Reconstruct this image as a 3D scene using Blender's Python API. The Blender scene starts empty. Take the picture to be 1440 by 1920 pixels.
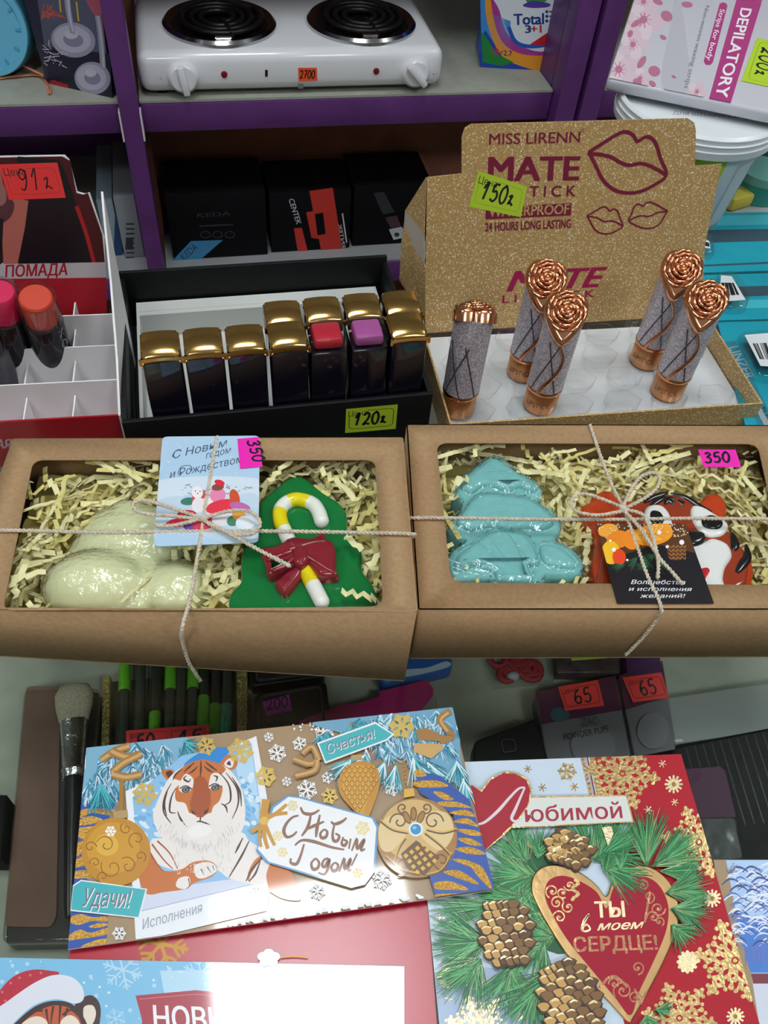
import bpy, bmesh, math, random
from mathutils import Vector, Matrix
from mathutils.geometry import tessellate_polygon
random.seed(11)
SC = bpy.context.scene
COL = SC.collection
Z0 = 0.9                      # height of the counter's glass above the floor
V = Vector

# ------------------------------------------------------------------ camera
FPX, PITCH, ROLL, YAW, EYE = 1555.0, math.radians(50.58), 0.105, math.radians(16.38), 0.37
RZ = Matrix.Rotation(-YAW, 3, 'Z')
_F = V((0, math.cos(PITCH), -math.sin(PITCH))); _U = V((0, math.sin(PITCH), math.cos(PITCH))); _R = V((1, 0, 0))
CF = RZ @ _F
CR = RZ @ (math.cos(ROLL) * _R + math.sin(ROLL) * _U)
CU = RZ @ (math.cos(ROLL) * _U - math.sin(ROLL) * _R)
CAM = V((0, 0, Z0 + EYE))
cam = bpy.data.cameras.new('camera'); cam.sensor_fit = 'HORIZONTAL'; cam.sensor_width = 36.0
cam.lens = FPX / 1440 * 36.0; cam.clip_start = 0.01; cam.clip_end = 50
camo = bpy.data.objects.new('camera', cam); COL.objects.link(camo)
m = Matrix((CR, CU, -CF)).transposed().to_4x4(); m.translation = CAM
camo.matrix_world = m
SC.camera = camo

def ray(u, v): return CF * FPX + CR * (u - 720) - CU * (v - 960)
def at(u, v, h=0.0):          # the point of the line of sight at height h above the glass
    d = ray(u, v); return CAM + d * ((h - EYE) / d.z)
def aty(u, v, y):             # the same on the vertical plane y
    d = ray(u, v); return CAM + d * (y / d.y)

# ------------------------------------------------------------------ light and exposure
SC.view_settings.view_transform = 'Standard'; SC.view_settings.look = 'None'
SC.view_settings.gamma = 1.0; SC.view_settings.use_curve_mapping = False
SC.view_settings.exposure = 0.0
W = bpy.data.worlds.new('room_air'); SC.world = W; W.use_nodes = True
bg = W.node_tree.nodes['Background']; bg.inputs[0].default_value = (0.80, 0.90, 1.0, 1); bg.inputs[1].default_value = 0.30
LAMP_STRENGTH = 19.0
LAMPS = [(0.06, 0.37), (-1.6, 0.37), (1.75, 0.37), (-0.75, -1.15), (0.85, -1.15)]        # ceiling panels 2.8 m above the floor; the last four are added, unseen fill
LAMP_Z = 2.80; LAMP_SIZE = 0.48
SC.cycles.max_bounces = 12; SC.cycles.transparent_max_bounces = 40; SC.cycles.transmission_bounces = 10
SC.cycles.caustics_reflective = False; SC.cycles.caustics_refractive = False
SC.cycles.use_denoising = True

# ------------------------------------------------------------------ materials
def lin(h):
    h = h.lstrip('#'); c = [int(h[i:i + 2], 16) / 255 for i in (0, 2, 4)]
    return tuple(x / 12.92 if x <= .04045 else ((x + .055) / 1.055) ** 2.4 for x in c) + (1,)
MATS = {}
def mat(name, col, rough=.5, metal=0., coat=0., noise=None, bump=None, spec=.5, sss=0., alpha=1., coatr=.05, coati=1.5):
    if name in MATS: return MATS[name]
    M = bpy.data.materials.new(name); M.use_nodes = True; nt = M.node_tree; b = nt.nodes['Principled BSDF']
    b.inputs['Base Color'].default_value = lin(col); b.inputs['Roughness'].default_value = rough
    b.inputs['Metallic'].default_value = metal; b.inputs['Specular IOR Level'].default_value = spec
    b.inputs['Coat Weight'].default_value = coat; b.inputs['Coat Roughness'].default_value = coatr; b.inputs['Coat IOR'].default_value = coati
    if sss:
        b.inputs['Subsurface Weight'].default_value = sss; b.inputs['Subsurface Scale'].default_value = .006
        b.inputs['Subsurface Radius'].default_value = (1, 1, 1)
    tc = nt.nodes.new('ShaderNodeTexCoord')
    if noise:                                     # (scale, second colour, detail)
        n = nt.nodes.new('ShaderNodeTexNoise'); n.inputs['Scale'].default_value = noise[0]; n.inputs['Detail'].default_value = noise[2] if len(noise) > 2 else 4
        nt.links.new(tc.outputs['Object'], n.inputs['Vector'])
        r = nt.nodes.new('ShaderNodeValToRGB'); r.color_ramp.elements[0].position = .35; r.color_ramp.elements[1].position = .65
        r.color_ramp.elements[0].color = lin(col); r.color_ramp.elements[1].color = lin(noise[1])
        nt.links.new(n.outputs['Fac'], r.inputs['Fac']); nt.links.new(r.outputs['Color'], b.inputs['Base Color'])
    if bump:                                      # (scale, strength, distance)
        n = nt.nodes.new('ShaderNodeTexNoise'); n.inputs['Scale'].default_value = bump[0]; n.inputs['Detail'].default_value = 3
        nt.links.new(tc.outputs['Object'], n.inputs['Vector'])
        k = nt.nodes.new('ShaderNodeBump'); k.inputs['Strength'].default_value = bump[1]; k.inputs['Distance'].default_value = bump[2] if len(bump) > 2 else .001
        nt.links.new(n.outputs['Fac'], k.inputs['Height']); nt.links.new(k.outputs['Normal'], b.inputs['Normal'])
        if coat: nt.links.new(k.outputs['Normal'], b.inputs['Coat Normal'])
    MATS[name] = M; return M
def glitter(name, col, flake, scale=900, rough=.45, dens=.78, metal=.3, tilt=.45):
    """base colour with tiny mirror flakes: each voronoi cell tilts its own normal"""
    if name in MATS: return MATS[name]
    M = bpy.data.materials.new(name); M.use_nodes = True; nt = M.node_tree; b = nt.nodes['Principled BSDF']
    tc = nt.nodes.new('ShaderNodeTexCoord'); vo = nt.nodes.new('ShaderNodeTexVoronoi'); vo.inputs['Scale'].default_value = scale
    nt.links.new(tc.outputs['Object'], vo.inputs['Vector'])
    sp = nt.nodes.new('ShaderNodeSeparateColor'); nt.links.new(vo.outputs['Color'], sp.inputs[0])
    r = nt.nodes.new('ShaderNodeValToRGB'); r.color_ramp.interpolation = 'LINEAR'
    r.color_ramp.elements[0].position = dens - .35; r.color_ramp.elements[0].color = lin(col)
    r.color_ramp.elements[1].position = 1.0; r.color_ramp.elements[1].color = lin(flake)
    nt.links.new(sp.outputs[0], r.inputs['Fac']); nt.links.new(r.outputs['Color'], b.inputs['Base Color'])
    b.inputs['Roughness'].default_value = rough; b.inputs['Metallic'].default_value = metal
    ge = nt.nodes.new('ShaderNodeNewGeometry')
    su = nt.nodes.new('ShaderNodeVectorMath'); su.operation = 'SUBTRACT'; su.inputs[1].default_value = (.5, .5, .5)
    nt.links.new(vo.outputs['Color'], su.inputs[0])
    sc = nt.nodes.new('ShaderNodeVectorMath'); sc.operation = 'SCALE'; sc.inputs[3].default_value = tilt; nt.links.new(su.outputs[0], sc.inputs[0])
    ad = nt.nodes.new('ShaderNodeVectorMath'); ad.operation = 'ADD'; nt.links.new(ge.outputs['Normal'], ad.inputs[0]); nt.links.new(sc.outputs[0], ad.inputs[1])
    no = nt.nodes.new('ShaderNodeVectorMath'); no.operation = 'NORMALIZE'; nt.links.new(ad.outputs[0], no.inputs[0])
    nt.links.new(no.outputs[0], b.inputs['Normal'])
    MATS[name] = M; return M
def film(name, tint=(1, 1, 1), gloss=1.0, rough=.02, ior=1.45, bump=None, haze=0.):
    """thin clear sheet: passes light straight through and mirrors by the fresnel law"""
    if name in MATS: return MATS[name]
    M = bpy.data.materials.new(name); M.use_nodes = True; nt = M.node_tree; nt.nodes.clear()
    o = nt.nodes.new('ShaderNodeOutputMaterial'); t = nt.nodes.new('ShaderNodeBsdfTransparent'); t.inputs[0].default_value = tint + (1,)
    g = nt.nodes.new('ShaderNodeBsdfGlossy'); g.inputs['Roughness'].default_value = rough
    fr = nt.nodes.new('ShaderNodeFresnel'); ge = nt.nodes.new('ShaderNodeNewGeometry'); mr = nt.nodes.new('ShaderNodeMapRange')
    mr.inputs[3].default_value = ior; mr.inputs[4].default_value = 1 / ior       # a sheet reflects alike from either side
    nt.links.new(ge.outputs['Backfacing'], mr.inputs[0]); nt.links.new(mr.outputs[0], fr.inputs[0])
    mu = nt.nodes.new('ShaderNodeMath'); mu.operation = 'MULTIPLY'; mu.inputs[1].default_value = gloss; mu.use_clamp = True
    nt.links.new(fr.outputs[0], mu.inputs[0]); mx = nt.nodes.new('ShaderNodeMixShader')
    nt.links.new(mu.outputs[0], mx.inputs[0])
    base = t
    if haze:
        d = nt.nodes.new('ShaderNodeBsdfDiffuse'); d.inputs[0].default_value = (.8, .8, .8, 1)
        m2 = nt.nodes.new('ShaderNodeMixShader'); m2.inputs[0].default_value = haze
        nt.links.new(t.outputs[0], m2.inputs[1]); nt.links.new(d.outputs[0], m2.inputs[2]); base = m2
    nt.links.new(base.outputs[0], mx.inputs[1]); nt.links.new(g.outputs[0], mx.inputs[2])
    if bump:
        tc = nt.nodes.new('ShaderNodeTexCoord'); mp = nt.nodes.new('ShaderNodeMapping'); mp.inputs['Scale'].default_value = bump[2] if len(bump) > 2 else (1, 1, 1)
        if len(bump) > 3: mp.inputs['Rotation'].default_value = bump[3]
        n = nt.nodes.new('ShaderNodeTexNoise')
        n.inputs['Scale'].default_value = bump[0]; n.inputs['Detail'].default_value = 3
        nt.links.new(tc.outputs['Object'], mp.inputs['Vector']); nt.links.new(mp.outputs[0], n.inputs['Vector'])
        k = nt.nodes.new('ShaderNodeBump'); k.inputs['Strength'].default_value = bump[1]; k.inputs['Distance'].default_value = .002
        nt.links.new(n.outputs['Fac'], k.inputs['Height'])
        nt.links.new(k.outputs[0], g.inputs['Normal']); nt.links.new(k.outputs[0], fr.inputs['Normal'])
    nt.links.new(mx.outputs[0], o.inputs[0]); MATS[name] = M; return M
def lamp_mat():
    M = bpy.data.materials.new('lamp_diffuser'); M.use_nodes = True; nt = M.node_tree; nt.nodes.clear()
    o = nt.nodes.new('ShaderNodeOutputMaterial'); e = nt.nodes.new('ShaderNodeEmission')
    e.inputs[0].default_value = (.93, .97, 1.0, 1); e.inputs[1].default_value = LAMP_STRENGTH
    nt.links.new(e.outputs[0], o.inputs[0]); return M

# ------------------------------------------------------------------ mesh building
def catmull(pts, closed=False, n=5):
    if len(pts) < 3: return list(pts)
    out = []; k = len(pts)
    for i in range(k if closed else k - 1):
        p0, p1, p2, p3 = (pts[(i - 1) % k], pts[i], pts[(i + 1) % k], pts[(i + 2) % k]) if closed else \
            (pts[max(i - 1, 0)], pts[i], pts[i + 1], pts[min(i + 2, k - 1)])
        for j in range(n):
            t = j / n
            out.append(tuple(.5 * (2 * b + (c - a) * t + (2 * a - 5 * b + 4 * c - d) * t * t + (3 * b - a - 3 * c + d) * t ** 3)
                             for a, b, c, d in zip(p0, p1, p2, p3)))
    if not closed: out.append(tuple(pts[-1]))
    return out
def fillet(poly, r, n=5):
    out = []; k = len(poly)
    for i in range(k):
        p = V(poly[i][:2]); a = V(poly[i - 1][:2]) - p; b = V(poly[(i + 1) % k][:2]) - p
        rr = min(r, a.length * .45, b.length * .45); s = p + a.normalized() * rr; e = p + b.normalized() * rr
        for j in range(n + 1):
            t = j / n; out.append(tuple(s * (1 - t) ** 2 + p * 2 * t * (1 - t) + e * t * t))
    return out
def area2(p): return sum(p[i - 1][0] * p[i][1] - p[i][0] * p[i - 1][1] for i in range(len(p))) / 2
class MB:
    def __init__(s): s.v = []; s.f = []; s.fm = []; s.mats = []
    def mi(s, m):
        if m not in s.mats: s.mats.append(m)
        return s.mats.index(m)
    def add(s, vs, fs, m, T=None):
        b = len(s.v); i = s.mi(m)
        s.v += [tuple(T @ V(v)) if T else tuple(v) for v in vs]
        for f in fs: s.f.append([b + k for k in f]); s.fm.append(i)
    def box(s, x0, x1, y0, y1, z0, z1, m, bev=0, T=None, seg=2):
        if not bev:
            vs = [(x, y, z) for z in (z0, z1) for y in (y0, y1) for x in (x0, x1)]
            s.add(vs, [(0, 2, 3, 1), (4, 5, 7, 6), (0, 1, 5, 4), (2, 6, 7, 3), (0, 4, 6, 2), (1, 3, 7, 5)], m, T); return
        bm = bmesh.new(); bmesh.ops.create_cube(bm, size=1)
        for v in bm.verts: v.co = V(((x0 + x1) / 2 + v.co.x * (x1 - x0), (y0 + y1) / 2 + v.co.y * (y1 - y0), (z0 + z1) / 2 + v.co.z * (z1 - z0)))
        bmesh.ops.bevel(bm, geom=bm.edges[:], offset=bev, segments=seg, affect='EDGES', profile=.5)
        s.bm(bm, m, T)
    def bm(s, bm, m, T=None):
        bm.verts.index_update(); s.add([v.co[:] for v in bm.verts], [[v.index for v in f.verts] for f in bm.faces], m, T); bm.free()
    def poly(s, pts, z, m, T=None):
        p = [(a[0], a[1]) for a in pts]
        if area2(p) < 0: p.reverse()
        tr = tessellate_polygon([[V((a, b, 0)) for a, b in p]])
        fs = []
        for t in tr:
            a, b, c = (p[k] for k in t)
            fs.append(t if (b[0] - a[0]) * (c[1] - a[1]) - (b[1] - a[1]) * (c[0] - a[0]) > 0 else t[::-1])
        s.add([(a, b, z) for a, b in p], fs, m, T)
    def slab(s, pts, z0, z1, m, r=0, T=None, seg=4, side=None):
        """outline pushed from z0 up to z1, top edge rounded by r"""
        p = [(a[0], a[1]) for a in pts]
        if area2(p) < 0: p.reverse()
        n = len(p); nr = []
        for i in range(n):
            a = V(p[i]) - V(p[i - 1]); b = V(p[(i + 1) % n]) - V(p[i])
            t = (a.normalized() + b.normalized()); t = t.normalized() if t.length > 1e-9 else V((1, 0)); nr.append(V((-t.y, t.x)))
        rings = [[(q[0], q[1], z0) for q in p]]
        if r:
            for k in range(seg + 1):
                a = k / seg * math.pi / 2; d = r * (1 - math.cos(a)); z = z1 - r + r * math.sin(a)
                rings.append([(q[0] + w.x * d, q[1] + w.y * d, z) for q, w in zip(p, nr)])
        else: rings.append([(q[0], q[1], z1) for q in p])
        vs = [v for g in rings for v in g]; fs = []
        for k in range(len(rings) - 1):
            for i in range(n):
                j = (i + 1) % n; fs.append((k * n + i, k * n + j, (k + 1) * n + j, (k + 1) * n + i))
        s.add(vs, fs, side or m, T); s.poly([v[:2] for v in rings[-1]], z1, m, T)
        s.add([(q[0], q[1], z0) for q in p], [list(range(n))[::-1]], side or m, T)
    def tube(s, pts, r, m, n=8, caps=True, T=None, flat=1.0):
        pts = [V(p) for p in pts]; k = len(pts); rs = r if isinstance(r, (list, tuple)) else [r] * k
        t0 = (pts[1] - pts[0]).normalized(); up = V((0, 0, 1)) if abs(t0.z) < .9 else V((1, 0, 0))
        nx = t0.cross(up).normalized(); vs = []
        for i in range(k):
            t = (pts[min(i + 1, k - 1)] - pts[max(i - 1, 0)]).normalized()
            nx = (nx - t * nx.dot(t)); nx = nx.normalized() if nx.length > 1e-9 else V((1, 0, 0)); ny = t.cross(nx)
            for j in range(n):
                a = j / n * math.tau; vs.append(pts[i] + (nx * math.cos(a) + ny * math.sin(a) * flat) * rs[i])
        fs = [(i * n + j, i * n + (j + 1) % n, (i + 1) * n + (j + 1) % n, (i + 1) * n + j) for i in range(k - 1) for j in range(n)]
        if caps: fs += [list(range(n))[::-1], [(k - 1) * n + j for j in range(n)]]
        s.add(vs, fs, m, T)
    def lathe(s, prof, m, n=32, T=None, sx=1., sy=1.):
        k = len(prof); vs = [(r * math.cos(j / n * math.tau) * sx, r * math.sin(j / n * math.tau) * sy, z) for r, z in prof for j in range(n)]
        fs = [(i * n + j, i * n + (j + 1) % n, (i + 1) * n + (j + 1) % n, (i + 1) * n + j) for i in range(k - 1) for j in range(n)]
        fs += [list(range(n))[::-1], [(k - 1) * n + j for j in range(n)]]
        s.add(vs, fs, m, T)
    def ball(s, c, rx, ry, rz, m, T=None, u=16, w=10):
        prof = [(max(math.sin(i / w * math.pi), 1e-4), -math.cos(i / w * math.pi)) for i in range(w + 1)]
        Q = Matrix.Translation(c) @ Matrix.Diagonal((rx, ry, rz, 1)); s.lathe(prof, m, u, (T @ Q) if T else Q)
    def twine(s, pts, m, r=.0006, pitch=.0042, step=.0006):
        pts = [V(p) for p in catmull([tuple(p) for p in pts], False, 10)]
        out = [pts[0]]; acc = 0
        for a, b in zip(pts, pts[1:]):
            L = (b - a).length; k = max(1, int(L / step))
            for i in range(1, k + 1): out.append(a.lerp(b, i / k))
        for ph in (0, math.pi):
            q = []; dist = 0
            for i, c in enumerate(out):
                t = (out[min(i + 1, len(out) - 1)] - out[max(i - 1, 0)]).normalized(); nx = t.cross(V((0, 0, 1)))
                nx = nx.normalized() if nx.length > 1e-6 else V((1, 0, 0)); ny = t.cross(nx)
                if i: dist += (c - out[i - 1]).length
                a = dist / pitch * math.tau + ph; jit = random.uniform(.85, 1.15)
                q.append(c + (nx * math.cos(a) + ny * math.sin(a)) * r * .8)
            s.tube(q, [r * random.uniform(.85, 1.2) for _ in q], m, 6)
    def build(s, name, parent=None, smooth=None, solid=None):
        me = bpy.data.meshes.new(name); me.from_pydata(s.v, [], s.f)
        for m_ in s.mats: me.materials.append(m_)
        me.polygons.foreach_set('material_index', s.fm)
        if smooth is not None:
            me.polygons.foreach_set('use_smooth', [True] * len(me.polygons))
            try: me.set_sharp_from_angle(angle=math.radians(smooth))
            except Exception: pass
        me.update(); o = bpy.data.objects.new(name, me); COL.objects.link(o)
        if parent: o.parent = parent
        if solid:
            md = o.modifiers.new('thickness', 'SOLIDIFY'); md.thickness = solid; md.offset = -1
        return o

# ------------------------------------------------------------------ frames, things
class Fr:
    """a local frame: z = its surface normal"""
    def __init__(s, M): s.M = M; s.I = M.inverted()
    def px(s, u, v, z=0.0):
        o = s.I @ CAM; d = s.I.to_3x3() @ ray(u, v); return o + d * ((z - o.z) / d.z)
    def loc(s, P): return s.I @ P
    def up(s, P, h=0.0):  # local point at the spot of local P but at world height h above the glass
        w = s.M @ V(P); w.z = Z0 + h; return s.I @ w
def frame(O, X, Yhint):
    x = X.normalized(); n = x.cross(Yhint).normalized(); y = n.cross(x)
    M = Matrix((x, y, n)).transposed().to_4x4(); M.translation = O; return Fr(M)
def frame_px(p0, p1, p2, h0=0., h1=None, h2=None):
    """origin at p0, x towards p1, the third point on the +y side"""
    O = at(*p0, h0); return frame(O, at(*p1, h0 if h1 is None else h1) - O, at(*p2, h0 if h2 is None else h2) - O)
def flat(O, rz=0.): return Fr(Matrix.Translation(O) @ Matrix.Rotation(rz, 4, 'Z'))
def tag(o, label, cat, group=None, kind=None):
    o['label'] = label; o['category'] = cat
    if group: o['group'] = group
    if kind: o['kind'] = kind
    return o
def thing(name, label, cat, fr, group=None):
    o = bpy.data.objects.new(name, None); COL.objects.link(o); o.empty_display_size = .01
    o.matrix_world = fr.M; return tag(o, label, cat, group)
def single(mb, name, label, cat, fr, group=None, kind=None, smooth=None, solid=None):
    o = mb.build(name, None, smooth, solid); o.matrix_world = fr.M; return tag(o, label, cat, group, kind)
def structure(mb, name, smooth=None):
    o = mb.build(name, None, smooth); o['kind'] = 'structure'; return o

# ------------------------------------------------------------------ flat print: shapes inked on a surface
TXT = {}
def raw_text(t):
    cu = bpy.data.curves.new('type', 'FONT'); cu.body = t; cu.resolution_u = 4
    o = bpy.data.objects.new('type', cu); me = o.to_mesh()
    vs = [tuple(v.co[:2]) for v in me.vertices]; fs = [list(p.vertices) for p in me.polygons]
    o.to_mesh_clear(); bpy.data.objects.remove(o); bpy.data.curves.remove(cu); return vs, fs
def text_geo(t, bold, shear):
    k = (t, bold, shear)
    if k not in TXT:
        s = t.replace('н', 'п'); vs, fs = raw_text(s)         # this letter's fill comes out wrong: draw it from bars
        for i, ch in enumerate(t):
            if ch != 'н': continue
            x1 = max(v[0] for v in raw_text(s[:i + 1])[0]); x0 = x1 - .43
            fs = [f for f in fs if not all(x0 - .004 <= vs[q][0] <= x1 + .004 for q in f)]
            for a, b, c, d in ((x0, x0 + .078, 0, .54), (x1 - .078, x1, 0, .54), (x0 + .078, x1 - .078, .245, .312)):
                n = len(vs); vs += [(a, c), (b, c), (b, d), (a, d)]; fs.append([n, n + 1, n + 2, n + 3])
        TXT[k] = ([(x + shear * y, y) for x, y in vs], fs)
    return TXT[k]
DIG = {'0': [[(.5, 1), (.15, .75), (.1, .3), (.4, 0), (.75, .15), (.85, .65), (.6, .97), (.4, 1)]],
       '1': [[(.15, .6), (.55, 1), (.35, 0)]],
       '2': [[(.1, .75), (.4, 1), (.75, .8), (.6, .45), (.1, .02), (.45, .1), (.9, .02)]],
       '3': [[(.15, .85), (.5, 1), (.75, .8), (.4, .55), (.75, .4), (.7, .1), (.3, 0), (.05, .15)]],
       '5': [[(.85, .98), (.3, .95), (.2, .55), (.6, .6), (.8, .3), (.5, .02), (.05, .12)]],
       '6': [[(.75, .98), (.3, .75), (.08, .3), (.35, 0), (.75, .15), (.7, .45), (.35, .48), (.12, .3)]],
       '7': [[(.05, .9), (.4, .95), (.85, .98), (.55, .5), (.35, 0)], [(.25, .5), (.8, .55)]],
       '9': [[(.75, .85), (.4, 1), (.12, .75), (.35, .5), (.7, .65), (.75, .9), (.7, .4), (.4, .02), (.1, .1)]],
       'z': [[(.1, .45), (.45, .55), (.2, .05), (.3, .18), (.75, .02)]], ' ': [], 'o': [[(.5, .6), (.2, .4), (.3, .05), (.6, .1), (.7, .45), (.5, .6)]]}
class Art:
    def __init__(s, mb, fr, z=0., dz=8e-7): s.mb = mb; s.fr = fr; s.z = z; s.dz = dz; s.last = None; s.o = (0, 0); s.k = 1.
    def view(s, ox=0, oy=0, k=1.): s.o = (ox, oy); s.k = k; return s
    def P(s, u, v):
        q = s.fr.px(s.o[0] + u / s.k, s.o[1] + v / s.k, s.z); return (q.x, q.y)
    def nz(s, m=None):
        s.z += s.dz if m is None or m is not s.last else 2.4e-7
        s.last = m; return s.z
    def unit(s, u, v):
        a, b, c = s.P(u, v), s.P(u + 8, v), s.P(u, v + 8)
        return (math.dist(a, b) + math.dist(a, c)) / 16
    clip = None                                   # convex outline of the sheet: nothing is inked beyond it
    def setclip(s, poly): s.clip = poly if area2(poly) > 0 else poly[::-1]; return s
    def cut(s, q):
        for i in range(len(s.clip)):
            a, b = s.clip[i - 1], s.clip[i]; d = lambda p: (b[0] - a[0]) * (p[1] - a[1]) - (b[1] - a[1]) * (p[0] - a[0])
            o = []
            for j in range(len(q)):
                p, r = q[j - 1], q[j]; dp, dr = d(p), d(r)
                if (dp >= 0) != (dr >= 0): t = dp / (dp - dr); o.append((p[0] + (r[0] - p[0]) * t, p[1] + (r[1] - p[1]) * t))
                if dr >= 0: o.append(r)
            q = o
            if len(q) < 3: return None
        return q
    def inside(s, q):
        return all((s.clip[i][0] - s.clip[i - 1][0]) * (p[1] - s.clip[i - 1][1]) - (s.clip[i][1] - s.clip[i - 1][1]) * (p[0] - s.clip[i - 1][0]) >= 0 for i in range(len(s.clip)) for p in q)
    def faces(s, vs, fs, m):
        z = s.nz(m)
        if s.clip is None or s.inside(vs): s.mb.add([(a[0], a[1], z) for a in vs], fs, m); return
        for f in fs:
            q = s.cut([vs[k] for k in f])
            if q: s.mb.add([(a[0], a[1], z) for a in q], [list(range(len(q)))], m)
    def fill(s, pts, m, sm=False, n=5):
        q = [s.P(*p) for p in pts]; q = catmull(q, True, n) if sm else q
        if area2(q) < 0: q = q[::-1]
        fs = []
        for t in tessellate_polygon([[V((a[0], a[1], 0)) for a in q]]):
            a, b, c = (q[k] for k in t); fs.append(t if (b[0] - a[0]) * (c[1] - a[1]) - (b[1] - a[1]) * (c[0] - a[0]) > 0 else t[::-1])
        s.faces(q, fs, m)
    def rib(s, q, ws, m):
        L = []; R_ = []
        for i in range(len(q)):
            a = V(q[max(i - 1, 0)]); b = V(q[min(i + 1, len(q) - 1)]); t = b - a
            if t.length < 1e-9: t = V((1, 0))
            t.normalize(); w = ws[i] / 2; L.append((q[i][0] - t.y * w, q[i][1] + t.x * w)); R_.append((q[i][0] + t.y * w, q[i][1] - t.x * w))
        k = len(q); s.faces(L + R_, [(i, k + i, k + i + 1, i + 1) for i in range(k - 1)], m)
    def line(s, pts, w, m, sm=True, taper=None, n=5):
        q = [s.P(*p) for p in pts]; u = s.unit(*pts[0])
        if sm: q = catmull(q, False, n)
        k = len(q)
        if taper is None: ws = [w * u] * k
        else: ws = [w * u * (taper[0] + (taper[1] - taper[0]) * i / (k - 1)) if len(taper) == 2 else
                    w * u * (taper[0] + (taper[1] - taper[0]) * min(1, 2 * i / (k - 1)) + (taper[2] - taper[1]) * max(0, 2 * i / (k - 1) - 1)) for i in range(k)]
        s.rib(q, ws, m)
    def disc(s, u, v, rx, ry, m, ang=0., n=24):
        ca, sa = math.cos(ang), math.sin(ang)
        s.fill([(u + rx * math.cos(a) * ca - ry * math.sin(a) * sa, v + rx * math.cos(a) * sa + ry * math.sin(a) * ca) for a in [i / n * math.tau for i in range(n)]], m)
    def flake(s, u, v, r, m, w=.16, rot=0., br=(.45, .72), k=6, dot=0):
        for i in range(k):
            a = rot + i * math.tau / k; d = (math.cos(a), math.sin(a))
            s.line([(u, v), (u + d[0] * r, v + d[1] * r)], w * r, m, False)
            for t in br:
                for sg in (-1, 1):
                    b = a + sg * .85; L = r * (1.02 - t) * .8
                    s.line([(u + d[0] * r * t, v + d[1] * r * t), (u + d[0] * r * t + math.cos(b) * L, v + d[1] * r * t + math.sin(b) * L)], w * r * .8, m, False)
        if dot: s.disc(u, v, r * dot, r * dot, m, 0, 10)
    def text(s, t, p0, p1, ptop, m, bold=0., shear=0.):
        vs, fs = text_geo(t, 0, shear)
        if not vs: return
        x0 = min(v[0] for v in vs); x1 = max(v[0] for v in vs)
        O = V(s.P(*p0)); X = (V(s.P(*p1)) - O) / (x1 - x0); Y = (V(s.P(*ptop)) - O) / .70
        for dx, dy in (((0, 0),) if not bold else ((-bold, -bold * .5), (bold, bold * .5), (-bold, bold * .5), (bold, -bold * .5), (0, 0))):
            q = [tuple(O + X * (a + dx - x0) + Y * (b + dy)) for a, b in vs]; z0 = s.nz(m)
            for i, f in enumerate(fs):                   # overlapping strokes of one letter never share a level
                g = [q[k] for k in f]; g = g if s.clip is None or s.inside(g) else s.cut(g)
                if g: s.mb.add([(a, b, z0 + (i % 7) * 2.5e-7) for a, b in g], [list(range(len(g)))], m)
            s.z += 1.8e-6
    def hand(s, t, p0, p1, ptop, w, m):
        """handwritten figures"""
        k = len(t); P0 = V(p0); X = (V(p1) - P0) / k; Y = V(ptop) - P0
        for i, ch in enumerate(t):
            for st in DIG[ch]:
                s.line([tuple(P0 + X * (i + .92 * a) + Y * b) for a, b in st], w, m)
    def needles(s, u, v, L, a0, a1, n, mats, w=2.2, spread=.25):
        """one fir twig: needles fanning off a stem from (u, v)"""
        for i in range(n):
            mi_ = mats[int(i / n * 3 * len(mats)) % len(mats)]; a = random.uniform(a0, a1); l = L * random.uniform(.6, 1.05); o = random.uniform(0, spread) * L
            am = (a0 + a1) / 2; su, sv = u + math.cos(am) * o, v + math.sin(am) * o
            s.line([(su, sv), (su + math.cos(a) * l, sv + math.sin(a) * l)], w, mi_, False, (1, .3))
def price(art, q, paper, ink, t, w=3.4, border=True, word=True, p=(.16, .22, .84, .72)):
    """sticker with a printed frame, the printed word for price and a handwritten figure; q = TL, TR, BR, BL"""
    q = [V(a) for a in q]; B = lambda x, y: tuple((q[0] * (1 - x) + q[1] * x) * (1 - y) + (q[3] * (1 - x) + q[2] * x) * y)
    art.fill([tuple(a) for a in q], paper)
    if border:
        c = fillet([(.07, .14), (.93, .14), (.93, .86), (.07, .86)], .12, 3); art.line([B(*a) for a in c + c[:1]], 1.1, ink, False)
        if word:
            art.fill([B(.04, .1), B(.42, .1), B(.42, .32), B(.04, .32)], paper)
            art.text('Цена', B(.05, .32), B(.42, .32), B(.05, .12), ink)
    art.hand(t, B(p[0], p[3]), B(p[2], p[3]), B(p[0] + .02, p[1]), w, ink)
# ------------------------------------------------------------------ shared materials
white = mat('white_ink', '#eef1f3', .45); black = mat('black_ink', '#101012', .45); ink = mat('marker_ink', '#15141c', .5)
purple = mat('purple_paint', '#633577', .38, noise=(14, '#5a2e6b'))
kraft = mat('kraft_board', '#ad8c65', .75, noise=(420, '#a2815b'))
kraft_in = mat('kraft_inside', '#a98a64', .8)
clear = film('clear_film', (.97, .98, .96), .8, .03)
gold = mat('gold_foil', '#cdb07a', .30, 1., bump=(700, .25))
goldl = mat('light_gold_foil', '#d9c8a0', .34, 1., bump=(900, .3))
golddk = mat('dull_gold_ink', '#a07a3a', .4, .6)
rose = mat('rose_gold', '#e0a079', .2, 1.)
twine_m = mat('jute_twine', '#dbd1be', .9, noise=(600, '#c2b49c'))
lime = mat('lime_sticker', '#b4d32c', .55); pink = mat('magenta_sticker', '#f224b4', .5); redtag = mat('red_sticker', '#ef3a3a', .5)
grey_board = mat('grey_board', '#a6a99c', .6, noise=(60, '#9da093'))
blackplastic = mat('black_plastic', '#141417', .3); darkcard = mat('dark_carton', '#15131a', .5)

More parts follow.
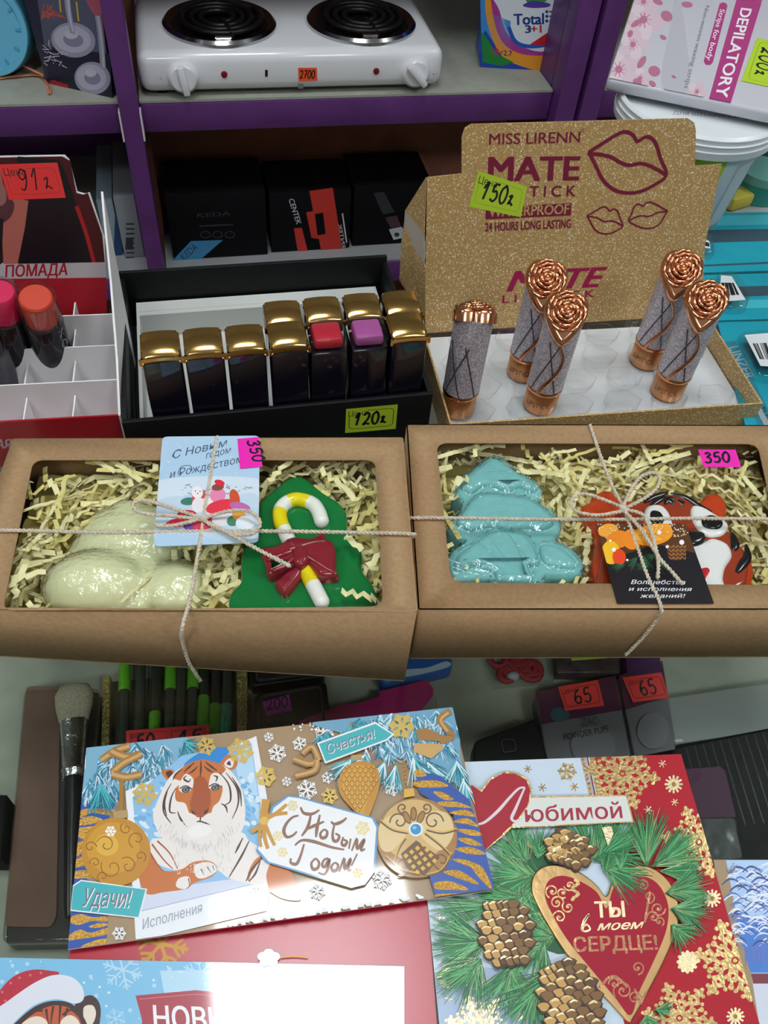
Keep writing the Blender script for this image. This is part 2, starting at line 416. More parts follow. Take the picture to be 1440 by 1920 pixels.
# ------------------------------------------------------------------ room
b = MB(); b.box(-4, 4, -3.2, 3.2, -.06, 0, mat('floor_tile', '#8f8a82', .5, noise=(3, '#857f78'))); structure(b, 'floor')
wallm = mat('wall_paint', '#d9d5cc', .8, noise=(2, '#d2cec4'))
b = MB(); b.box(-4, 4, 2.6, 2.7, 0, 2.9, wallm); structure(b, 'wall_back')
b = MB(); b.box(-4, 4, -3.2, -3.1, 0, 2.9, wallm); structure(b, 'wall_front')
b = MB(); b.box(-4, -3.9, -3.1, 2.6, 0, 2.9, wallm); structure(b, 'wall_left')
b = MB(); b.box(3.9, 4, -3.1, 2.6, 0, 2.9, wallm); structure(b, 'wall_right')
b = MB(); b.box(-4, 4, -3.2, 2.7, 2.9, 2.96, mat('ceiling_board', '#dfe0dd', .9)); structure(b, 'ceiling')
LM = lamp_mat()
for i, (lx, ly) in enumerate(LAMPS):
    fr = flat(V((lx, ly, LAMP_Z)))
    t = thing('ceiling_light', ['square white ceiling light right above the glass counter', 'added unseen square fill light left of the counter', 'added unseen square fill light right of the counter', 'added unseen square fill light behind the viewer on the left', 'added unseen square fill light behind the viewer on the right'][i], 'light', fr)
    h = LAMP_SIZE / 2; b = MB(); b.box(-h - .02, h + .02, -h - .02, h + .02, .01, .1, mat('lamp_housing', '#e4e4e2', .5)); b.build('housing', t)
    b = MB(); b.box(-h, h, -h, h, 0, .009, LM); b.build('diffuser', t)

# ------------------------------------------------------------------ glass counter
fr = flat(V((0, 0, Z0)))
t = thing('glass_counter', 'glass topped shop counter full of small cosmetics under the gift boxes', 'counter', fr)
glassm = film('counter_glass', (.90, .93, .91), .55, .015)
b = MB(); b.box(-.62, .85, -.16, .50, -.006, -.0002, glassm); b.build('glass_top', t)
b = MB(); b.box(-.60, .83, -.14, .45, -.112, -.1, grey_board); b.build('shelf_board', t)
alu = mat('aluminium', '#b5b7b8', .35, .9)
for x in (-.61, .82):
    for y in (-.15, .47):
        b = MB(); b.box(x, x + .02, y, y + .02, -.9, -.007, alu, .002); b.build('frame_post', t)
for y in (-.13, .43):
    b = MB(); b.box(-.59, .82, y, y + .015, -.128, -.1125, alu, .001); b.build('shelf_rail', t)
b = MB(); b.box(-.59, .82, -.13, .47, -.9, -.86, mat('counter_plinth', '#3a3740', .5)); b.build('plinth', t)
# low side table the bucket stands on
fr = flat(V((.62, .60, 0)))
t = thing('side_table', 'plain white table behind the glass counter carrying the white bucket', 'table', fr)
b = MB(); b.box(-.27, .28, -.095, .10, Z0 - .022, Z0 - .0005, mat('table_white', '#a9adad', .5), .002); b.build('tabletop', t)
for x in (-.255, .265):
    for y in (-.085, .09):
        b = MB(); b.box(x - .012, x + .012, y - .012 + .003, y + .012 - .003, 0, Z0 - .0225, alu, .002); b.build('leg', t)

# ------------------------------------------------------------------ purple shelving behind the counter
RY = 1.25; HS = -.2; HL = -.49
fr = flat(V((0, RY, Z0)))
rack = thing('shelving_rack', 'purple metal shelving rack behind the counter', 'shelf', fr)
slot = mat('slot_white', '#d9d5d8', .5)
def post(x0, x1, y0=-.028):
    b = MB(); b.box(x0, x1, y0, .012, -.9, .30, purple, .002); b.box(x0, x0 + .004, .012, .4, -.9, .30, purple); return b.build('post', rack, 40)
post(-.0895, -.0625); post(.571, .604); post(.612, .644)
for x0, x1 in ((-.7, -.0905), (-.0615, .570), (.645, 1.25)):
    for h, nm in ((HS, 'upper'), (HL, 'lower'), (.22, 'top')):
        b = MB(); b.box(x0, x1, -.004, .014, h - .046, h - .004, purple, .003); b.build('beam', rack, 40)
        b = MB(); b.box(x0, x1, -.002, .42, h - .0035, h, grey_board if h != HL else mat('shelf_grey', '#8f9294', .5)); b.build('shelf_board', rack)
        b = MB(); b.box(x0, x1, .405, .42, h, h + .05, purple, .003); b.build('rear_beam', rack, 40)
for x in (-.0905, -.0615):
    b = MB(); b.box(x - .0012, x + .0012, -.0285, -.012, HS - .046, HS - .004, slot); b.build('slot_edge', rack)
b = MB(); b.box(-.7, 1.25, .425, .435, -.9, .24, mat('brown_backboard', '#a06a54', .7, noise=(6, '#94604c'))); b.build('back_panel', rack)

b = MB(); b.box(-.0615, .570, .165, .17, HL + .0005, HS - .05, mat('hardboard', '#9a6248', .8, noise=(20, '#8a5640'))); b.build('hardboard_backing', rack)['label'] = 'brown hardboard backing'

# hot plate
fr = flat(V((0, RY, Z0 + HS))); X0, X1 = -.0575, .3885; yF = .003
t = thing('hot_plate', 'white two burner electric hot plate on the purple shelf', 'hot plate', fr)
enamel = mat('white_enamel', '#e9ebee', .22, coat=.4)
b = MB(); b.box(X0, X1, yF, .215, .006, .062, enamel, .016, seg=4); b.build('body', t, 40)
for x in (X0 + .03, X1 - .03):
    for y in (.03, .19):
        b = MB(); b.lathe([(.009, 0), (.009, .0065)], blackplastic, 14, Matrix.Translation((x, y, 0))); b.build('foot', t)
coil = mat('burner_coil', '#2a2828', .35, .7); chrome = mat('chrome', '#b9bbbd', .16, 1.)
dish = mat('drip_dish', '#3b3a3c', .25, .9)
for cx in (.066, .279):
    cy = .098; T = Matrix.Translation((cx, cy, .062))
    b = MB(); b.lathe([(.083, .0), (.083, .004), (.079, .008), (.074, .007), (.070, .003), (.069, .002)], chrome, 48, T); rr = b.build('burner_ring', t, 40)
    b = MB(); b.lathe([(.069, .002), (.069, .0022)], dish, 40, T); b.build('drip_dish', t)
    b = MB(); pts = []
    for i in range(150):
        a = i / 150 * math.tau * 3.3; r = .018 + .044 * i / 150; pts.append((cx + r * math.cos(a - 1.2), cy + r * math.sin(a - 1.2), .072))
    b.tube(pts, .0042, coil, 8); b.tube([(cx + .012, cy - .066, .07), (cx + .008, cy - .03, .073), (cx + .004, cy - .012, .072)], .0042, coil, 8); b.build('heating_coil', t, 60)
    b = MB(); b.box(cx - .012, cx + .012, cy - .072, cy - .06, .066, .074, chrome, .002); b.build('coil_terminal', t)
FT = Fr(fr.M @ Matrix.Translation((0, yF, 0)) @ Matrix.Rotation(math.pi / 2, 4, 'X'))   # the front face
def knob(x, ang):
    b = MB(); T = Matrix.Translation((x, yF, .030)) @ Matrix.Rotation(math.pi / 2, 4, 'X')
    b.lathe([(.022, 0), (.021, .006), (.017, .010), (.0, .0101)], enamel, 28, T)
    b.box(-.005, .005, -.020, .020, .009, .020, enamel, .003, T @ Matrix.Rotation(ang, 4, 'Z')); return b.build('knob', t, 40)
knob(.004, 0.15); knob(.345, .75)
for x in (.062, .285):
    b = MB(); b.lathe([(.0048, 0), (.004, .002), (0, .0025)], mat('red_lens', '#7a1420', .2), 14, Matrix.Translation((x, yF, .032)) @ Matrix.Rotation(math.pi / 2, 4, 'X')); b.build('indicator_lamp', t, 40)
b = MB(); o = mat('orange_sticker', '#ff5a22', .5)
A = Art(b, FT, .0006); A.fill([(559, 127), (594, 127), (595, 151), (560, 152)], o); A.hand('2700', (562, 147), (591, 147), (563, 132), 2.2, ink)
sk = b.build('price_sticker', t); sk.matrix_local = fr.I @ FT.M
b = MB(); A = Art(b, FT, .0006); A.fill([(497, 131), (502, 131), (502, 144), (497, 144)], black); A.fill([(559, 157), (569, 157), (569, 166), (559, 166)], mat('grey_ink', '#7a7a80', .5))
gi = mat('pale_ink', '#b5b8bd', .5)
for u, v in ((301, 147), (363, 147), (370, 147), (757, 141), (813, 139), (819, 139)): A.disc(u, v, 1.7, 2.2, gi, 0, 8)
sk = b.build('panel_marks', t); sk.matrix_local = fr.I @ FT.M
b = MB(); b.tube(catmull([(.07, .235, .006), (.10, .255, .03), (.13, .25, .05), (.16, .26, .035), (.19, .255, .055), (.23, .26, .03), (.26, .25, .006)]), .005, mat('grey_cable', '#8c8c90', .5), 8); b.build('power_cable', t, 60)

# laundry powder pack
fr = flat(at(899, 126, HS), math.radians(-9))
t = thing('detergent_pack', 'blue laundry powder pack marked Total 3+1 on the upper shelf', 'detergent', fr)
b = MB(); b.box(0, .17, 0, .07, 0, .20, mat('detergent_blue', '#2a62c4', .3), .008, seg=3); b.build('pack', t, 40)
FT = Fr(fr.M @ Matrix.Rotation(math.pi / 2, 4, 'X'))
b = MB(); A = Art(b, FT, .0005).view(960, 0, 3)
A.fill([(-180, -60), (160, -60), (220, 330), (-170, 330)], mat('pack_sky', '#3f8fe0', .35))
A.fill([(-188, 250), (-150, 170), (-90, 260), (10, 320), (200, 330), (200, 410), (-180, 375)], mat('pack_blue', '#2447b4', .35))
A.fill([(-150, 0), (-100, -40), (-60, 120), (20, 260), (220, 290), (215, 400), (60, 375), (-60, 310), (-130, 160)], mat('pack_orange', '#f0a02c', .35), True)
A.fill([(-175, 180), (-150, 200), (-90, 300), (10, 350), (-60, 372), (-165, 350)], mat('pack_green', '#1c8a3c', .35))
A.fill([(-120, -20), (-60, -60), (-20, 180), (60, 270), (210, 270), (210, 310), (40, 300), (-70, 210)], mat('pack_magenta', '#b03a98', .35), True)
A.fill([(-100, -60), (215, -60), (215, 265), (60, 265), (-30, 180), (-70, 60)], mat('pack_white', '#e8f1f8', .35), True)
for i in range(16):
    a = 1.6 + i * .12; A.line([(-10, 120), (-10 + 130 * math.cos(a), 120 + 170 * math.sin(a))], 5, mat('pack_ray', '#4f9be0', .4), False, (1, .2))
A.line([(-20, 150), (20, 235), (100, 262), (210, 250)], 22, mat('pack_dkblue', '#1f5fc8', .35))
A.fill([(100, 250), (205, 180), (230, 200), (215, 260)], mat('pack_red', '#d4222e', .35))
A.fill([(30, -60), (90, 20), (190, 10), (230, -60)], mat('pack_green2', '#3aa03c', .35)); A.fill([(60, 30), (120, 5), (210, 20), (200, 40), (110, 45)], mat('pack_violet', '#5a3fa8', .35), True)
nav = mat('pack_navy', '#183a8c', .4); redi = mat('pack_redink', '#d2283a', .4)
A.text('Total', (12, 140), (178, 135), (10, 78), nav, .03); A.text('3', (75, 185), (105, 184), (74, 143), nav, .03); A.text('+1', (108, 184), (165, 183), (107, 141), redi, .03)
for k, v in enumerate((66, 92, 118)): A.disc(196, v, 9, 9, nav, 0, 10); A.line([(210, v), (252, v - 2)], 8, nav, False)
A.text('18', (-110, 305), (-76, 307), (-110, 272), redi, .03); A.text('=2.7', (-70, 310), (0, 316), (-70, 280), nav, .02)
s_ = b.build('printed_front', t); s_.matrix_local = fr.I @ FT.M

# alarm clock
ct = at(10, 140, HS); fr = flat(ct, math.radians(-12)); R_ = .062
t = thing('alarm_clock', 'round light blue clock at the left end of the upper shelf', 'clock', fr)
T = Matrix.Translation((-.012, .0, R_ + .001)) @ Matrix.Rotation(math.radians(90 - 14), 4, 'X'); cb = mat('clock_blue', '#67b7d8', .45)
b = MB(); b.lathe([(.045, -.045), (R_, -.03), (R_, 0), (R_ - .003, .004), (R_ - .008, .004), (R_ - .009, 0), (.0, 0)], mat('clock_teal', '#3f7f93', .45), 48, T); b.build('case', t, 40)
b = MB(); b.lathe([(R_, 0), (R_ - .001, .005), (R_ - .009, .005), (R_ - .010, .001), (R_ - .0105, .001)], cb, 48, T); b.build('rim', t, 40)
b = MB(); b.lathe([(R_ - .009, .0005), (R_ - .0095, .0008)], cb, 40, T); b.build('dial', t)
b = MB()
for i in range(12):
    a = i / 12 * math.tau; b.box(-.0018, .0018, R_ - .018, R_ - .011, .0008, .0022, mat('clock_mark', '#4d9cc0', .5), 0, T @ Matrix.Rotation(a, 4, 'Z'))
b.build('hour_marks', t)
for a, L, nm in ((2.9, .032, 'hand'), (-.4, .04, 'hand')):
    b = MB(); b.box(-.0009, .0009, 0, L, .003, .0036, mat('clock_hand', '#38434a', .4), 0, T @ Matrix.Rotation(a, 4, 'Z')); b.build(nm, t)
b = MB(); b.lathe([(.003, .002), (.003, .0045)], blackplastic, 12, T); b.build('spindle', t)
b = MB(); b.box(-.056, -.036, .034, .054, .005, .0056, mat('green_sticker', '#2fc23a', .5), 0, T); b.build('price_sticker', t)

# gift bag printed with glasses
p0, p1 = at(88, 156, HS), at(211, 184, HS); x = p1 - p0; fr = flat(p0, math.atan2(x.y, x.x)); w_ = x.length
t = thing('gift_bag', 'dark gift bag printed with wine glasses beside the left purple post', 'gift bag', fr)
bagm = mat('bag_navy', '#232440', .3, coat=.3)
b = MB()
b.add([(0, 0, 0), (w_, 0, 0), (w_, .05, 0), (0, .05, 0), (-.012, .004, .21), (w_ + .008, .004, .21), (w_ + .008, .054, .21), (-.012, .054, .21)],
      [(0, 3, 2, 1), (0, 1, 5, 4), (1, 2, 6, 5), (2, 3, 7, 6), (3, 0, 4, 7)], bagm); b.build('bag', t)
FT = Fr(fr.M @ Matrix.Rotation(math.pi / 2 - .019, 4, 'X'))
b = MB(); A = Art(b, FT, .0004).view(0, 0, 3)
lil = mat('print_lilac', '#c9c3d6', .35); gw = mat('print_glass', '#9c9bb4', .35); rd = mat('print_red', '#a3272c', .35)
A.fill([(205, -40), (560, -40), (600, 300), (250, 260)], mat('print_slate', '#55586e', .35)); A.fill([(255, 270), (620, 300), (630, 545), (275, 470)], mat('print_night', '#1c1b34', .35))
A.fill([(560, -40), (650, -40), (632, 280), (600, 220)], rd, True)
for cx, cy, rx, ry in ((412, 225, 128, 98), (560, 440, 104, 92)):
    cx_ = min(cx, 520); A.disc(cx_, cy, rx * .98, ry, gw, .2); A.disc(cx_ - 5, cy - 5, rx * .82, ry * .78, mat('print_pale', '#b9b6cc', .35), .2); A.disc(cx_, cy, rx * .45, ry * .4, mat('print_mid', '#8a88a8', .35), .2); A.disc(cx_ - 10, cy - 30, rx * .3, ry * .25, lil)
A.line([(375, -40), (385, 60), (410, 190)], 34, gw, True); A.line([(380, -40), (392, 90), (412, 180)], 12, lil, True)
A.line([(545, 60), (565, 200), (580, 380)], 34, gw, True); A.line([(545, 60), (570, 220), (584, 380)], 11, lil, True); A.fill([(480, -40), (600, -40), (570, 80), (520, 70)], mat('print_pink', '#b0566e', .35), True)
for i in range(26):
    u, v = 260 + random.random() * 90, 250 + random.random() * 120; A.line([(u, v), (u + random.uniform(-40, 40), v + random.uniform(-30, 30))], 4, lil)
for u, v in ((330, 480), (360, 490), (300, 470)): A.disc(u, v, 26, 20, rd)
for i in range(14): A.line([(240 + random.random() * 60, 20 + random.random() * 60), (230 + random.random() * 200, 90 + random.random() * 20)], 6, mat('print_coral', '#c25548', .4))
for s0 in ((330, 20), (430, 70)): A.line([(s0[0], s0[1] - 60), (s0[0] + 12, s0[1] + 50)], 9, mat('print_yellow', '#d9b13c', .4))
s_ = b.build('printed_front', t); s_.matrix_local = fr.I @ FT.M
# raffia
b = MB(); fr = flat(V((0, 0, Z0 + HS)))
q = lambda u, v, z: tuple(fr.loc(at(u, v, HS + z)))
b.tube(catmull([q(0, 107, .012), q(40, 122, .014), q(82, 142, .006), q(60, 140, .003), q(0, 146, .003)]), .0022, mat('raffia', '#d98a62', .7), 6, flat=.4)
b.tube(catmull([q(86, 150, .002), q(92, 176, .002), q(96, 163, .006), q(80, 148, .004), q(70, 132, .004)]), .0016, MATS['raffia'], 6, flat=.4)
single(b, 'raffia_ribbon', 'loose orange raffia ribbon lying in front of the blue clock', 'ribbon', fr, smooth=60)

# cartons on the lower shelf
def carton(name, label, cat, x0, x1, y0, d, h, col, art=None, group=None, rz=0, hb=HL):
    fr = flat(V((x0, RY + y0, Z0 + hb)), rz); t = thing(name, label, cat, fr, group)
    b = MB(); b.box(0, x1 - x0, 0, d, .0005, h, col, .0015); b.build('carton_body', t, 40)
    if art:
        FT = Fr(fr.M @ Matrix.Rotation(math.pi / 2, 4, 'X')); b = MB(); art(Art(b, FT, .0005)); s_ = b.build('printed_front', t); s_.matrix_local = fr.I @ FT.M
    return t
dk = mat('carton_black', '#0a0a0e', .6, spec=.15); greyi = mat('dim_ink', '#2c2e35', .5); blu = mat('carton_blue', '#3a86b4', .45)
def art_a(A):
    A.fill([(318, 494), (358, 452), (418, 450), (372, 490)], blu); A.text('KEDA', (345, 489), (372, 466), (337, 478), greyi)
    A.text('KEDA', (370, 408), (432, 404), (370, 400), greyi, .01); A.line([(374, 424), (437, 421)], 3, greyi, False)
    for u in (385, 408, 431): A.disc(u, 440, 10, 7, greyi, 0, 16); A.disc(u, 440, 8, 5, dk, 0, 16)
carton('carton', 'black carton with a slanting blue ribbon print on the lower shelf', 'box', -.048, .115, .035, .11, .122, dk, art_a)
rdc = mat('carton_red', '#c2342c', .45)
def art_b(A):
    wt = mat('carton_white', '#c4c4c8', .5)
    A.text('CENTEK', (541, 374), (556, 421), (551, 372), wt, .01)
    A.fill([(551, 428), (566, 427), (580, 482), (560, 482)], rdc); A.fill([(580, 358), (624, 352), (642, 470), (604, 480), (598, 448), (584, 446), (574, 398), (587, 396)], rdc)
    A.line([(598, 400), (603, 440)], 15, dk, False); A.text('CENTEK', (644, 475), (634, 420), (650, 474), wt, .01); A.line([(642, 400), (650, 455)], 2.5, wt, False)
carton('carton', 'black and red carton with vertical white lettering on the lower shelf', 'box',   .122, .262, .04, .11, .112, dk, art_b)
def art_c(A):
    wt = mat('label_white', '#b8babf', .5)
    A.fill([(700, 362), (720, 360), (740, 398), (718, 402)], greyi); A.fill([(722, 408), (744, 404), (752, 424), (733, 428)], mat('label_dim', '#4a3038', .5)); A.fill([(729, 430), (753, 425), (764, 444), (738, 450)], wt)
    A.disc(744, 440, 5, 4, greyi)
carton('carton', 'black carton with small white labels left of the gold display', 'box', .268, .405, .045, .11, .116, dk, art_c)
lt = mat('carton_pale', '#8d9298', .5)
carton('carton', 'narrow pale blue and navy carton left of the purple post', 'box', -.158, -.1325, .06, .18, .105, mat('carton_paleblue', '#8fa0ac', .5), lambda A: A.fill([(216, 400), (232, 400), (228, 497), (212, 497)], mat('carton_navy', '#1f3c68', .5)))
def art_e(A):
    for i in range(8): A.line([(236, 420 + i * 9), (252, 420 + i * 9)], 3, greyi, False)
    A.fill([(236, 448), (250, 448), (249, 468), (235, 468)], greyi)
carton('carton', 'grey carton with small print right beside the purple post', 'box', -.1295, -.096, .05, .18, .115, lt, art_e)
# ------------------------------------------------------------------ gift boxes with a clear window
shred_a = mat('shred_pale', '#f0e8b4', .7); shred_b = mat('shred_yellow', '#e3d68c', .7); shred_c = mat('shred_deep', '#cfc070', .75)
winfilm = film('window_film', (.98, .99, .96), .75, .04, bump=(14, .10))
def gift_box(label, cor, window, bot, wr=.006):
    """cor = RL, RR, FR, FL world points of the lid; window = four window corners in the same order (pixels)"""
    fr = frame(cor[0], cor[1] - cor[0], cor[0] - cor[3])
    t = thing('gift_box', label, 'gift box', fr)
    top = [fr.loc(c) for c in cor]; W4 = [fr.px(*w) for w in window]
    hole = fillet([(w.x, w.y) for w in W4], wr, 6); out = [(p.x, p.y) for p in top]
    if area2(out) < 0: out.reverse(); hole = hole
    b = MB()
    outer = fillet(out, .0012, 2)
    ring = [V((x, y, 0)) for x, y in outer]; hv = [V((x, y, 0)) for x, y in hole]
    allv = ring + hv; fs = []
    for tr in tessellate_polygon([ring, hv]):
        a, c, d = (allv[k] for k in tr); fs.append(tr if (c - a).cross(d - a).z > 0 else tr[::-1])
    b.add([v[:] for v in allv], fs, kraft)
    n = len(outer); low = [fr.up((x, y, 0), .0006) for x, y in outer]; tp = [V((x, y, 0)) for x, y in outer]
    b.add([v[:] for v in tp + low], [(i, n + i, n + (i + 1) % n, (i + 1) % n) if area2(outer) > 0 else ((i + 1) % n, n + (i + 1) % n, n + i, i) for i in range(n)], kraft)
    b.add([v[:] for v in low], [list(range(n))], kraft_in)
    bx = b.build('carton', t, 30, solid=.0007)
    hc = sum((V(h) for h in hole), V((0, 0))) / len(hole)
    b = MB(); b.poly([tuple(hc + (V(h) - hc) * 1.02) for h in hole], -.0012, winfilm); b.build('window_film', t)
    return fr, t, out, [(w.x, w.y) for w in W4]
def shred(fr, out, n, zmax, label, keep=None, loose=()):
    """crinkled paper strips filling the box"""
    b = MB(); c = sum((V(o) for o in out), V((0, 0))) / 4
    inner = [c + (V(o) - c) * .955 for o in out]
    def pt(a, q): return (inner[0] * (1 - a) + inner[1] * a) * (1 - q) + (inner[3] * (1 - a) + inner[2] * a) * q
    k = 26; vs = [(*pt(i / k, j / k), zmax - .024 + random.uniform(-.002, .002)) for j in range(k + 1) for i in range(k + 1)]
    b.add(vs, [(j * (k + 1) + i, j * (k + 1) + i + 1, (j + 1) * (k + 1) + i + 1, (j + 1) * (k + 1) + i) for j in range(k) for i in range(k)], shred_c)
    def strip(p, a, wd, seg, m, amp):
        d = V((math.cos(a), math.sin(a), random.uniform(-.25, .25))).normalized(); s_ = V((-d.y, d.x, random.uniform(-.5, .5))).normalized() * wd / 2
        L, sg = [], 1
        for i in range(seg):
            off = V((0, 0, 1)) * amp * sg + V((-d.y, d.x, 0)) * amp * .5 * sg; q = p + d * i * random.uniform(.0022, .0034) + off; sg = -sg
            q.z = max(min(q.z, zmax), zmax - .03); L.append(q)
        vs = []
        for q in L: vs += [q - s_, q + s_]
        for v in vs: v.z = min(v.z, zmax)
        b.add([v[:] for v in vs], [(2 * i, 2 * i + 1, 2 * i + 3, 2 * i + 2) for i in range(seg - 1)], m)
    made = 0
    while made < n:
        a, q = random.random() * .98 + .01, random.random() * .96 + .02; g = pt(a, q); z = zmax - random.random() ** .8 * .021
        seg = random.randint(5, 13); ang = random.uniform(0, math.tau); end = g + V((math.cos(ang), math.sin(ang))) * seg * .003
        ia = V((end.x - inner[0].x, end.y - inner[0].y)); X = inner[1] - inner[0]; Y = inner[3] - inner[0]
        if not (0 < ia.dot(X) / X.dot(X) < 1 and 0 < ia.dot(Y) / Y.dot(Y) < 1): continue
        if keep and z > zmax - .012 and (keep(g) or keep(g + (end - g) * .5) or keep(end)): continue
        strip(V((g.x, g.y, z)), ang, random.uniform(.0016, .003), seg, random.choice((shred_a, shred_a, shred_b)), random.uniform(.0004, .0013)); made += 1
    for (u, v, an, wd, seg) in loose:
        g = fr.px(u, v, zmax); strip(V((g.x, g.y, zmax)), an, wd, seg, shred_a, .0012)
    o = single(b, 'paper_shred', label, 'shredded paper', fr, kind='stuff'); return o
def inpoly(p, poly):
    r = False
    for i in range(len(poly)):
        a, b = poly[i - 1], poly[i]
        if (a[1] > p[1]) != (b[1] > p[1]) and p[0] < (b[0] - a[0]) * (p[1] - a[1]) / (b[1] - a[1]) + a[0]: r = not r
    return r
def sub(fr, O, X=None):       # a frame of its own for a thing lying in the box
    return Fr(fr.M @ Matrix.Translation(O))
class Zv:                      # zoomed tracing window
    def __init__(s, fr, ox, oy, k, z): s.fr, s.ox, s.oy, s.k, s.z = fr, ox, oy, k, z
    def __call__(s, u, v): p = s.fr.px(s.ox + u / s.k, s.oy + v / s.k, s.z); return (p.x, p.y)
    def many(s, L): return [s(*p) for p in L]

# ---- the left box
c0 = at(24, 822, .042); c1 = at(756, 820, .064); c2 = at(783, 1147, .064); c3 = c0 + (c2 - c1) + V((-.002, 0, 0))
fr1, box1, out1, win1 = gift_box('brown window gift box on the left with pale yellow and green soaps', [c0, c1, c2, c3], [(62, 862), (704, 862), (718, 1137), (4, 1145)], 0)
o1 = fr1
# yellow swirl soap: lumps melted together
Z = Zv(fr1, 0, 800, 3, -.010)
lumps = [((560, 800), 380, 240, .015), ((500, 840), 310, 170, .023), ((690, 560), 330, 190, .017), ((950, 830), 190, 150, .014), ((700, 430), 120, 70, .014), ((560, 640), 230, 90, .015)]
LP = []
for (c, rx, ry, h) in lumps:
    p = V(Z(*c)); LP.append((p, abs(Z(c[0] + rx, c[1])[0] - p.x), (V(Z(c[0], c[1] - ry)) - p).length, h))
def hlump(x, y):
    s = 0
    for p, rx, ry, h in LP:
        d = 1 - ((x - p.x) / rx) ** 2 - ((y - p.y) / ry) ** 2
        if d > 0: s = max(s, h * d ** .42) if s < 1e-9 else (s ** 8 + (h * d ** .42) ** 8) ** .125
    return s
def relief(b, hf, x0, x1, y0, y1, n, z0, m, jit=0, off=0):
    nx = n; ny = max(4, int(n * (y1 - y0) / (x1 - x0))); vid = {}; vs = []; fs = []
    def g(i, j):
        if (i, j) not in vid:
            x = x0 + (x1 - x0) * i / nx; y = y0 + (y1 - y0) * j / ny; h = hf(x, y)
            vid[(i, j)] = len(vs); vs.append((x, y, z0 + (h + off + random.uniform(-jit, jit) if h > 0 else 0)))
        return vid[(i, j)]
    for i in range(nx):
        for j in range(ny):
            if any(hf(x0 + (x1 - x0) * (i + a) / nx, y0 + (y1 - y0) * (j + c) / ny) > 0 for a in (0, 1) for c in (0, 1)):
                fs.append((g(i, j), g(i + 1, j), g(i + 1, j + 1), g(i, j + 1)))
    b.add(vs, fs, m)
xs = [p.x - rx for p, rx, ry, h in LP] + [p.x + rx for p, rx, ry, h in LP]; ys = [p.y - ry for p, rx, ry, h in LP] + [p.y + ry for p, rx, ry, h in LP]
cx, cy = (min(xs) + max(xs)) / 2, (min(ys) + max(ys)) / 2; fs_ = sub(fr1, (cx, cy, -.026))
t = thing('soap', 'lumpy pale yellow soap wrapped in glossy film in the left gift box', 'soap', fs_)
b = MB(); relief(b, lambda x, y: hlump(x + cx, y + cy), min(xs) - cx - .001, max(xs) - cx + .001, min(ys) - cy - .001, max(ys) - cy + .001, 90, 0, mat('yellow_soap', '#f2f6c6', .45, sss=.2, bump=(160, .2)))
b.build('body', t, 60)
wrapm = film('crinkle_wrap', (.995, .995, .99), 3.0, .07, 1.45, bump=(170, .45, (1, 2.2, 1)))
b = MB(); relief(b, lambda x, y: hlump(x + cx, y + cy), min(xs) - cx - .001, max(xs) - cx + .001, min(ys) - cy - .001, max(ys) - cy + .001, 80, .0002, wrapm, .00045, .0011)
b.build('wrapping_film', t, 75)
# green tree soap with a candy cane
Z = Zv(fr1, 400, 800, 3, -.011); T1 = [(480, 266), (530, 290), (600, 355), (715, 425), (750, 480), (752, 585), (815, 645), (838, 710), (832, 805), (895, 875), (925, 960), (915, 1035), (500, 1060), (95, 1060), (78, 985), (95, 925), (160, 868), (150, 800), (158, 690), (225, 620), (258, 560), (252, 450), (270, 405), (420, 282)]
tree1 = Z.many(T1); O = V(Z(500, 700)); ft = sub(fr1, (O.x, O.y, -.026)); loc = lambda L: [(p[0] - O.x, p[1] - O.y) for p in L]
t = thing('soap', 'green tree shaped soap with a candy cane in the left gift box', 'soap', ft)
b = MB(); b.slab(fillet(loc(tree1), .004, 4), 0, .0150, mat('green_soap', '#0f7a3c', .16, sss=.35, coat=.5), .0022); b.build('body', t, 40)
yel = mat('cane_yellow', '#f2dd1e', .22); cwh = mat('cane_white', '#f1f2ee', .22)
Zc = Zv(fr1, 400, 800, 3, -.006)
cane = [(605, 505), (588, 455), (560, 415), (515, 393), (455, 385), (400, 408), (370, 450), (372, 505), (395, 560), (430, 640), (465, 700), (505, 770), (548, 850), (605, 960)]
cp = catmull([(*loc([Zc(*p)])[0], .0165) for p in cane], False, 8); u_ = (V(Zc(700, 700)) - V(Zc(600, 700))).length / 100
cuts = [0, 22, 37, 53, 67, 80, 86, 94, len(cp) - 1]
b = MB(); L = len(cp); sw = [(0, 21, 0), (21, 37, 1), (37, 48, 0), (48, 63, 1), (63, 88, 0), (88, 97, 1), (97, L - 1, 0)]
for a, c, k in sw: b.tube(cp[a:c + 1], 44 * u_, yel if k else cwh, 14)
for p in (cp[0], cp[-1]): b.ball(p, 44 * u_, 44 * u_, 44 * u_, cwh)
b.build('candy_cane', t, 50)
bw = mat('bow_red', '#8c2030', .25, coat=.4); b = MB(); Zb = Zv(fr1, 400, 800, 3, -.004)
for P, h in (([(262, 672), (350, 655), (425, 622), (500, 690), (480, 770), (430, 775), (310, 828), (285, 760)], .0215), ([(400, 640), (450, 608), (560, 612), (600, 560), (625, 575), (635, 612), (672, 640), (688, 700), (685, 790), (698, 828), (600, 832), (560, 790), (490, 720)], .022), ([(455, 680), (515, 670), (540, 740), (500, 790), (450, 770)], .024), ([(465, 760), (500, 790), (440, 880), (392, 920), (350, 880), (345, 845)], .0205)):
    b.slab(catmull(loc(Zb.many(P)), True, 4), .013, h, bw, .003)
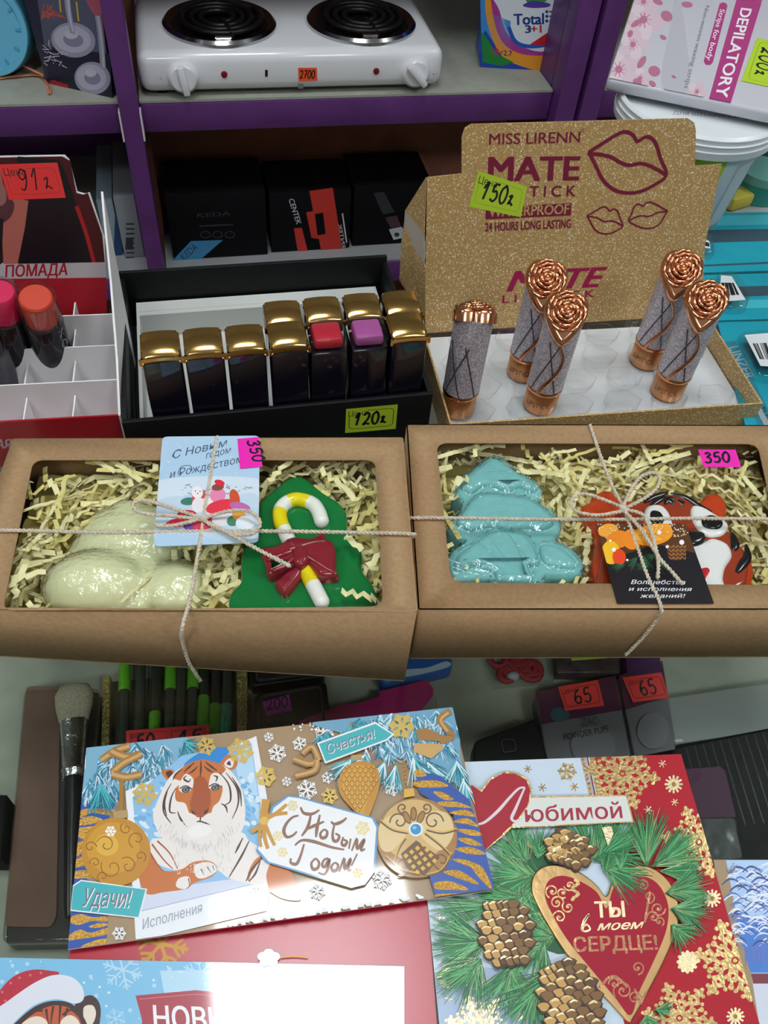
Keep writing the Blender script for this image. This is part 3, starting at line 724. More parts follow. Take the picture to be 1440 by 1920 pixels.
for a, c, d in (((430, 690), (560, 650), (640, 640)), ((520, 720), (600, 770), (670, 815)), ((440, 700), (380, 720), (300, 750)), ((450, 740), (400, 780), (330, 810))):
    b.tube(catmull([(*loc([Zb(*q)])[0], .0215) for q in (a, c, d)], False, 6), [.0014] * 5 + [.0012] * 7 + [.0006], bw, 8)
b.build('bow', t, 50)
nogo = [(p[0], p[1]) for p in tree1]
shred(fr1, out1, 520, -.0035, 'pale yellow crinkled paper shred filling the left gift box', lambda g: inpoly(g, nogo) or hlump(g.x, g.y) > .008,
      [(20, 1085, .3, .003, 6), (15, 1100, 1.2, .003, 6), (30, 1120, 2.0, .0035, 4), (50, 1130, -.4, .003, 3), (640, 1108, -.1, .0032, 8), (282, 885, 1.2, .0035, 3), (690, 1060, .9, .003, 9), (680, 1030, 2.4, .003, 6)])
# twine, its bow and the card under it
def twine_part(fr, t, lines, bow, hz=.0012):
    b = MB()
    for L in lines:
        pts = []
        for p in L:
            if len(p) == 2: q = fr.px(*p, hz); pts.append(q)
            else: pts.append(fr.loc(p[2] if len(p) == 3 and isinstance(p[2], Vector) else V(p)))
        b.twine(pts, twine_m)
    tw = b.build('twine', t, 70); b = MB()
    for L in bow: b.twine([fr.px(u, v, z) for u, v, z in L], twine_m)
    k = fr.px(bow[0][0][0], bow[0][0][1], .0035); b.ball(k, .0022, .0018, .0016, twine_m, None, 10, 8)
    b.build('bow', tw, 70); return tw
def face_pts(fr, cor, pts):
    """points on the front face of the box (between its front lid corners and the counter)"""
    O, X = cor[3], cor[2] - cor[3]; n = V((X.y, -X.x, 0)).normalized(); res = []
    for u, v in pts:
        d = ray(u, v); P = CAM + d * ((O - CAM).dot(n) / d.dot(n)); res.append((0, 0, P + n * .0012))
    return res
twine_part(fr1, box1, [[(-60, 994), (60, 995), (200, 998), (380, 996), (500, 996), (640, 998), (765, 1001), (0, 0, fr1.M @ V(fr1.px(774, 1006, -.004)))],
                       [(407, 818), (397, 880), (385, 950), (378, 1000), (368, 1060), (355, 1130), (341, 1180)] + face_pts(fr1, [c0, c1, c2, c3], [(345, 1205), (356, 1240), (377, 1273)])],
           [[(380, 972, .003), (330, 955, .005), (270, 938, .008), (249, 948, .008), (268, 962, .007), (330, 968, .005), (380, 974, .003)],
            [(380, 972, .003), (430, 958, .006), (470, 960, .008), (488, 982, .008), (468, 1002, .006), (420, 996, .004), (380, 974, .003)],
            [(380, 972, .003), (325, 985, .004), (292, 985, .003)],
            [(380, 974, .003), (430, 1000, .005), (480, 1028, .006), (545, 1062, .005)]])
def card_art(fr, q, thick, base, z):
    """a flat card lying on plane fr at height z: its own frame, its outline and a mesh to print on"""
    o = fr.px(*q[3], z); x = fr.px(*q[2], z) - o; x.z = 0; a = math.atan2(x.y, x.x)
    f = Fr(fr.M @ Matrix.Translation(o) @ Matrix.Rotation(a, 4, 'Z')); b = MB()
    P = [f.px(*p) for p in q]; return f, b, [(p.x, p.y) for p in P]
f, b, P = card_art(fr1, [(305, 820), (487, 818), (485, 1018), (288, 1026)], 0, None, .0008)
tb = mat('tag_blue', '#b4d3ec', .4); b.slab(fillet(P, .003), 0, .0005, tb)
A = Art(b, f, .00055).view(0, 800, 3).setclip(fillet(P, .003)); ti = mat('tag_script', '#3d4f6d', .5)
A.fill([(890, 300), (1440, 290), (1440, 420), (1300, 430), (1080, 380), (890, 440)], mat('tag_snow', '#d5e4f0', .45), True)
A.fill([(880, 430), (1000, 390), (1200, 420), (1440, 380), (1450, 620), (1300, 660), (1100, 600), (880, 590)], mat('tag_ice', '#c3d9ea', .45), True)
for i in range(40): A.disc(900 + random.random() * 540, 80 + random.random() * 560, 3, 3, white, 0, 6)
A.text('С Новым', (975, 180), (1285, 108), (968, 138), ti, 0, .35); A.text('годом', (1158, 180), (1305, 145), (1152, 145), ti, 0, .35); A.text('и Рождеством', (955, 290), (1375, 198), (948, 250), ti, 0, .35)
A.line([(968, 170), (985, 140), (1020, 130)], 4, ti); A.line([(1000, 270), (1020, 225), (1070, 220), (1080, 250)], 4, ti)
for i in range(60):
    u = 1030 + random.random() * 380; v = 330 + random.random() * 60; A.line([(u, v), (u + random.uniform(-25, 25), v + random.uniform(-12, 14))], 4, random.choice((mat('tag_fir', '#6f7f74', .5), mat('tag_twig', '#8d7a76', .5))))
for (u, v, rx, ry, c) in ((1060, 420, 45, 22, '#3f7f68'), (1120, 400, 40, 50, '#d34a5a'), (1170, 440, 60, 40, '#f0eef0'), (1225, 385, 45, 45, '#e989b5'), (1250, 450, 95, 40, '#e6354a'), (1320, 400, 28, 50, '#d2542f'), (1050, 500, 60, 32, '#c92a44'), (1000, 540, 70, 25, '#d8324a'), (1150, 540, 90, 40, '#d63a58'), (1060, 565, 30, 18, '#6a4c9c'), (1250, 520, 60, 40, '#e0e0e8'), (1310, 530, 35, 30, '#47886a'), (1345, 500, 40, 28, '#e3a23a'), (1350, 450, 60, 25, '#c46ab0'), (1225, 340, 35, 20, '#8c4a38'), (1235, 315, 30, 16, '#e3263c'), (1380, 540, 55, 40, '#e6eef6'), (1110, 370, 32, 34, '#f2f0f0'), (1115, 440, 36, 44, '#ece8ea')):
    A.disc(u, v, rx, ry, mat('tag_toy_' + c[1:], c, .45), random.uniform(-.3, .3), 16)
for u, v in ((1100, 362), (1125, 364), (1112, 376)): A.disc(u, v, 4, 4, ti, 0, 6)
tg = single(b, 'gift_tag', 'pale blue greeting tag with toys under the twine of the left gift box', 'gift tag', f)
b = MB(); A = Art(b, f, .0009)
A.fill([(445, 823), (485, 819), (492, 875), (450, 879)], pink); A.hand('350', (463, 826), (476, 868), (485, 824), 3.6, ink)
s_ = b.build('price_sticker', tg)

# ---- the right box
d0 = at(762, 795, .046); dr = (at(1440, 797, .046) - d0).normalized(); d3 = at(784, 1143, .046); d1 = d0 + dr * .2185; d2 = d3 + (at(1440, 1143, .046) - d3).normalized() * .2155
c0, c1, c2, c3 = d0, d1, d2, d3
fr2, box2, out2, win2 = gift_box('brown window gift box on the right with turquoise and tiger soaps', [d0, d1, d2, d3], [(818, 830), (1421, 832), (1478, 1097), (846, 1092)], 0, .007)
Z = Zv(fr2, 760, 780, 4.174, -.010)
T2 = [(685, 308), (760, 330), (850, 395), (1010, 490), (1085, 575), (1072, 640), (1062, 662), (1150, 715), (1222, 820), (1222, 900), (1190, 962), (1290, 1000), (1385, 1090), (1412, 1160), (1390, 1215), (1320, 1245), (1090, 1250), (1082, 1330), (700, 1330), (660, 1262), (400, 1292), (345, 1230), (325, 1120), (350, 1060), (400, 1010), (475, 962), (420, 950), (345, 890), (335, 830), (420, 740), (440, 650), (388, 610), (385, 555), (430, 470), (540, 390), (620, 325)]
tree2 = Z.many(T2); O = V(Z(800, 850)); ft = sub(fr2, (O.x, O.y, -.028)); loc = lambda L: [(p[0] - O.x, p[1] - O.y) for p in L]
t = thing('soap', 'turquoise tree shaped soap wrapped in clear film in the right gift box', 'soap', ft)
tq = mat('turquoise_soap', '#86cfd2', .6, sss=.15, noise=(260, '#7ec6ca')); b = MB()
b.slab(catmull(loc(tree2), True, 3), 0, .0175, tq, .0035)
TQ = (([(685, 340), (800, 400), (960, 510), (1040, 580), (960, 600), (900, 560), (800, 600), (700, 560), (600, 560), (520, 610), (440, 580), (440, 520), (560, 420)], .0205), ([(520, 660), (640, 620), (800, 640), (960, 660), (1100, 760), (1160, 850), (1050, 900), (940, 880), (820, 900), (660, 870), (520, 900), (400, 850), (440, 770)], .0212), ([(560, 980), (700, 900), (860, 910), (960, 960), (1040, 1120), (1040, 1180), (960, 1180), (1000, 1300), (720, 1300), (700, 1240), (560, 1180), (420, 1200), (400, 1120)], .0205), ([(1050, 1010), (1200, 1020), (1330, 1120), (1340, 1190), (1250, 1200), (1080, 1150)], .0195), ([(400, 1090), (480, 1030), (560, 1040), (560, 1160), (420, 1220), (370, 1180)], .0195))
TIERS = [P for P, h in TQ]
for P, h in TQ:
    b.slab(catmull(loc(Z.many(P)), True, 3), .012, h, tq, .0035)
b.build('body', t, 60)
wrap2 = film('stretched_wrap', (.995, .995, .995), 2.2, .05, 1.45, bump=(60, .5, (1, 5, 1), (0, 0, -.9)))
TL_ = []
def drape(x, y):
    if not inpoly((x, y), drape_main): return 0
    return .0216 if any(inpoly((x, y), q) for q in TL_) else .0182
drape_main = catmull(loc(tree2), True, 3); TL_ = [catmull(loc(Z.many(P)), True, 3) for P in TIERS]
xs = [p[0] for p in drape_main]; ys = [p[1] for p in drape_main]
b = MB(); relief(b, drape, min(xs), max(xs), min(ys), max(ys), 64, 0, wrap2, .0003, .0003); wf = b.build('wrapping_film', t, 75)
b = MB()
for L in ([(490, 940), (600, 1060), (780, 1210)], [(590, 950), (700, 1060), (800, 1200)], [(760, 930), (860, 1060), (920, 1240)], [(790, 960), (920, 1130), (1000, 1280)], [(640, 540), (740, 590), (830, 600)], [(430, 750), (520, 690), (580, 640)], [(360, 1220), (480, 1260), (600, 1285)], [(640, 480), (760, 470), (840, 480)], [(820, 380), (900, 440), (980, 490)], [(980, 650), (1060, 690), (1140, 720)], [(520, 1190), (620, 1250)], [(330, 1160), (440, 1200), (520, 1220)]):
    b.tube(catmull([(*loc([Z(*q)])[0], .0224) for q in L], False, 4), .00028, wrap2, 5)
b.build('film_creases', wf, 60)
# tiger face soap
Z = Zv(fr2, 1040, 800, 3.6, -.008)
HEAD = [(770, 435), (900, 460), (985, 480), (1040, 430), (1110, 420), (1170, 470), (1185, 540), (1170, 620), (1200, 700), (1300, 800), (1360, 900), (1365, 980), (1330, 1080), (1250, 1130), (760, 1150), (340, 1130), (285, 1000), (265, 900), (285, 800), (280, 680), (205, 560), (200, 500), (265, 470), (270, 430), (340, 400), (400, 410), (440, 450), (540, 470), (650, 450)]
head = Z.many(HEAD); O = V(Z(760, 780)); ft = sub(fr2, (O.x, O.y, -.028)); loc = lambda L: [(p[0] - O.x, p[1] - O.y) for p in L]
t = thing('soap', 'orange tiger face soap with white eyes in the right gift box', 'soap', ft)
og = mat('tiger_soap', '#c8451f', .18, sss=.35, coat=.5); br = mat('tiger_brown', '#9c3a22', .2, coat=.5); ws = mat('soap_white', '#eeeef0', .22, coat=.3); bs = mat('soap_black', '#17181a', .22, coat=.4)
b = MB(); b.slab(catmull(loc(head), True, 3), 0, .0180, og, .004); b.build('head', t, 50)
b = MB(); b.slab(catmull(loc(Z.many([(770, 450), (900, 480), (1060, 570), (1160, 680), (1250, 800), (1310, 900), (1310, 1000), (1240, 1100), (760, 1140), (330, 1110), (300, 950), (340, 800), (380, 640), (500, 520), (640, 465)])), True, 3), .016, .0205, br, .0028); b.build('face', t, 50)
for P in ([(610, 560), (660, 535), (730, 550), (780, 620), (790, 720), (720, 760), (640, 700), (600, 640)], [(925, 545), (990, 550), (1060, 590), (1150, 650), (1165, 700), (1120, 745), (1030, 750), (960, 700), (915, 610)]):
    b = MB(); b.slab(catmull(loc(Z.many(P)), True, 4), .019, .0222, ws, .002); b.build('eye_patch', t, 50)
for P in ([(640, 590), (700, 595), (730, 650), (690, 690), (640, 660)], [(985, 640), (1040, 615), (1105, 640), (1125, 680), (1090, 710), (1020, 705), (985, 680)]):
    b = MB(); b.slab(catmull(loc(Z.many(P)), True, 4), .020, .0232, bs, .0012); b.build('pupil', t, 50)
b = MB(); b.slab(catmull(loc(Z.many([(700, 880), (820, 800), (980, 790), (1060, 760), (1160, 800), (1195, 880), (1150, 960), (1135, 1040), (1140, 1120), (900, 1140), (700, 1120), (640, 1000)])), True, 4), .019, .0225, ws, .003); b.build('muzzle', t, 50)
b = MB(); b.slab(catmull(loc(Z.many([(830, 740), (920, 725), (990, 740), (1008, 780), (980, 815), (920, 830), (850, 800)])), True, 4), .020, .0245, bs, .0025); b.build('nose', t, 50)
b = MB(); b.slab(catmull(loc(Z.many([(960, 990), (1010, 970), (1035, 990), (1015, 1030), (985, 1080), (950, 1060)])), True, 4), .021, .0232, mat('soap_red', '#c81f30', .25), .001); b.build('tongue', t, 50)
for L in ([(600, 520), (660, 480), (760, 450)], [(640, 545), (700, 500), (750, 480)], [(740, 510), (770, 500), (800, 530)], [(780, 455), (880, 480), (960, 530), (1060, 580)], [(830, 500), (870, 525)], [(1195, 720), (1215, 790), (1205, 840)], [(1290, 800), (1300, 880), (1260, 940), (1225, 990)], [(740, 530), (770, 490), (810, 500)]):
    q = catmull([(*loc([Z(*a)])[0], .0205) for a in L], False, 5); n = len(q)
    b = MB(); b.tube(q, [(.0006 + .0018 * math.sin(math.pi * (i + .3) / (n + .2))) * (.75 if L[0][0] < 1100 else 1) for i in range(n)], bs, 8, flat=.5); b.build('stripe', t, 60)
hd = [tuple(p) for p in head]; tr2 = [tuple(p) for p in tree2]
shred(fr2, out2, 520, -.0035, 'pale yellow crinkled paper shred filling the right gift box', lambda g: inpoly(g, hd) or inpoly(g, tr2),
      [(888, 857, 1.2, .0025, 6), (1275, 838, 2.6, .0022, 12), (1225, 870, 1.7, .003, 8), (1340, 885, 1.3, .0035, 6), (1120, 870, .4, .0028, 10), (850, 905, .5, .0035, 5), (1060, 890, 2.8, .003, 9)])
twine_part(fr2, box2, [[(0, 0, fr2.M @ V(fr2.px(771, 974, -.004))), (775, 971), (900, 972), (1050, 974), (1170, 974), (1300, 972), (1400, 973), (1490, 973)],
                       [(1106, 796), (1128, 860), (1150, 915), (1168, 950), (1188, 1005), (1212, 1075), (1233, 1120), (1240, 1142)] + face_pts(fr2, [d0, d1, d2, d3], [(1232, 1155), (1205, 1190), (1172, 1224)])],
           [[(1168, 952, .003), (1140, 940, .006), (1095, 926, .008), (1072, 938, .008), (1080, 958, .007), (1120, 966, .005), (1168, 958, .003)],
            [(1168, 952, .003), (1182, 920, .006), (1205, 892, .008), (1232, 888, .009), (1236, 908, .008), (1215, 930, .006), (1175, 952, .003)],
            [(1168, 955, .003), (1205, 965, .005), (1222, 1000, .006), (1234, 1050, .005), (1233, 1085, .004)],
            [(1170, 958, .003), (1200, 990, .005), (1236, 1045, .005), (1258, 1070, .005), (1280, 1096, .004)]])
f, b, P = card_art(fr2, [(1117, 983), (1284, 983), (1338, 1132), (1157, 1132)], 0, None, .0008)
b.slab(P, 0, .0005, mat('tag_black', '#17151c', .35))
A = Art(b, f, .00055).view(1040, 800, 3.6).setclip(P)
A.fill([(280, 655), (880, 655), (930, 760), (960, 850), (700, 800), (480, 860), (350, 910), (310, 760)], mat('tag_brown', '#5a3312', .4), True)
for u, v, rx, ry, c in ((360, 700, 70, 45, '#f0a53a'), (430, 760, 80, 60, '#e88a1e'), (380, 850, 62, 80, '#f7c02a'), (435, 880, 45, 55, '#e8481c'), (520, 760, 60, 70, '#ef8a24'), (660, 730, 140, 72, '#f29a22'), (660, 722, 115, 55, '#f7b84a'), (740, 700, 52, 58, '#f0a030')):
    A.disc(u, v, rx, ry, mat('tag_fruit_' + c[1:], c, .35), -.15)
for i in range(9):
    a = i / 9 * math.tau; A.line([(660, 722), (660 + 105 * math.cos(a), 722 + 48 * math.sin(a))], 7, mat('tag_seg', '#e8902a', .4), False)
A.disc(820, 840, 62, 62, mat('tag_cone', '#5c3418', .4))
for i in range(16): A.line([(770 + i % 4 * 30, 800 + i // 4 * 26), (788 + i % 4 * 30, 816 + i // 4 * 26), (806 + i % 4 * 26, 800 + i // 4 * 26)], 6, mat('tag_cone_light', '#a8743c', .4))
fg = [mat('tag_green', '#1e4a30', .45), mat('tag_green2', '#2c5f3a', .45)]
for u, v, a in ((600, 870, 1.2), (560, 880, 2.4), (680, 900, .6), (700, 860, 2.8), (640, 940, 3.0), (480, 930, 2.9)): A.needles(u, v, 90, a - .5, a + .5, 22, fg, 4)
for u, v, r in ((858, 780, 17), (706, 714, 14), (400, 830, 14), (760, 810, 11), (490, 900, 8), (375, 770, 8)): A.disc(u, v, r, r, white)
for i in range(60): A.disc(290 + random.random() * 600, 655 + abs(random.gauss(0, 30)), 4, 4, white, 0, 6)
for i in range(26): A.disc(800 + random.random() * 100, 690 + random.random() * 60, 4, 4, mat('tag_spark', '#f2d9b0', .4), 0, 6)
A.text('Волшебства', (515, 1062), (885, 1064), (512, 1034), white, .004, .3); A.text('и исполнения', (500, 1108), (930, 1110), (497, 1081), white, .004, .3); A.text('желаний!', (575, 1155), (885, 1155), (573, 1128), white, .004, .3)
single(b, 'gift_tag', 'black greeting tag with orange slices under the twine of the right gift box', 'gift tag', f)
b = MB(); A = Art(b, fr2, .0003); A.fill([(1309, 843), (1379, 843), (1390, 876), (1319, 875)], pink); A.hand('350', (1322, 868), (1372, 866), (1319, 849), 4, ink)
b.build('price_sticker', box2)
# ------------------------------------------------------------------ black box of square lipsticks
BX0, BX1, BY0, BY1, BH = -.0535, .1235, .3435, .4795, .040
fr = flat(V(((BX0 + BX1) / 2, (BY0 + BY1) / 2, Z0))); hx, hy = (BX1 - BX0) / 2, (BY1 - BY0) / 2
t = thing('display_box', 'open black carton tray holding square gold capped lipsticks', 'display box', fr)
bk = mat('black_board', '#0b0c0e', .55, spec=.3); lipedge = mat('worn_edge', '#3a3c40', .7)
b = MB(); w = .003
b.box(-hx, hx, -hy, -hy + w, .0005, BH, bk, .0006); b.box(-hx, hx, hy - w, hy, .0005, BH + .004, bk, .0006); b.box(-hx, -hx + w, -hy + w, hy - w, .0005, BH, bk, .0006); b.box(hx - w, hx, -hy + w, hy - w, .0005, BH, bk, .0006)
b.box(-hx + w, hx - w, -hy + w, hy - w, .0005, .002, bk); b.build('tray', t, 40)
liner = mat('liner_grey', '#c3c6c1', .7); b = MB(); g = .0045
b.box(-hx + w + .002, hx - w - .002, -hy + w + .002, hy - w - .002, .0021, .004, liner)
zl = .022
b.box(-hx + w + g, hx - w - g, hy - w - .016, hy - w - .012, .004, zl, liner); b.box(-hx + w + g, -hx + w + g + .002, -hy + w + .002, hy - w - .016, .004, zl, liner)
b.box(-hx + w + g, hx - w - g, hy - w - .0118, hy - w - .002, zl - .002, zl, liner); b.build('liner', t)
b = MB(); f_ = Fr(fr.M @ Matrix.Translation((0, -hy - .0002, 0)) @ Matrix.Rotation(math.pi / 2, 4, 'X')); A = Art(b, f_)
price(A, [(649, 767), (746, 758), (742, 804), (647, 812)], lime, ink, '120z', 4.2)
s_ = b.build('price_sticker', t); s_.matrix_local = fr.I @ f_.M
goldcap = mat('gold_cap', '#e8bd74', .16, 1.); bodyn = mat('lipstick_navy', '#0d0e1c', .12, coat=.6); clearcap = film('clear_cap', (.95, .93, .95), 1.2, .02, 1.5)
def sqlip(label, col=None, first=None, grp=None):
    t = thing('lipstick', label, 'lipstick', flat(V((0, 0, Z0))), grp); h = .0102; H_ = .078
    b = MB(); b.box(-h, h, -h, h, 0, .0732 if not col else .0695, bodyn, .0016); b.build('case', t, 40)
    b = MB()
    if col: b.box(-h, h, -h, h, .0697, H_, clearcap, .0012); b.build('clear_cap', t, 40); b = MB(); b.box(-h + .0022, h - .0022, -h + .0022, h - .0022, .0699, H_ - .0012, mat('lip_' + col[1:], col, .4), .002); b.build('colour_block', t, 40)
    else:
        bm = bmesh.new(); bmesh.ops.create_cube(bm, size=1)
        for v in bm.verts: v.co = V((v.co.x * 2 * h, v.co.y * 2 * h, .0740 + (v.co.z + .5) * (H_ - .0740)))
        top = [f for f in bm.faces if f.normal.z > .9]; r = bmesh.ops.subdivide_edges(bm, edges=top[0].edges[:], cuts=7, use_grid_fill=True)
        for v in bm.verts:
            if v.co.z > .0765: v.co.z -= .0010 * (v.co.x / h) ** 2 + .0030 * max(0, -v.co.y / h + .1) ** 2
        bmesh.ops.bevel(bm, geom=[e for e in bm.edges if e.calc_face_angle(0) > .8], offset=.0011, segments=2, affect='EDGES')
        b.bm(bm, goldcap); b.build('gold_cap', t, 55)
        b = MB(); b.box(-h + .0006, h - .0006, -h + .0006, h - .0006, .0733, .0739, goldcap); b.build('gold_band', t)
    return t
def dup(root, M, label, grp=None):
    r = root.copy(); COL.objects.link(r); r.matrix_world = M; r['label'] = label
    if grp: r['group'] = grp
    for ch in root.children:
        c = ch.copy(); COL.objects.link(c); c.parent = r
        for g_ in ch.children: d = g_.copy(); COL.objects.link(d); d.parent = c
    return r
GL = 'square lipsticks in the black tray'
row = [((262, 338), 665, 'gold capped square lipstick at the left end of the front row in the black tray', None), ((345, 420), 662, 'second gold capped square lipstick from the left in the front row of the black tray', None),
       ((427, 500), 659, 'gold capped square lipstick with pink glint, third from left in the black tray', None), ((510, 580), 655, 'gold capped square lipstick left of the red topped one in the black tray', None),
       ((586, 656), 650, 'square lipstick with clear cap over a red top in the black tray', '#c22238'), ((664, 735), 646, 'square lipstick with clear cap over a mauve pink top in the black tray', '#b0589c'), ((741, 812), 645, 'gold capped square lipstick at the right end of the front row in black tray', None),
       ((498, 571), 605, 'gold capped square lipstick at the left end of the rear row in black tray', None), ((574, 647), 597, 'rear row gold capped lipstick right behind the red topped one', None), ((650, 722), 590, 'rear row gold capped lipstick right behind the mauve pink topped one', None), ((724, 798), 585, 'gold capped square lipstick at the right end of the rear row', None)]
proto = None
for (u0, u1), v, lb, col in row:
    p = (at(u0, v, .082) + at(u1, v - 1, .082)) / 2; yy = p.y + .0104
    P = V((p.x, max(yy, BY0 + .0145), Z0 + .0041)); M = Matrix.Translation(P) @ Matrix.Rotation(random.uniform(-.015, .015), 4, 'Z')
    if col: o = sqlip(lb, col, None, GL); o.matrix_world = M
    elif proto is None: proto = sqlip(lb, None, None, GL); proto.matrix_world = M
    else: dup(proto, M, lb, GL)

# ------------------------------------------------------------------ gold lipstick display
gl_gold = glitter('gold_glitter_card', '#bf9b60', '#fff0cc', 1500, .5, 1.14, .2, .22); whitein = mat('card_inside', '#b9b0a4', .7)
maroon = mat('maroon_ink', '#7a1236', .5); magenta = mat('maroon_gloss', '#a3184e', .35)
DX0, DX1, DY0, DY1 = .1335, .3385, .3300, .4300; WH = .022
fr = flat(V(((DX0 + DX1) / 2, DY0, Z0)), math.radians(-2.5)); hx = (DX1 - DX0) / 2; D = DY1 - DY0
t = thing('lipstick_display', 'glittery gold card display printed MATE LIPSTICK in maroon', 'display stand', fr)
b = MB(); w = .0012
b.box(-hx, hx, 0, D, .0005, .002, gl_gold); b.box(-hx, hx, 0, w, .002, WH, gl_gold)
b.box(-hx, -hx + w, w, D, .002, WH, gl_gold); b.box(hx - w, hx, w, D, .002, WH, gl_gold)
for s in (-1, 1):      # the sides rise to the back panel
    x = s * hx; o_ = (x, x - s * w)
    P = [(w, WH), (D, WH), (D, .030), (D - .022, .0225)]
    b.add([(o_[0], y, z) for y, z in P] + [(o_[1], y, z) for y, z in P], [(0, 1, 2, 3), (7, 6, 5, 4), (0, 4, 5, 1), (1, 5, 6, 2), (2, 6, 7, 3), (3, 7, 4, 0)], gl_gold)
b.build('base_tray', t)
# back panel: upright below, leaning back above
lean = math.radians(12); fb = Fr(fr.M @ Matrix.Translation((0, D - .0005, 0)) @ Matrix.Rotation(math.pi / 2 - lean, 4, 'X'))
pq = lambda u, v: (fb.px(u, v).x, fb.px(u, v).y)
OUT = [(797, 625), (799, 470), (801, 333), (866, 326), (866, 258)] + [(872, 240), (884, 233)] + [(1290, 222), (1302, 230), (1305, 246), (1303, 312), (1353, 308), (1322, 460), (1315, 590)]
b = MB(); q = [pq(*p) for p in OUT]; b.slab(q, -.0012, 0, gl_gold); bp = b.build('back_panel', t); bp.matrix_local = fr.I @ fb.M
b = MB(); A = Art(b, fb, .0001).view(960, 0, 3)
A.text('MISS LIRENN', (-128, 814), (380, 800), (-127, 752), maroon, .012); A.line([(396 + 9 * math.cos(a), 733 + 11 * math.sin(a)) for a in [i * .7 for i in range(10)]], 2.5, maroon)
A.text('MATE', (-130, 1018), (370, 1012), (-127, 882), maroon, .03); A.text('L I P S T I C K', (-138, 1112), (355, 1104), (-137, 1050), maroon, .02)
A.fill([(-147, 1168), (334, 1142), (332, 1212), (-149, 1234)], maroon); A.text('WATERPROOF', (-130, 1220), (318, 1202), (-128, 1164), gl_gold, .02)
A.text('24 HOURS LONG LASTING', (-150, 1302), (330, 1280), (-150, 1254), maroon, .03)
def lips(pts, mid, w):
    A.line(pts + pts[:1], w, maroon, True, None, 6); A.line(mid, w, maroon)
def lipshape(tr, w):
    O = [(430, 858), (520, 800), (600, 752), (640, 742), (680, 760), (705, 795), (740, 775), (775, 772), (810, 810), (835, 890), (868, 985), (800, 1040), (720, 1078), (640, 1085), (570, 1065), (510, 1010), (470, 930), (445, 880)]
    Mi = [(440, 865), (500, 870), (560, 885), (610, 915), (660, 930), (720, 920), (780, 935), (840, 968), (866, 984)]
    lips([tr(*p) for p in O], [tr(*p) for p in Mi], w)
lipshape(lambda x, y: (x, y), 20)
lipshape(lambda x, y: (422 + (x - 430) * .46, 1215 + (y - 858) * .44), 9)
lipshape(lambda x, y: (876 - (x - 430) * .5, 1187 + (y - 858) * .43 + (430 - x) * 0 + 0), 9)
A.view(960, 400, 3)
A.text('MATE', (-25, 438), (495, 412), (5, 325), magenta, .03, .15); A.text('L I P S T I C K', (-55, 505), (460, 470), (-52, 462), magenta, .015)
A.view(480, 0, 3); price(A, [(1252, 960), (1525, 1050), (1490, 1222), (1198, 1163)], lime, ink, '150z', 13)
s_ = b.build('printed_lettering', t); s_.matrix_local = fr.I @ fb.M
# side gusset folded behind the panel on the left
b = MB(); g0 = lambda u, v, d: tuple(fr.loc(fb.M @ V((*pq(u, v), d))))
b.add([g0(801, 333, -.001), g0(797, 440, -.001), g0(775, 420, -.025)], [(0, 1, 2)], gl_gold); b.add([g0(797, 440, -.001), g0(797, 560, -.001), g0(770, 540, -.03), g0(775, 420, -.025)], [(0, 1, 2, 3)], whitein)
b.add([g0(775, 420, -.0245), g0(768, 480, -.028), g0(764, 560, -.03), g0(797, 600, .001), g0(797, 500, .001)], [(0, 1, 2, 3, 4)], gl_gold)
b.build('side_gusset', t, None, .0006)
# white card floor with the clear insert
b = MB(); b.box(-hx + .002, hx - .002, .002, D - .002, .0021, .008, mat('card_white', '#dfe2e4', .5)); b.build('floor_card', t)
trayf = film('clear_insert', (.985, .99, .99), 1.3, .05, 1.5, bump=(55, .5)); b = MB()
nx_, ny_ = 6, 4; cw = (2 * hx - .012) / nx_; ch = (D - .010) / ny_; CELLS = []
b.add([(-hx + .003, .003, .0165), (hx - .003, .003, .0165), (hx - .003, D - .003, .0165), (-hx + .003, D - .003, .0165)], [(0, 1, 2, 3)], trayf)
insf = mat('insert_rim', '#e4e8ea', .12, coat=.3)
for j in range(ny_):
    for i in range(nx_):
        cx = -hx + .006 + cw * (i + .5 + (.25 if j % 2 else -.05)); cy = .005 + ch * (j + .5)
        if cx + cw * .45 > hx - .003 or cx - cw * .45 < -hx + .003: continue
        CELLS.append((cx, cy)); R_ = [(cx + cw * .40 * math.cos(a), cy + ch * .46 * math.sin(a)) for a in [k * math.pi / 3 for k in range(6)]]; r2 = [(cx + (x - cx) * .72, cy + (y - cy) * .72) for x, y in R_]
        b.add([(x, y, .0168) for x, y in R_] + [(x, y, .0095) for x, y in r2], [(k, (k + 1) % 6, 6 + (k + 1) % 6, 6 + k) for k in range(6)] + [(6, 7, 8, 9, 10, 11)], trayf)
        loop = R_ + R_[:1]; b.tube([(x, y, .0168) for x, y in loop], .00032, trayf, 5)
b.build('clear_insert', t, 30)
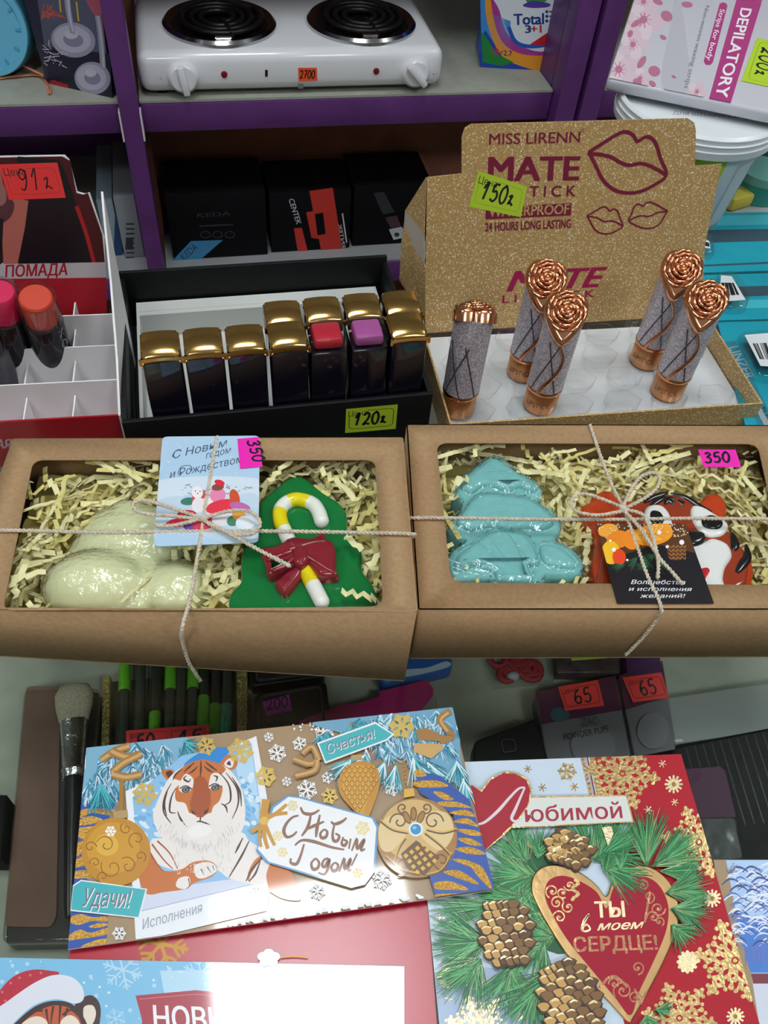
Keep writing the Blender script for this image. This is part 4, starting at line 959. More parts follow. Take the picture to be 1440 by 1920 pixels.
# the rose topped lipsticks
lil_gl = glitter('lilac_glitter', '#a8a0ac', '#fbf6ff', 2000, .4, .74, .25, .4); stem_m = rose; facet = mat('body_groove', '#565560', .35, .4)
def rose_lip(label, rot, P, grp):
    fr = Fr(Matrix.Translation(P) @ Matrix.Rotation(rot, 4, 'Z')); t = thing('lipstick', label, 'lipstick', fr, grp); r = .0112
    b = MB(); b.lathe([(r * .93, 0), (r * .95, .001), (r * .95, .0165), (r * .9, .0172)], mat('copper_base', '#d39566', .28, .85), 32); ob = b.build('base', t, 40)
    b = MB(); b.lathe([(r * 1.01, .0158), (r * 1.02, .0164), (r * 1.02, .0180), (r, .0184)], rose, 32); b.build('collar', ob, 40)
    zt = .064; b = MB(); n = 32; vs = []; k = 8
    slant = lambda x, y: zt + .006 + .55 * y                 # cut sloping down towards the front
    for i in range(k + 1):
        for j in range(n):
            a = j / n * math.tau; x, y = r * math.cos(a), r * math.sin(a); vs.append((x, y, .0185 + (slant(x, y) - .0185) * i / k))
    b.add(vs, [(i * n + j, i * n + (j + 1) % n, (i + 1) * n + (j + 1) % n, (i + 1) * n + j) for i in range(k) for j in range(n)] + [list(range(n))[::-1], [k * n + j for j in range(n)]], lil_gl)
    bd = b.build('barrel', t, 50)
    b = MB()
    for a0, tw in ((.5, 1.0), (2.3, -1.0), (3.8, 1.0), (5.2, -1.0), (1.4, -1.0)):
        b.tube([((r + .0001) * math.cos(a0 + tw * s_), (r + .0001) * math.sin(a0 + tw * s_), .019 + .038 * s_) for s_ in [i / 12 for i in range(13)]], .00045, facet, 5)
    b.build('groove', bd)
    # rose: a heart shaped dome on the slope, its petals wound round the middle
    T = Matrix.Translation((0, -.0012, zt + .0075)) @ Matrix.Rotation(math.radians(40), 4, 'X')
    H_ = [(0, -.0185), (.0045, -.0150), (.0092, -.0075), (.0122, .0005), (.0118, .0075), (.0080, .0118), (.003, .0122), (0, .0112), (-.003, .0122), (-.0080, .0118), (-.0118, .0075), (-.0122, .0005), (-.0092, -.0075), (-.0045, -.0150)]
    b = MB(); b.slab(catmull(H_, True, 4), -.0045, .0035, rose, .003, T); rb = b.build('rose', t, 60)
    b = MB(); rnd = random.Random(5); CX, CY = 0, .0015
    for ring, (R0, np_, z_) in enumerate(((.0102, 7, .0030), (.0078, 6, .0043), (.0054, 5, .0053), (.0034, 4, .0060), (.0017, 3, .0064))):
        for i in range(np_):
            a = i / np_ * math.tau + ring * .7; span = math.tau / np_ * 1.25; pts = []; rr = []
            for s_ in range(9):
                q = s_ / 8; aa = a + span * (q - .5); rad = R0 * (1 + .10 * math.sin(q * math.pi) - .12 * q); sx = 1.0; sy = 1.0 if math.sin(aa) > -.2 else 1.12
                pts.append((CX + rad * math.cos(aa) * sx, CY + rad * math.sin(aa) * sy, z_ + .0008 * math.sin(q * math.pi))); rr.append(.00035 + .00085 * math.sin(math.pi * (q * .9 + .05)))
            b.tube(pts, rr, rose, 7, True, T)
    b.ball((CX, CY, .0052), .0022, .0022, .0022, rose, T, 10, 6); b.build('petals', rb, 60)
    b = MB(); pts = [];
    for s_ in range(14):
        q = s_ / 13; z = .058 - (.058 - .0185) * q; a = -math.pi / 2 + .50 * math.sin(q * 4.2) * (1 - .2 * q) - .05; pts.append(((r + .0004) * math.cos(a), (r + .0004) * math.sin(a), z))
    b.tube(pts, [.0006 + .0008 * (i / 13) for i in range(14)], rose, 8); b.build('stem', t, 60)
    b = MB(); tv, tf = text_geo('LIPSTICK', .01, 0); x0 = min(v[0] for v in tv); x1 = max(v[0] for v in tv)
    vs = []
    for x, y in tv: a = -math.pi / 2 - 1.0 + (x - x0) / (x1 - x0) * 1.5; vs.append((r * .962 * math.cos(a), r * .962 * math.sin(a), .0055 + y * .0055))
    b.add(vs, tf, mat('copper_dark', '#7a4a2e', .4)); b.build('lettering', ob)
    return t
GR = 'rose topped lipsticks in the gold display'
for lb, uv, rot in (('rose topped glitter lipstick standing alone at the left of the gold display', (858, 764), math.radians(165)), ('front rose topped glitter lipstick of the middle pair in the gold display', (1012, 756), -.36), ('front rose topped glitter lipstick of the right pair in the gold display', (1250, 732), -.46),
                    ('rear rose topped glitter lipstick of the middle pair in the gold display', (980, 696), -.36), ('rear rose topped glitter lipstick of the right pair in the gold display', (1210, 674), -.5)):
    P = at(uv[0], uv[1], .0105); P.z = Z0 + .0096; rose_lip(lb, rot, P, GR)

# ------------------------------------------------------------------ white and red lipstick stand at the left
wcard = mat('white_card', '#eceaeb', .55); rcard = mat('red_card', '#a51624', .4, coat=.3); pcard = mat('pinkish_card', '#cbbfc4', .6)
RH = .036; A0 = at(222, 779, RH); fr = flat(V((A0.x, A0.y, Z0)), math.radians(-3)); RW, RD = .16, .085
t = thing('lipstick_stand', 'red and white card lipstick stand with divided cells at the left edge', 'display stand', fr)
b = MB(); w = .0012
b.box(-RW, 0, 0, w, .0005, RH, rcard); b.box(-RW, 0, w, RD, .0005, .002, wcard); b.build('front_panel', t)
rl = math.radians(10); fb = Fr(fr.M @ Matrix.Translation((0, RD, 0)) @ Matrix.Rotation(math.pi / 2 - rl, 4, 'X'))
pq = lambda u, v: (fb.px(u, v).x, fb.px(u, v).y)
b = MB(); q = [pq(*p) for p in [(200, 640), (199, 590), (196, 445), (168, 361), (160, 364), (145, 360), (130, 300), (121, 291), (0, 293), (-160, 300), (-160, 640)]]
b.slab(q, -.001, 0, wcard); bp = b.build('back_panel', t); bp.matrix_local = fr.I @ fb.M
b = MB(); A = Art(b, fb, .0001).view(0, 0, 3)
A.fill([(350, 880), (395, 905), (430, 1085), (465, 1095), (495, 1085), (575, 1320), (590, 1480), (-480, 1480), (-480, 895)], mat('stand_wine', '#4b1018', .35))
dkp = mat('photo_black', '#171016', .35); A.fill([(365, 960), (330, 900), (100, 880), (80, 1000), (160, 1120), (135, 1300), (100, 1490), (540, 1490), (430, 1150)], dkp, False)
skin = mat('photo_skin', '#b5655a', .4); A.fill([(-480, 895), (-10, 900), (30, 1100), (160, 1130), (140, 1280), (98, 1490), (20, 1490), (10, 1300), (-60, 1200), (-480, 1300)], skin)
A.fill([(-60, 1050), (40, 1100), (80, 1150), (60, 1220), (0, 1260), (-60, 1230)], mat('photo_lip', '#5a3038', .35), True); A.fill([(-60, 1000), (20, 1040), (30, 1140), (-60, 1160)], mat('photo_cheek', '#9c6a66', .4), True); A.fill([(-60, 1230), (20, 1230), (8, 1490), (-60, 1490)], dkp)
A.line([(430, 1160), (480, 1300), (530, 1480)], 22, rcard); A.fill([(-480, 1495), (590, 1475), (598, 1560), (-480, 1575)], mat('stand_band', '#b9b2b6', .4)); A.text('ГУБНАЯ ПОМАДА', (-300, 1570), (378, 1546), (-300, 1505), rcard, .025)
A.fill([(-480, 1575), (598, 1561), (602, 1900), (-480, 1900)], rcard)
price(A, [(-8, 925), (322, 914), (370, 1112), (50, 1125)], redtag, ink, '91z', 8, p=(.25, .15, .88, .75))
s_ = b.build('printed_panel', t); s_.matrix_local = fr.I @ fb.M
b = MB(); zt = lambda y: RH + (.086 - RH) * max(0, y / RD) ** .8
P = [(0, .0005), (RD, .0005), (RD + .012, .115), (RD + .004, .108), (RD * .75, .080), (RD * .35, .052), (0, RH)]
for x in (0,):
    b.add([(x, y, z) for y, z in P] + [(x + w, y, z) for y, z in P], [list(range(7))[::-1], list(range(7, 14))] + [(i, (i + 1) % 7, 7 + (i + 1) % 7, 7 + i) for i in range(7)], wcard)
b.build('side_panel', t)
rows_y = [.0012, .024, .046, .066]; rows_h = [RH - .002, .041, .048, .055]
for i, (y, h) in enumerate(zip(rows_y[1:], rows_h[1:])):
    b = MB(); b.box(-RW, -.0005, y, y + .0008, .002, h, wcard); b.build('divider', t)
for k in range(1, 6):
    x = -k * .0265
    for i in range(4):
        y0 = rows_y[i] + .001; y1 = rows_y[i + 1] if i < 3 else RD - .002; h0 = (rows_h[i + 1] if i < 3 else .062) - .010; b = MB()
        b.box(x, x + .0008, y0, y1, .002, h0, wcard); b.build('divider', t)
b = MB(); ff = Fr(fr.M @ Matrix.Translation((0, -.0002, 0)) @ Matrix.Rotation(math.pi / 2, 4, 'X')); A = Art(b, ff, 0).view(0, 800, 3)
A.text('СТОЙКАЯ', (-260, 128), (60, 120), (-258, 80), mat('stand_print', '#c9a9ae', .5), .03); s_ = b.build('printed_front', t); s_.matrix_local = fr.I @ ff.M
def roundlip(label, P, top, axis_top, body, capc, r=.0105, L=.072, words=None, capl=.02):
    ax = (axis_top - P).normalized(); y = ax.cross(V((1, 0, 0))).normalized(); x = y.cross(ax); M = Matrix((x, y, ax)).transposed().to_4x4(); M.translation = P
    t = thing('lipstick', label, 'lipstick', Fr(M), 'round lipsticks in the red and white stand')
    b = MB(); b.lathe([(r, 0), (r, L - capl), (r * .97, L - capl + .0005)], body, 32); b.build('case', t, 40)
    b = MB(); b.lathe([(r * .82, L - capl + .0006), (r * .82, L - .0015), (r * .74, L - .0005), (0, L - .0004)], capc, 32); b.build('colour_top', t, 40)
    b = MB(); b.lathe([(r * .99, L - capl + .0005), (r * .98, L), (r * .9, L + .001)], clearcap, 32); b.build('clear_cap', t, 40)
    if words:
        tv, tf = text_geo(words, .0, 0); x0 = min(v[0] for v in tv); x1 = max(v[0] for v in tv); b = MB(); vs = []
        for a_, b_ in tv: an = -.75 + b_ * .55; vs.append((r * 1.006 * math.cos(an), r * 1.006 * math.sin(an), L - capl - .003 - (a_ - x0) / (x1 - x0) * .03))
        b.add(vs, [f[::-1] for f in tf], mat('silver_print', '#b4b6bd', .3, .6)); b.build('lettering', t)
    return t
lb_black = mat('lip_black', '#15151b', .22, coat=.4); 
def standing(u, v, h0, u1, v1, L):
    """foot at pixel (u, v), height h0; the axis leans so that its top lies on the sight line of (u1, v1)"""
    P = at(u, v, h0); d = ray(u1, v1).normalized(); k = P - CAM; tt = k.dot(d); perp2 = k.length_squared - tt * tt; s_ = math.sqrt(max(L * L - perp2, 0)); return P, CAM + d * (tt - s_)
P, Q = standing(108, 690, .020, 66, 556, .072); roundlip('black round lipstick with orange red top in the red and white stand', P, None, Q, lb_black, mat('lip_orange', '#d8431f', .45), L=.072, words='NICOR', r=.0108)
P, Q = standing(40, 700, .018, -4, 545, .074); roundlip('black round lipstick with hot pink top at the left edge', P, None, Q, lb_black, mat('lip_hotpink', '#e0205a', .45), L=.074)
P, Q = standing(20, 745, .004, -40, 610, .070); tt = roundlip('silver and plum round lipstick lying lowest at the left edge', P, None, Q, mat('lip_silver', '#77777f', .3, .5), mat('lip_plum', '#3a1730', .4), L=.070)
# ------------------------------------------------------------------ right side: bucket, depilatory strips, teal packs
bc = V((.386, .577, Z0)); fr = flat(bc)
t = thing('bucket', 'white translucent plastic bucket with a flat lid behind the gold display', 'bucket', fr)
bw_ = mat('bucket_white', '#d5dde0', .35, sss=.2); lidm = mat('lid_white', '#dfe5e7', .3)
b = MB(); b.lathe([(.044, 0), (.046, .002), (.056, .084), (.0585, .085), (.0585, .088), (.0565, .088)], bw_, 56); b.build('pail', t, 40)
b = MB(); b.lathe([(.0590, .080), (.0625, .0802), (.0635, .086), (.0620, .0865), (.0632, .0905), (.0615, .091), (.0622, .0945), (.0605, .0960), (.0595, .0965), (.0575, .0935), (.0570, .0925), (.0, .0925)], lidm, 64); b.build('lid', t, 30)
b = MB(); lf = Fr(fr.M @ Matrix.Translation((0, 0, .0926))); A = Art(b, lf); tg_ = mat('lid_print', '#9aa2a8', .5)
A.text('ДЛЯ ШУГАРИНГА', (1262, 214), (1385, 222), (1262, 208), tg_, .01); A.text('паста для депиляции', (1272, 190), (1415, 206), (1273, 184), tg_)
s_ = b.build('lid_print', t); s_.matrix_local = fr.I @ lf.M
b = MB()
def wrapband(a0, a1, z0, z1, m, off=.0003, n=12):
    r = lambda z: .046 + (z - .002) / .082 * .010 + off
    vs = [(r(z) * math.cos(a0 + (a1 - a0) * i / n), r(z) * math.sin(a0 + (a1 - a0) * i / n), z) for z in (z0, z1) for i in range(n + 1)]
    b.add(vs, [(i, i + 1, n + 2 + i, n + 1 + i) for i in range(n)], m)
wrapband(-1.25, -.45, .015, .070, mat('bucket_label', '#c9d2d6', .45))
for i in range(9): wrapband(-.85, -.5, .020 + i * .0052, .022 + i * .0052, tg_, .0006, 5)
b.build('label', t)
b = MB(); wrapband(-1.95, -1.52, .062, .080, lime, .0008); b.build('price_sticker', t)
# depilatory pack lying on the lid
h0 = .1065; fr = frame(at(1139, 147, h0), at(1440, 208, h0) - at(1139, 147, h0), V((0, 0, 0)) - (at(1139, 147, h0) - at(1165, 0, h0 + .008)))
L_ = (at(1440, 208, h0) - at(1139, 147, h0)).length * 1.22
t = thing('strip_pack', 'white pink flowered pack marked DEPILATORY lying on the white bucket', 'box', fr)
dw = mat('pack_pearl', '#c4c4cd', .4); b = MB(); b.box(0, L_, 0, .20, -.0095, 0, dw, .003, seg=3); b.build('pack', t, 40)
b = MB(); A = Art(b, fr, .0001).view(960, 0, 3); A.setclip([(.001, .001), (L_ - .001, .001), (L_ - .001, .199), (.001, .199)])
pm = mat('strip_pink', '#b03a80', .4); lp = mat('petal', '#d9c8d0', .45); dp = mat('petal_pink', '#b8718c', .45); lg = mat('strip_grey', '#b9b9c2', .45); gt = mat('strip_text', '#6e6c78', .45)
A.fill([(930, -100), (1000, 480), (840, 470), (900, 100)], lg, True)
A.fill([(1265, 5), (1262, 0), (1405, 10), (1440, -200), (1300, -220)], pm); A.fill([(1262, 0), (1405, 12), (1230, 580), (1105, 566)], pm)
A.text('DEPILATORY', (1290, 45), (1142, 540), (1350, 52), white, .02)
q = fillet([(1168, 15), (1212, 20), (1130, 365), (1078, 358)], .01, 1); A.fill([(1168, 22), (1185, 12), (1205, 18), (1212, 32), (1130, 350), (1115, 366), (1090, 364), (1078, 345)], pm); A.text('Strips for body', (1172, 50), (1092, 335), (1198, 56), white, .006)
A.text('Non-woven waxing strips', (1090, 30), (968, 495), (1112, 34), gt, .004)
def bloom(u, v, r, a0):
    for k in range(5):
        a = a0 + k * math.tau / 5; A.disc(u + math.cos(a) * r * .55, v + math.sin(a) * r * .55, r * .55, r * .42, lp if k % 2 else mat('petal2', '#d3bcc8', .45), a)
    A.disc(u, v, r * .2, r * .2, dp)
    for k in range(9): a = k * .7; A.line([(u, v), (u + math.cos(a) * r * .42, v + math.sin(a) * r * .42)], r * .035, dp, False)
for u, v, r, a in ((740, 110, 110, .3), (600, 390, 105, .8), (680, 250, 80, 0), (740, 10, 70, 1), (640, 120, 60, .4), (1040, 515, 55, .2), (720, 440, 60, .9)): bloom(u, v, r, a)
for u, v, rx, ry, a in ((870, 90, 35, 28, .6), (800, 400, 34, 30, .3), (985, 25, 32, 16, .1), (850, 210, 20, 12, .5), (705, 460, 26, 20, .2), (730, 350, 40, 18, -1), (910, 432, 14, 8, .5), (665, 190, 14, 22, .4), (790, 470, 22, 14, .6), (700, 130, 36, 16, -.6), (820, 10, 30, 16, .4)): A.disc(u, v, rx, ry, dp, a)
s_ = b.build('printed_front', t)
b = MB(); A = Art(b, fr, .0004).view(960, 0, 3); price(A, [(1530, 250), (1500, 500), (1290, 455), (1380, 212)], lime, ink, '200z', 9, word=False); s_ = b.build('price_sticker', t)

# teal packs on the counter
teal = mat('teal_card', '#1a9db0', .4, noise=(30, '#1594a8')); teal2 = mat('teal_light', '#42b4c2', .35)
slate = mat('pack_slate', '#35505c', .4); silvi = mat('silver_ink', '#a9b6bc', .35, .3); wl_ = mat('barcode_white', '#d8dde0', .45)
blister = film('blister', (.97, .985, .985), 1.5, .03, 1.5)
def teal_pack(label, q, h, art, st):
    """flat hanging pack: teal card, clear blister tray, barcode label"""
    o = at(*q[3], h); fr = frame(o, at(*q[2], h) - o, at(*q[0], h) - o)
    t = thing('teal_pack', label, 'cosmetic pack', fr, 'teal packs right of the gold display')
    P = [fr.px(*p) for p in q]; b = MB(); b.slab(fillet([(p.x, p.y) for p in P], .003), -.0016, 0, teal); b.build('backing_card', t)
    b = MB(); A = Art(b, fr, .0001); A.setclip([(p.x, p.y) for p in P]); art(A); b.build('card_print', t)
    for k, (bq, lab) in enumerate(st):
        b = MB(); B_ = [fr.px(*p, .002) for p in bq]; b.slab(fillet([(p.x, p.y) for p in B_], .006), .0003, .007, blister, .002); bl = b.build('blister', t, 40)
        b = MB(); A = Art(b, fr, .0075); A.fill(lab, wl_); x = [V(p) for p in lab]
        for i in range(16):
            f_ = .12 + i * .047
            if i % 5 == 3: continue
            A.line([tuple((x[0] * (1 - f_) + x[1] * f_) * .72 + (x[3] * (1 - f_) + x[2] * f_) * .28), tuple((x[0] * (1 - f_) + x[1] * f_) * .22 + (x[3] * (1 - f_) + x[2] * f_) * .78)], random.choice((1.2, 2, 2.6)), black, False)
        b.build('barcode_label', bl)
    return t
def art_far(A): A.fill([(1290, 432), (1500, 428), (1500, 450), (1290, 456)], slate); A.line([(1320, 498), (1500, 490)], 4, slate, False); A.fill([(1300, 405), (1500, 402), (1500, 420), (1300, 424)], teal2)
teal_pack('farthest teal pack, crossed by a dark stripe, beside the gold display', [(1312, 400), (1520, 396), (1520, 505), (1296, 512)], .010, art_far, [([(1312, 448), (1334, 448), (1338, 482), (1318, 484)], [(1316, 446), (1330, 452), (1332, 466), (1318, 464)])])
def art_mid(A): A.fill([(1290, 540), (1500, 534), (1500, 552), (1290, 560)], slate); A.fill([(1290, 565), (1500, 560), (1500, 575), (1290, 582)], teal2)
teal_pack('middle teal pack with a barcode label on a round blister', [(1300, 516), (1520, 510), (1520, 596), (1310, 602)], .010, art_mid, [([(1340, 520), (1372, 514), (1404, 556), (1396, 586), (1350, 584)], [(1352, 516), (1372, 518), (1398, 562), (1348, 566)])])
def art_near(A):
    A.fill([(1350, 640), (1378, 640), (1470, 830), (1436, 830)], mat('pack_band', '#2a7c90', .4)); A.text('LINZER', (1366, 652), (1398, 712), (1384, 648), silvi, .01); A.text('ROYAL', (1418, 770), (1452, 840), (1434, 762), mat('pack_deep', '#0f4452', .4), .01); A.line([(1396, 716), (1440, 800)], 9, silvi, False)
teal_pack('nearest teal pack with grey slanting lettering beside the gold display', [(1345, 604), (1560, 600), (1560, 880), (1420, 880)], .010, art_near, [([(1380, 632), (1470, 622), (1480, 720), (1412, 712), (1400, 668)], [(1396, 628), (1470, 622), (1480, 690), (1426, 686)])])
# a purple packet under the teal ones
fr = flat(V((.435, .315, Z0 + .0006)), .05); b = MB(); b.box(-.075, .10, -.04, .05, 0, .0075, mat('packet_purple', '#5c2a86', .35), .002); single(b, 'flat_packet', 'purple packet under the teal packs beside the gold display', 'packet', fr, smooth=40)
for px_, col, lb, r in ((1418, '#2f8f84', 'round teal tin behind the white bucket at the right edge', .022),):
    P = at(px_ - 6, 368, 0); fr = flat(V((P.x + .004, P.y + .004, Z0))); t = thing('round_tin', lb, 'tin', fr); b = MB(); b.lathe([(r, 0), (r, .022), (r * .96, .023), (0, .0231)], mat('tin_teal', col, .35), 32); b.build('tin_body', t, 40); b = MB(); b.lathe([(r * 1.03, .0165), (r * 1.03, .0235), (r * .7, .0240), (0, .0241)], mat('tin_lid', '#6fa9a0', .35), 32); b.build('lid', t, 40)
fr = flat(at(1375, 385, 0), .3); b = MB(); b.box(-.012, .014, -.008, .010, 0, .012, mat('soap_yellow', '#c9c04a', .4), .003); single(b, 'small_box', 'small yellow box at the foot of the white bucket', 'box', fr, smooth=40)
fr = flat(V((.52, .665, Z0)), -.1); b = MB(); b.box(-.03, .05, -.02, .03, 0, .055, mat('box_dark', '#2a2c30', .5), .002); b.box(-.028, .048, -.0205, -.02, .008, .05, mat('box_darkgreen', '#25433c', .5)); single(b, 'dark_box', 'dark green box behind the white bucket at the right edge', 'box', fr, smooth=40)

# ------------------------------------------------------------------ under the glass
S = -.1
def lying(name, label, cat, q, h, group=None):
    """frame for a thing lying on the shelf: q = outline pixels seen on its top, h = height of that top above the shelf"""
    o = at(*q[3], S + h); fr = frame(o, at(*q[2], S + h) - o, at(*q[0], S + h) - o); t = thing(name, label, cat, fr, group)
    return fr, t, [(fr.px(*p).x, fr.px(*p).y) for p in q]
# contour palette in its blister, with a brush
fr, t, P = lying('contour_palette', 'brown powder palette in a clear topped tray at the lower left under the glass', 'makeup palette', [(44, 1292), (186, 1288), (150, 1765), (2, 1768)], .016)
case = mat('palette_case', '#4a4444', .3); b = MB(); b.slab(fillet(P, .004), -.0155, -.006, case, .001); b.build('tray', t, 40)
powd = mat('brown_powder', '#8a6a5c', .8, noise=(40, '#7d5f52')); b = MB(); A = Art(b, fr, -.0055)
Z = lambda L: [(fr.px(u / 3, 1220 + v / 3, -.0058).x, fr.px(u / 3, 1220 + v / 3, -.0058).y) for u, v in L]
b.slab(fillet(Z([(150, 205), (345, 205), (322, 1500), (290, 1560), (30, 1555)]), .003), -.0060, -.0045, powd, .0006); b.build('powder_pan', t, 40)
pf = film('palette_lid', (.93, .92, .92), 1.6, .04, 1.5, bump=(28, .5)); b = MB(); b.slab(fillet(P, .004), -.0058, 0, pf, .002); b.build('clear_lid', t, 40)
zz = lambda u, v, z: fr.px(u / 3, 1220 + v / 3, z)
def along(p, q): 
    ax = (q - p).normalized(); y = V((0, 0, 1)).cross(ax).normalized(); x = y.cross(ax); M = Matrix((x, y, ax)).transposed().to_4x4(); M.translation = p; return M
p0, p1 = fr.M @ zz(402, 1500, .004), fr.M @ zz(420, 230, .004); p0.z = p1.z = Z0 + S + .021; M = along(p0, p1); Lb = (p1 - p0).length
bf = Fr(M); bt = thing('makeup_brush', 'large makeup brush with silver ferrule lying over the brown palette', 'brush', bf)
b = MB(); b.lathe([(.0030, 0), (.0036, .004), (.0040, Lb * .25), (.0046, Lb * .5), (.0046, Lb * .575)], blackplastic, 20); b.build('handle', bt, 40)
b = MB(); b.lathe([(.0050, Lb * .57), (.0050, Lb * .60), (.0055, Lb * .605), (.0055, Lb * .62), (.0050, Lb * .625), (.0060, Lb * .75), (.0068, Lb * .845)], mat('ferrule', '#c9cbd0', .18, 1., bump=(300, .5)), 22, None, .7, 1.15); b.build('ferrule', bt, 40)
b = MB(); b.lathe([(.0066, Lb * .84), (.0085, Lb * .92), (.0090, Lb * .98), (.0070, Lb * 1.02), (.001, Lb * 1.04)], mat('bristles', '#b9b09a', .9, noise=(900, '#9a917c')), 28, None, .65, 1.2); b.build('bristles', bt, 60)
# lip pencils in a gold edged pouch
fr, pt, P = lying('pencil_pouch', 'gold edged clear pouch full of green capped pencils under the left gift box', 'pouch', [(196, 1262), (464, 1240), (462, 1500), (190, 1510)], .012)
b = MB(); b.slab(P, -.0118, -.0112, mat('pouch_back', '#5c5a44', .6)); b.build('backing', pt)
edge = glitter('pouch_gold', '#8a7a44', '#e6d48a', 1200, .4, .7, .4)
for q in ([(192, 1270), (207, 1268), (204, 1510), (188, 1512)], [(444, 1245), (464, 1243), (464, 1500), (446, 1500)]):
    b = MB(); b.slab([(fr.px(*p, -.004).x, fr.px(*p, -.004).y) for p in q], -.0112, -.003, edge, .001); b.build('gold_edging', pt)
capg = mat('cap_green', '#5fae24', .35); capt = mat('cap_teal', '#0f7a5c', .3, noise=(900, '#3fae8c')); dkp_ = mat('pencil_dark', '#2b3029', .25); dk2 = mat('pencil_olive', '#3a3f36', .25)
spec = [(232, 1296, 1, capg), (262, 0, 0, capg), (291, 1374, -1, capg), (318, 1294, 1, capg), (338, 0, 0, capg), (360, 1292, 1, capg), (381, 1358, -1, capg), (403, 1374, -1, capg), (424, 1374, -1, capt)]
names = ['pencil with its green cap up, leftmost in the gold edged pouch', 'all dark pencil between the two left green capped ones in the pouch', 'pencil with green cap down above the red price card', 'pencil with green cap up right of the middle of the pouch', 'all dark pencil in the middle of the gold edged pouch', 'pencil with green cap up left of the two low green caps', 'left one of two pencils with low green caps in the pouch', 'right one of two pencils with low green caps in the pouch', 'pencil with glittery teal cap at the right side of the pouch']
for (u, vc, s, cm), lb in zip(spec, names):
    top, bot = at(u + 3, 1225, S + .0055), at(u - 4, 1496, S + .0055); M = along(bot, top); Lp = (top - bot).length; pf_ = Fr(M); tt = thing('cosmetic_pencil', lb, 'pencil', pf_, 'pencils in the gold edged pouch')
    b = MB(); r = .0031; b.lathe([(r * .98, 0), (r, .001), (r, Lp - .001), (r * .9, Lp)], dkp_ if int(u) % 2 else dk2, 14); b.build('barrel', tt, 40)
    if vc:
        c_ = pf_.loc(at(u, vc, S + .0055)).z; lo, hi = (c_, Lp + .0005) if s > 0 else (max(c_ - .0, 0), c_ + .019)
        if s < 0: lo, hi = c_ - .010, c_ + .019 if u != 291 else c_ + .014
        b = MB(); b.lathe([(r * 1.1, lo), (r * 1.16, lo + .0008), (r * 1.16, hi - .002), (r * .8, hi)], cm, 16); b.build('cap', tt, 40)
fr, t, P = lying('price_card', 'red price card lying on the pencil pouch above the tiger card', 'price tag', [(236, 1370), (392, 1358), (396, 1420), (238, 1432)], .0145)
b = MB(); b.slab(P, -.0004, 0, redtag); b.build('card', t); b = MB(); A = Art(b, fr, .00005); A.line([(246, 1376), (312, 1371), (312, 1412), (246, 1418), (246, 1376)], 1.1, ink, False); A.line([(322, 1371), (384, 1366), (386, 1410), (322, 1412), (322, 1371)], 1.1, ink, False)
A.text('Цена', (244, 1384), (266, 1382), (243, 1377), ink); A.hand('50', (256, 1404), (292, 1400), (256, 1378), 4.5, ink); A.hand('15', (334, 1398), (384, 1392), (334, 1372), 4.5, ink); b.build('printed_figures', t)
# black compacts
def compact(label, q, qi, sticker):
    fr, t, P = lying('compact_case', label, 'compact', q, .011, None); b = MB(); b.slab(fillet(P, .004), -.0108, 0, mat('compact_black', '#121113', .3, spec=.4), .0015); b.build('case', t, 40)
    Q = [(fr.px(*p).x, fr.px(*p).y) for p in qi]; b = MB(); q_ = fillet(Q, .003); b.tube([(x, y, .0006) for x, y in q_ + q_[:1]], .0009, mat('compact_rim', '#55555a', .15, .6), 8); b.slab(q_, .0002, .0005, mat('compact_panel', '#2a2524', .25)); b.build('lid_panel', t, 40)
    if sticker: b = MB(); A = Art(b, fr, .0008); A.fill(sticker, mat('plum_sticker', '#b43ab0', .5)); A.hand('200', (500, 1332), (542, 1324), (499, 1312), 2.6, ink); b.build('price_sticker', t)
compact('black compact with a magenta price sticker under the glass', [(474, 1302), (612, 1276), (626, 1400), (470, 1410)], [(488, 1308), (600, 1288), (612, 1390), (482, 1400)], [(492, 1316), (542, 1302), (548, 1332), (499, 1343)])
compact('black compact mostly hidden under the front edge of the left gift box', [(468, 1230), (600, 1215), (612, 1268), (470, 1288)], [(480, 1238), (588, 1224), (598, 1262), (482, 1278)], None)
# magenta header bag
fr, t, P = lying('header_bag', 'clear bag with magenta card header behind the tiger card', 'packet', [(560, 1352), (806, 1276), (822, 1400), (566, 1420)], .012)
b = MB(); b.slab([(fr.px(*p).x, fr.px(*p).y) for p in [(560, 1352), (655, 1317), (661, 1322), (712, 1306), (712, 1296), (800, 1275), (812, 1290), (812, 1304), (780, 1345), (566, 1372)]], -.0006, 0, mat('header_magenta', '#b81e72', .4)); b.build('card_header', t)
b = MB(); b.slab([(fr.px(*p).x, fr.px(*p).y) for p in [(566, 1360), (820, 1300), (824, 1400), (570, 1430)]], -.008, -.0008, blister, .002); b.build('clear_bag', t, 40)
# blue packet
fr, t, P = lying('wipes_packet', 'blue and white packet under the glass between the gift boxes', 'packet', [(700, 1225), (845, 1212), (850, 1252), (716, 1284)], .012)
b = MB(); b.slab(fillet(P, .004), -.0118, 0, mat('packet_blue', '#2c5fae', .35), .004); b.build('packet', t, 40)
b = MB(); A = Art(b, fr, .0002); A.fill([(728, 1272), (760, 1256), (800, 1252), (836, 1240), (842, 1250), (780, 1266)], mat('packet_wave', '#b5c4d6', .4), True); A.fill([(795, 1216), (818, 1214), (800, 1232)], mat('packet_yellow', '#c9c83a', .4)); b.build('print', t)
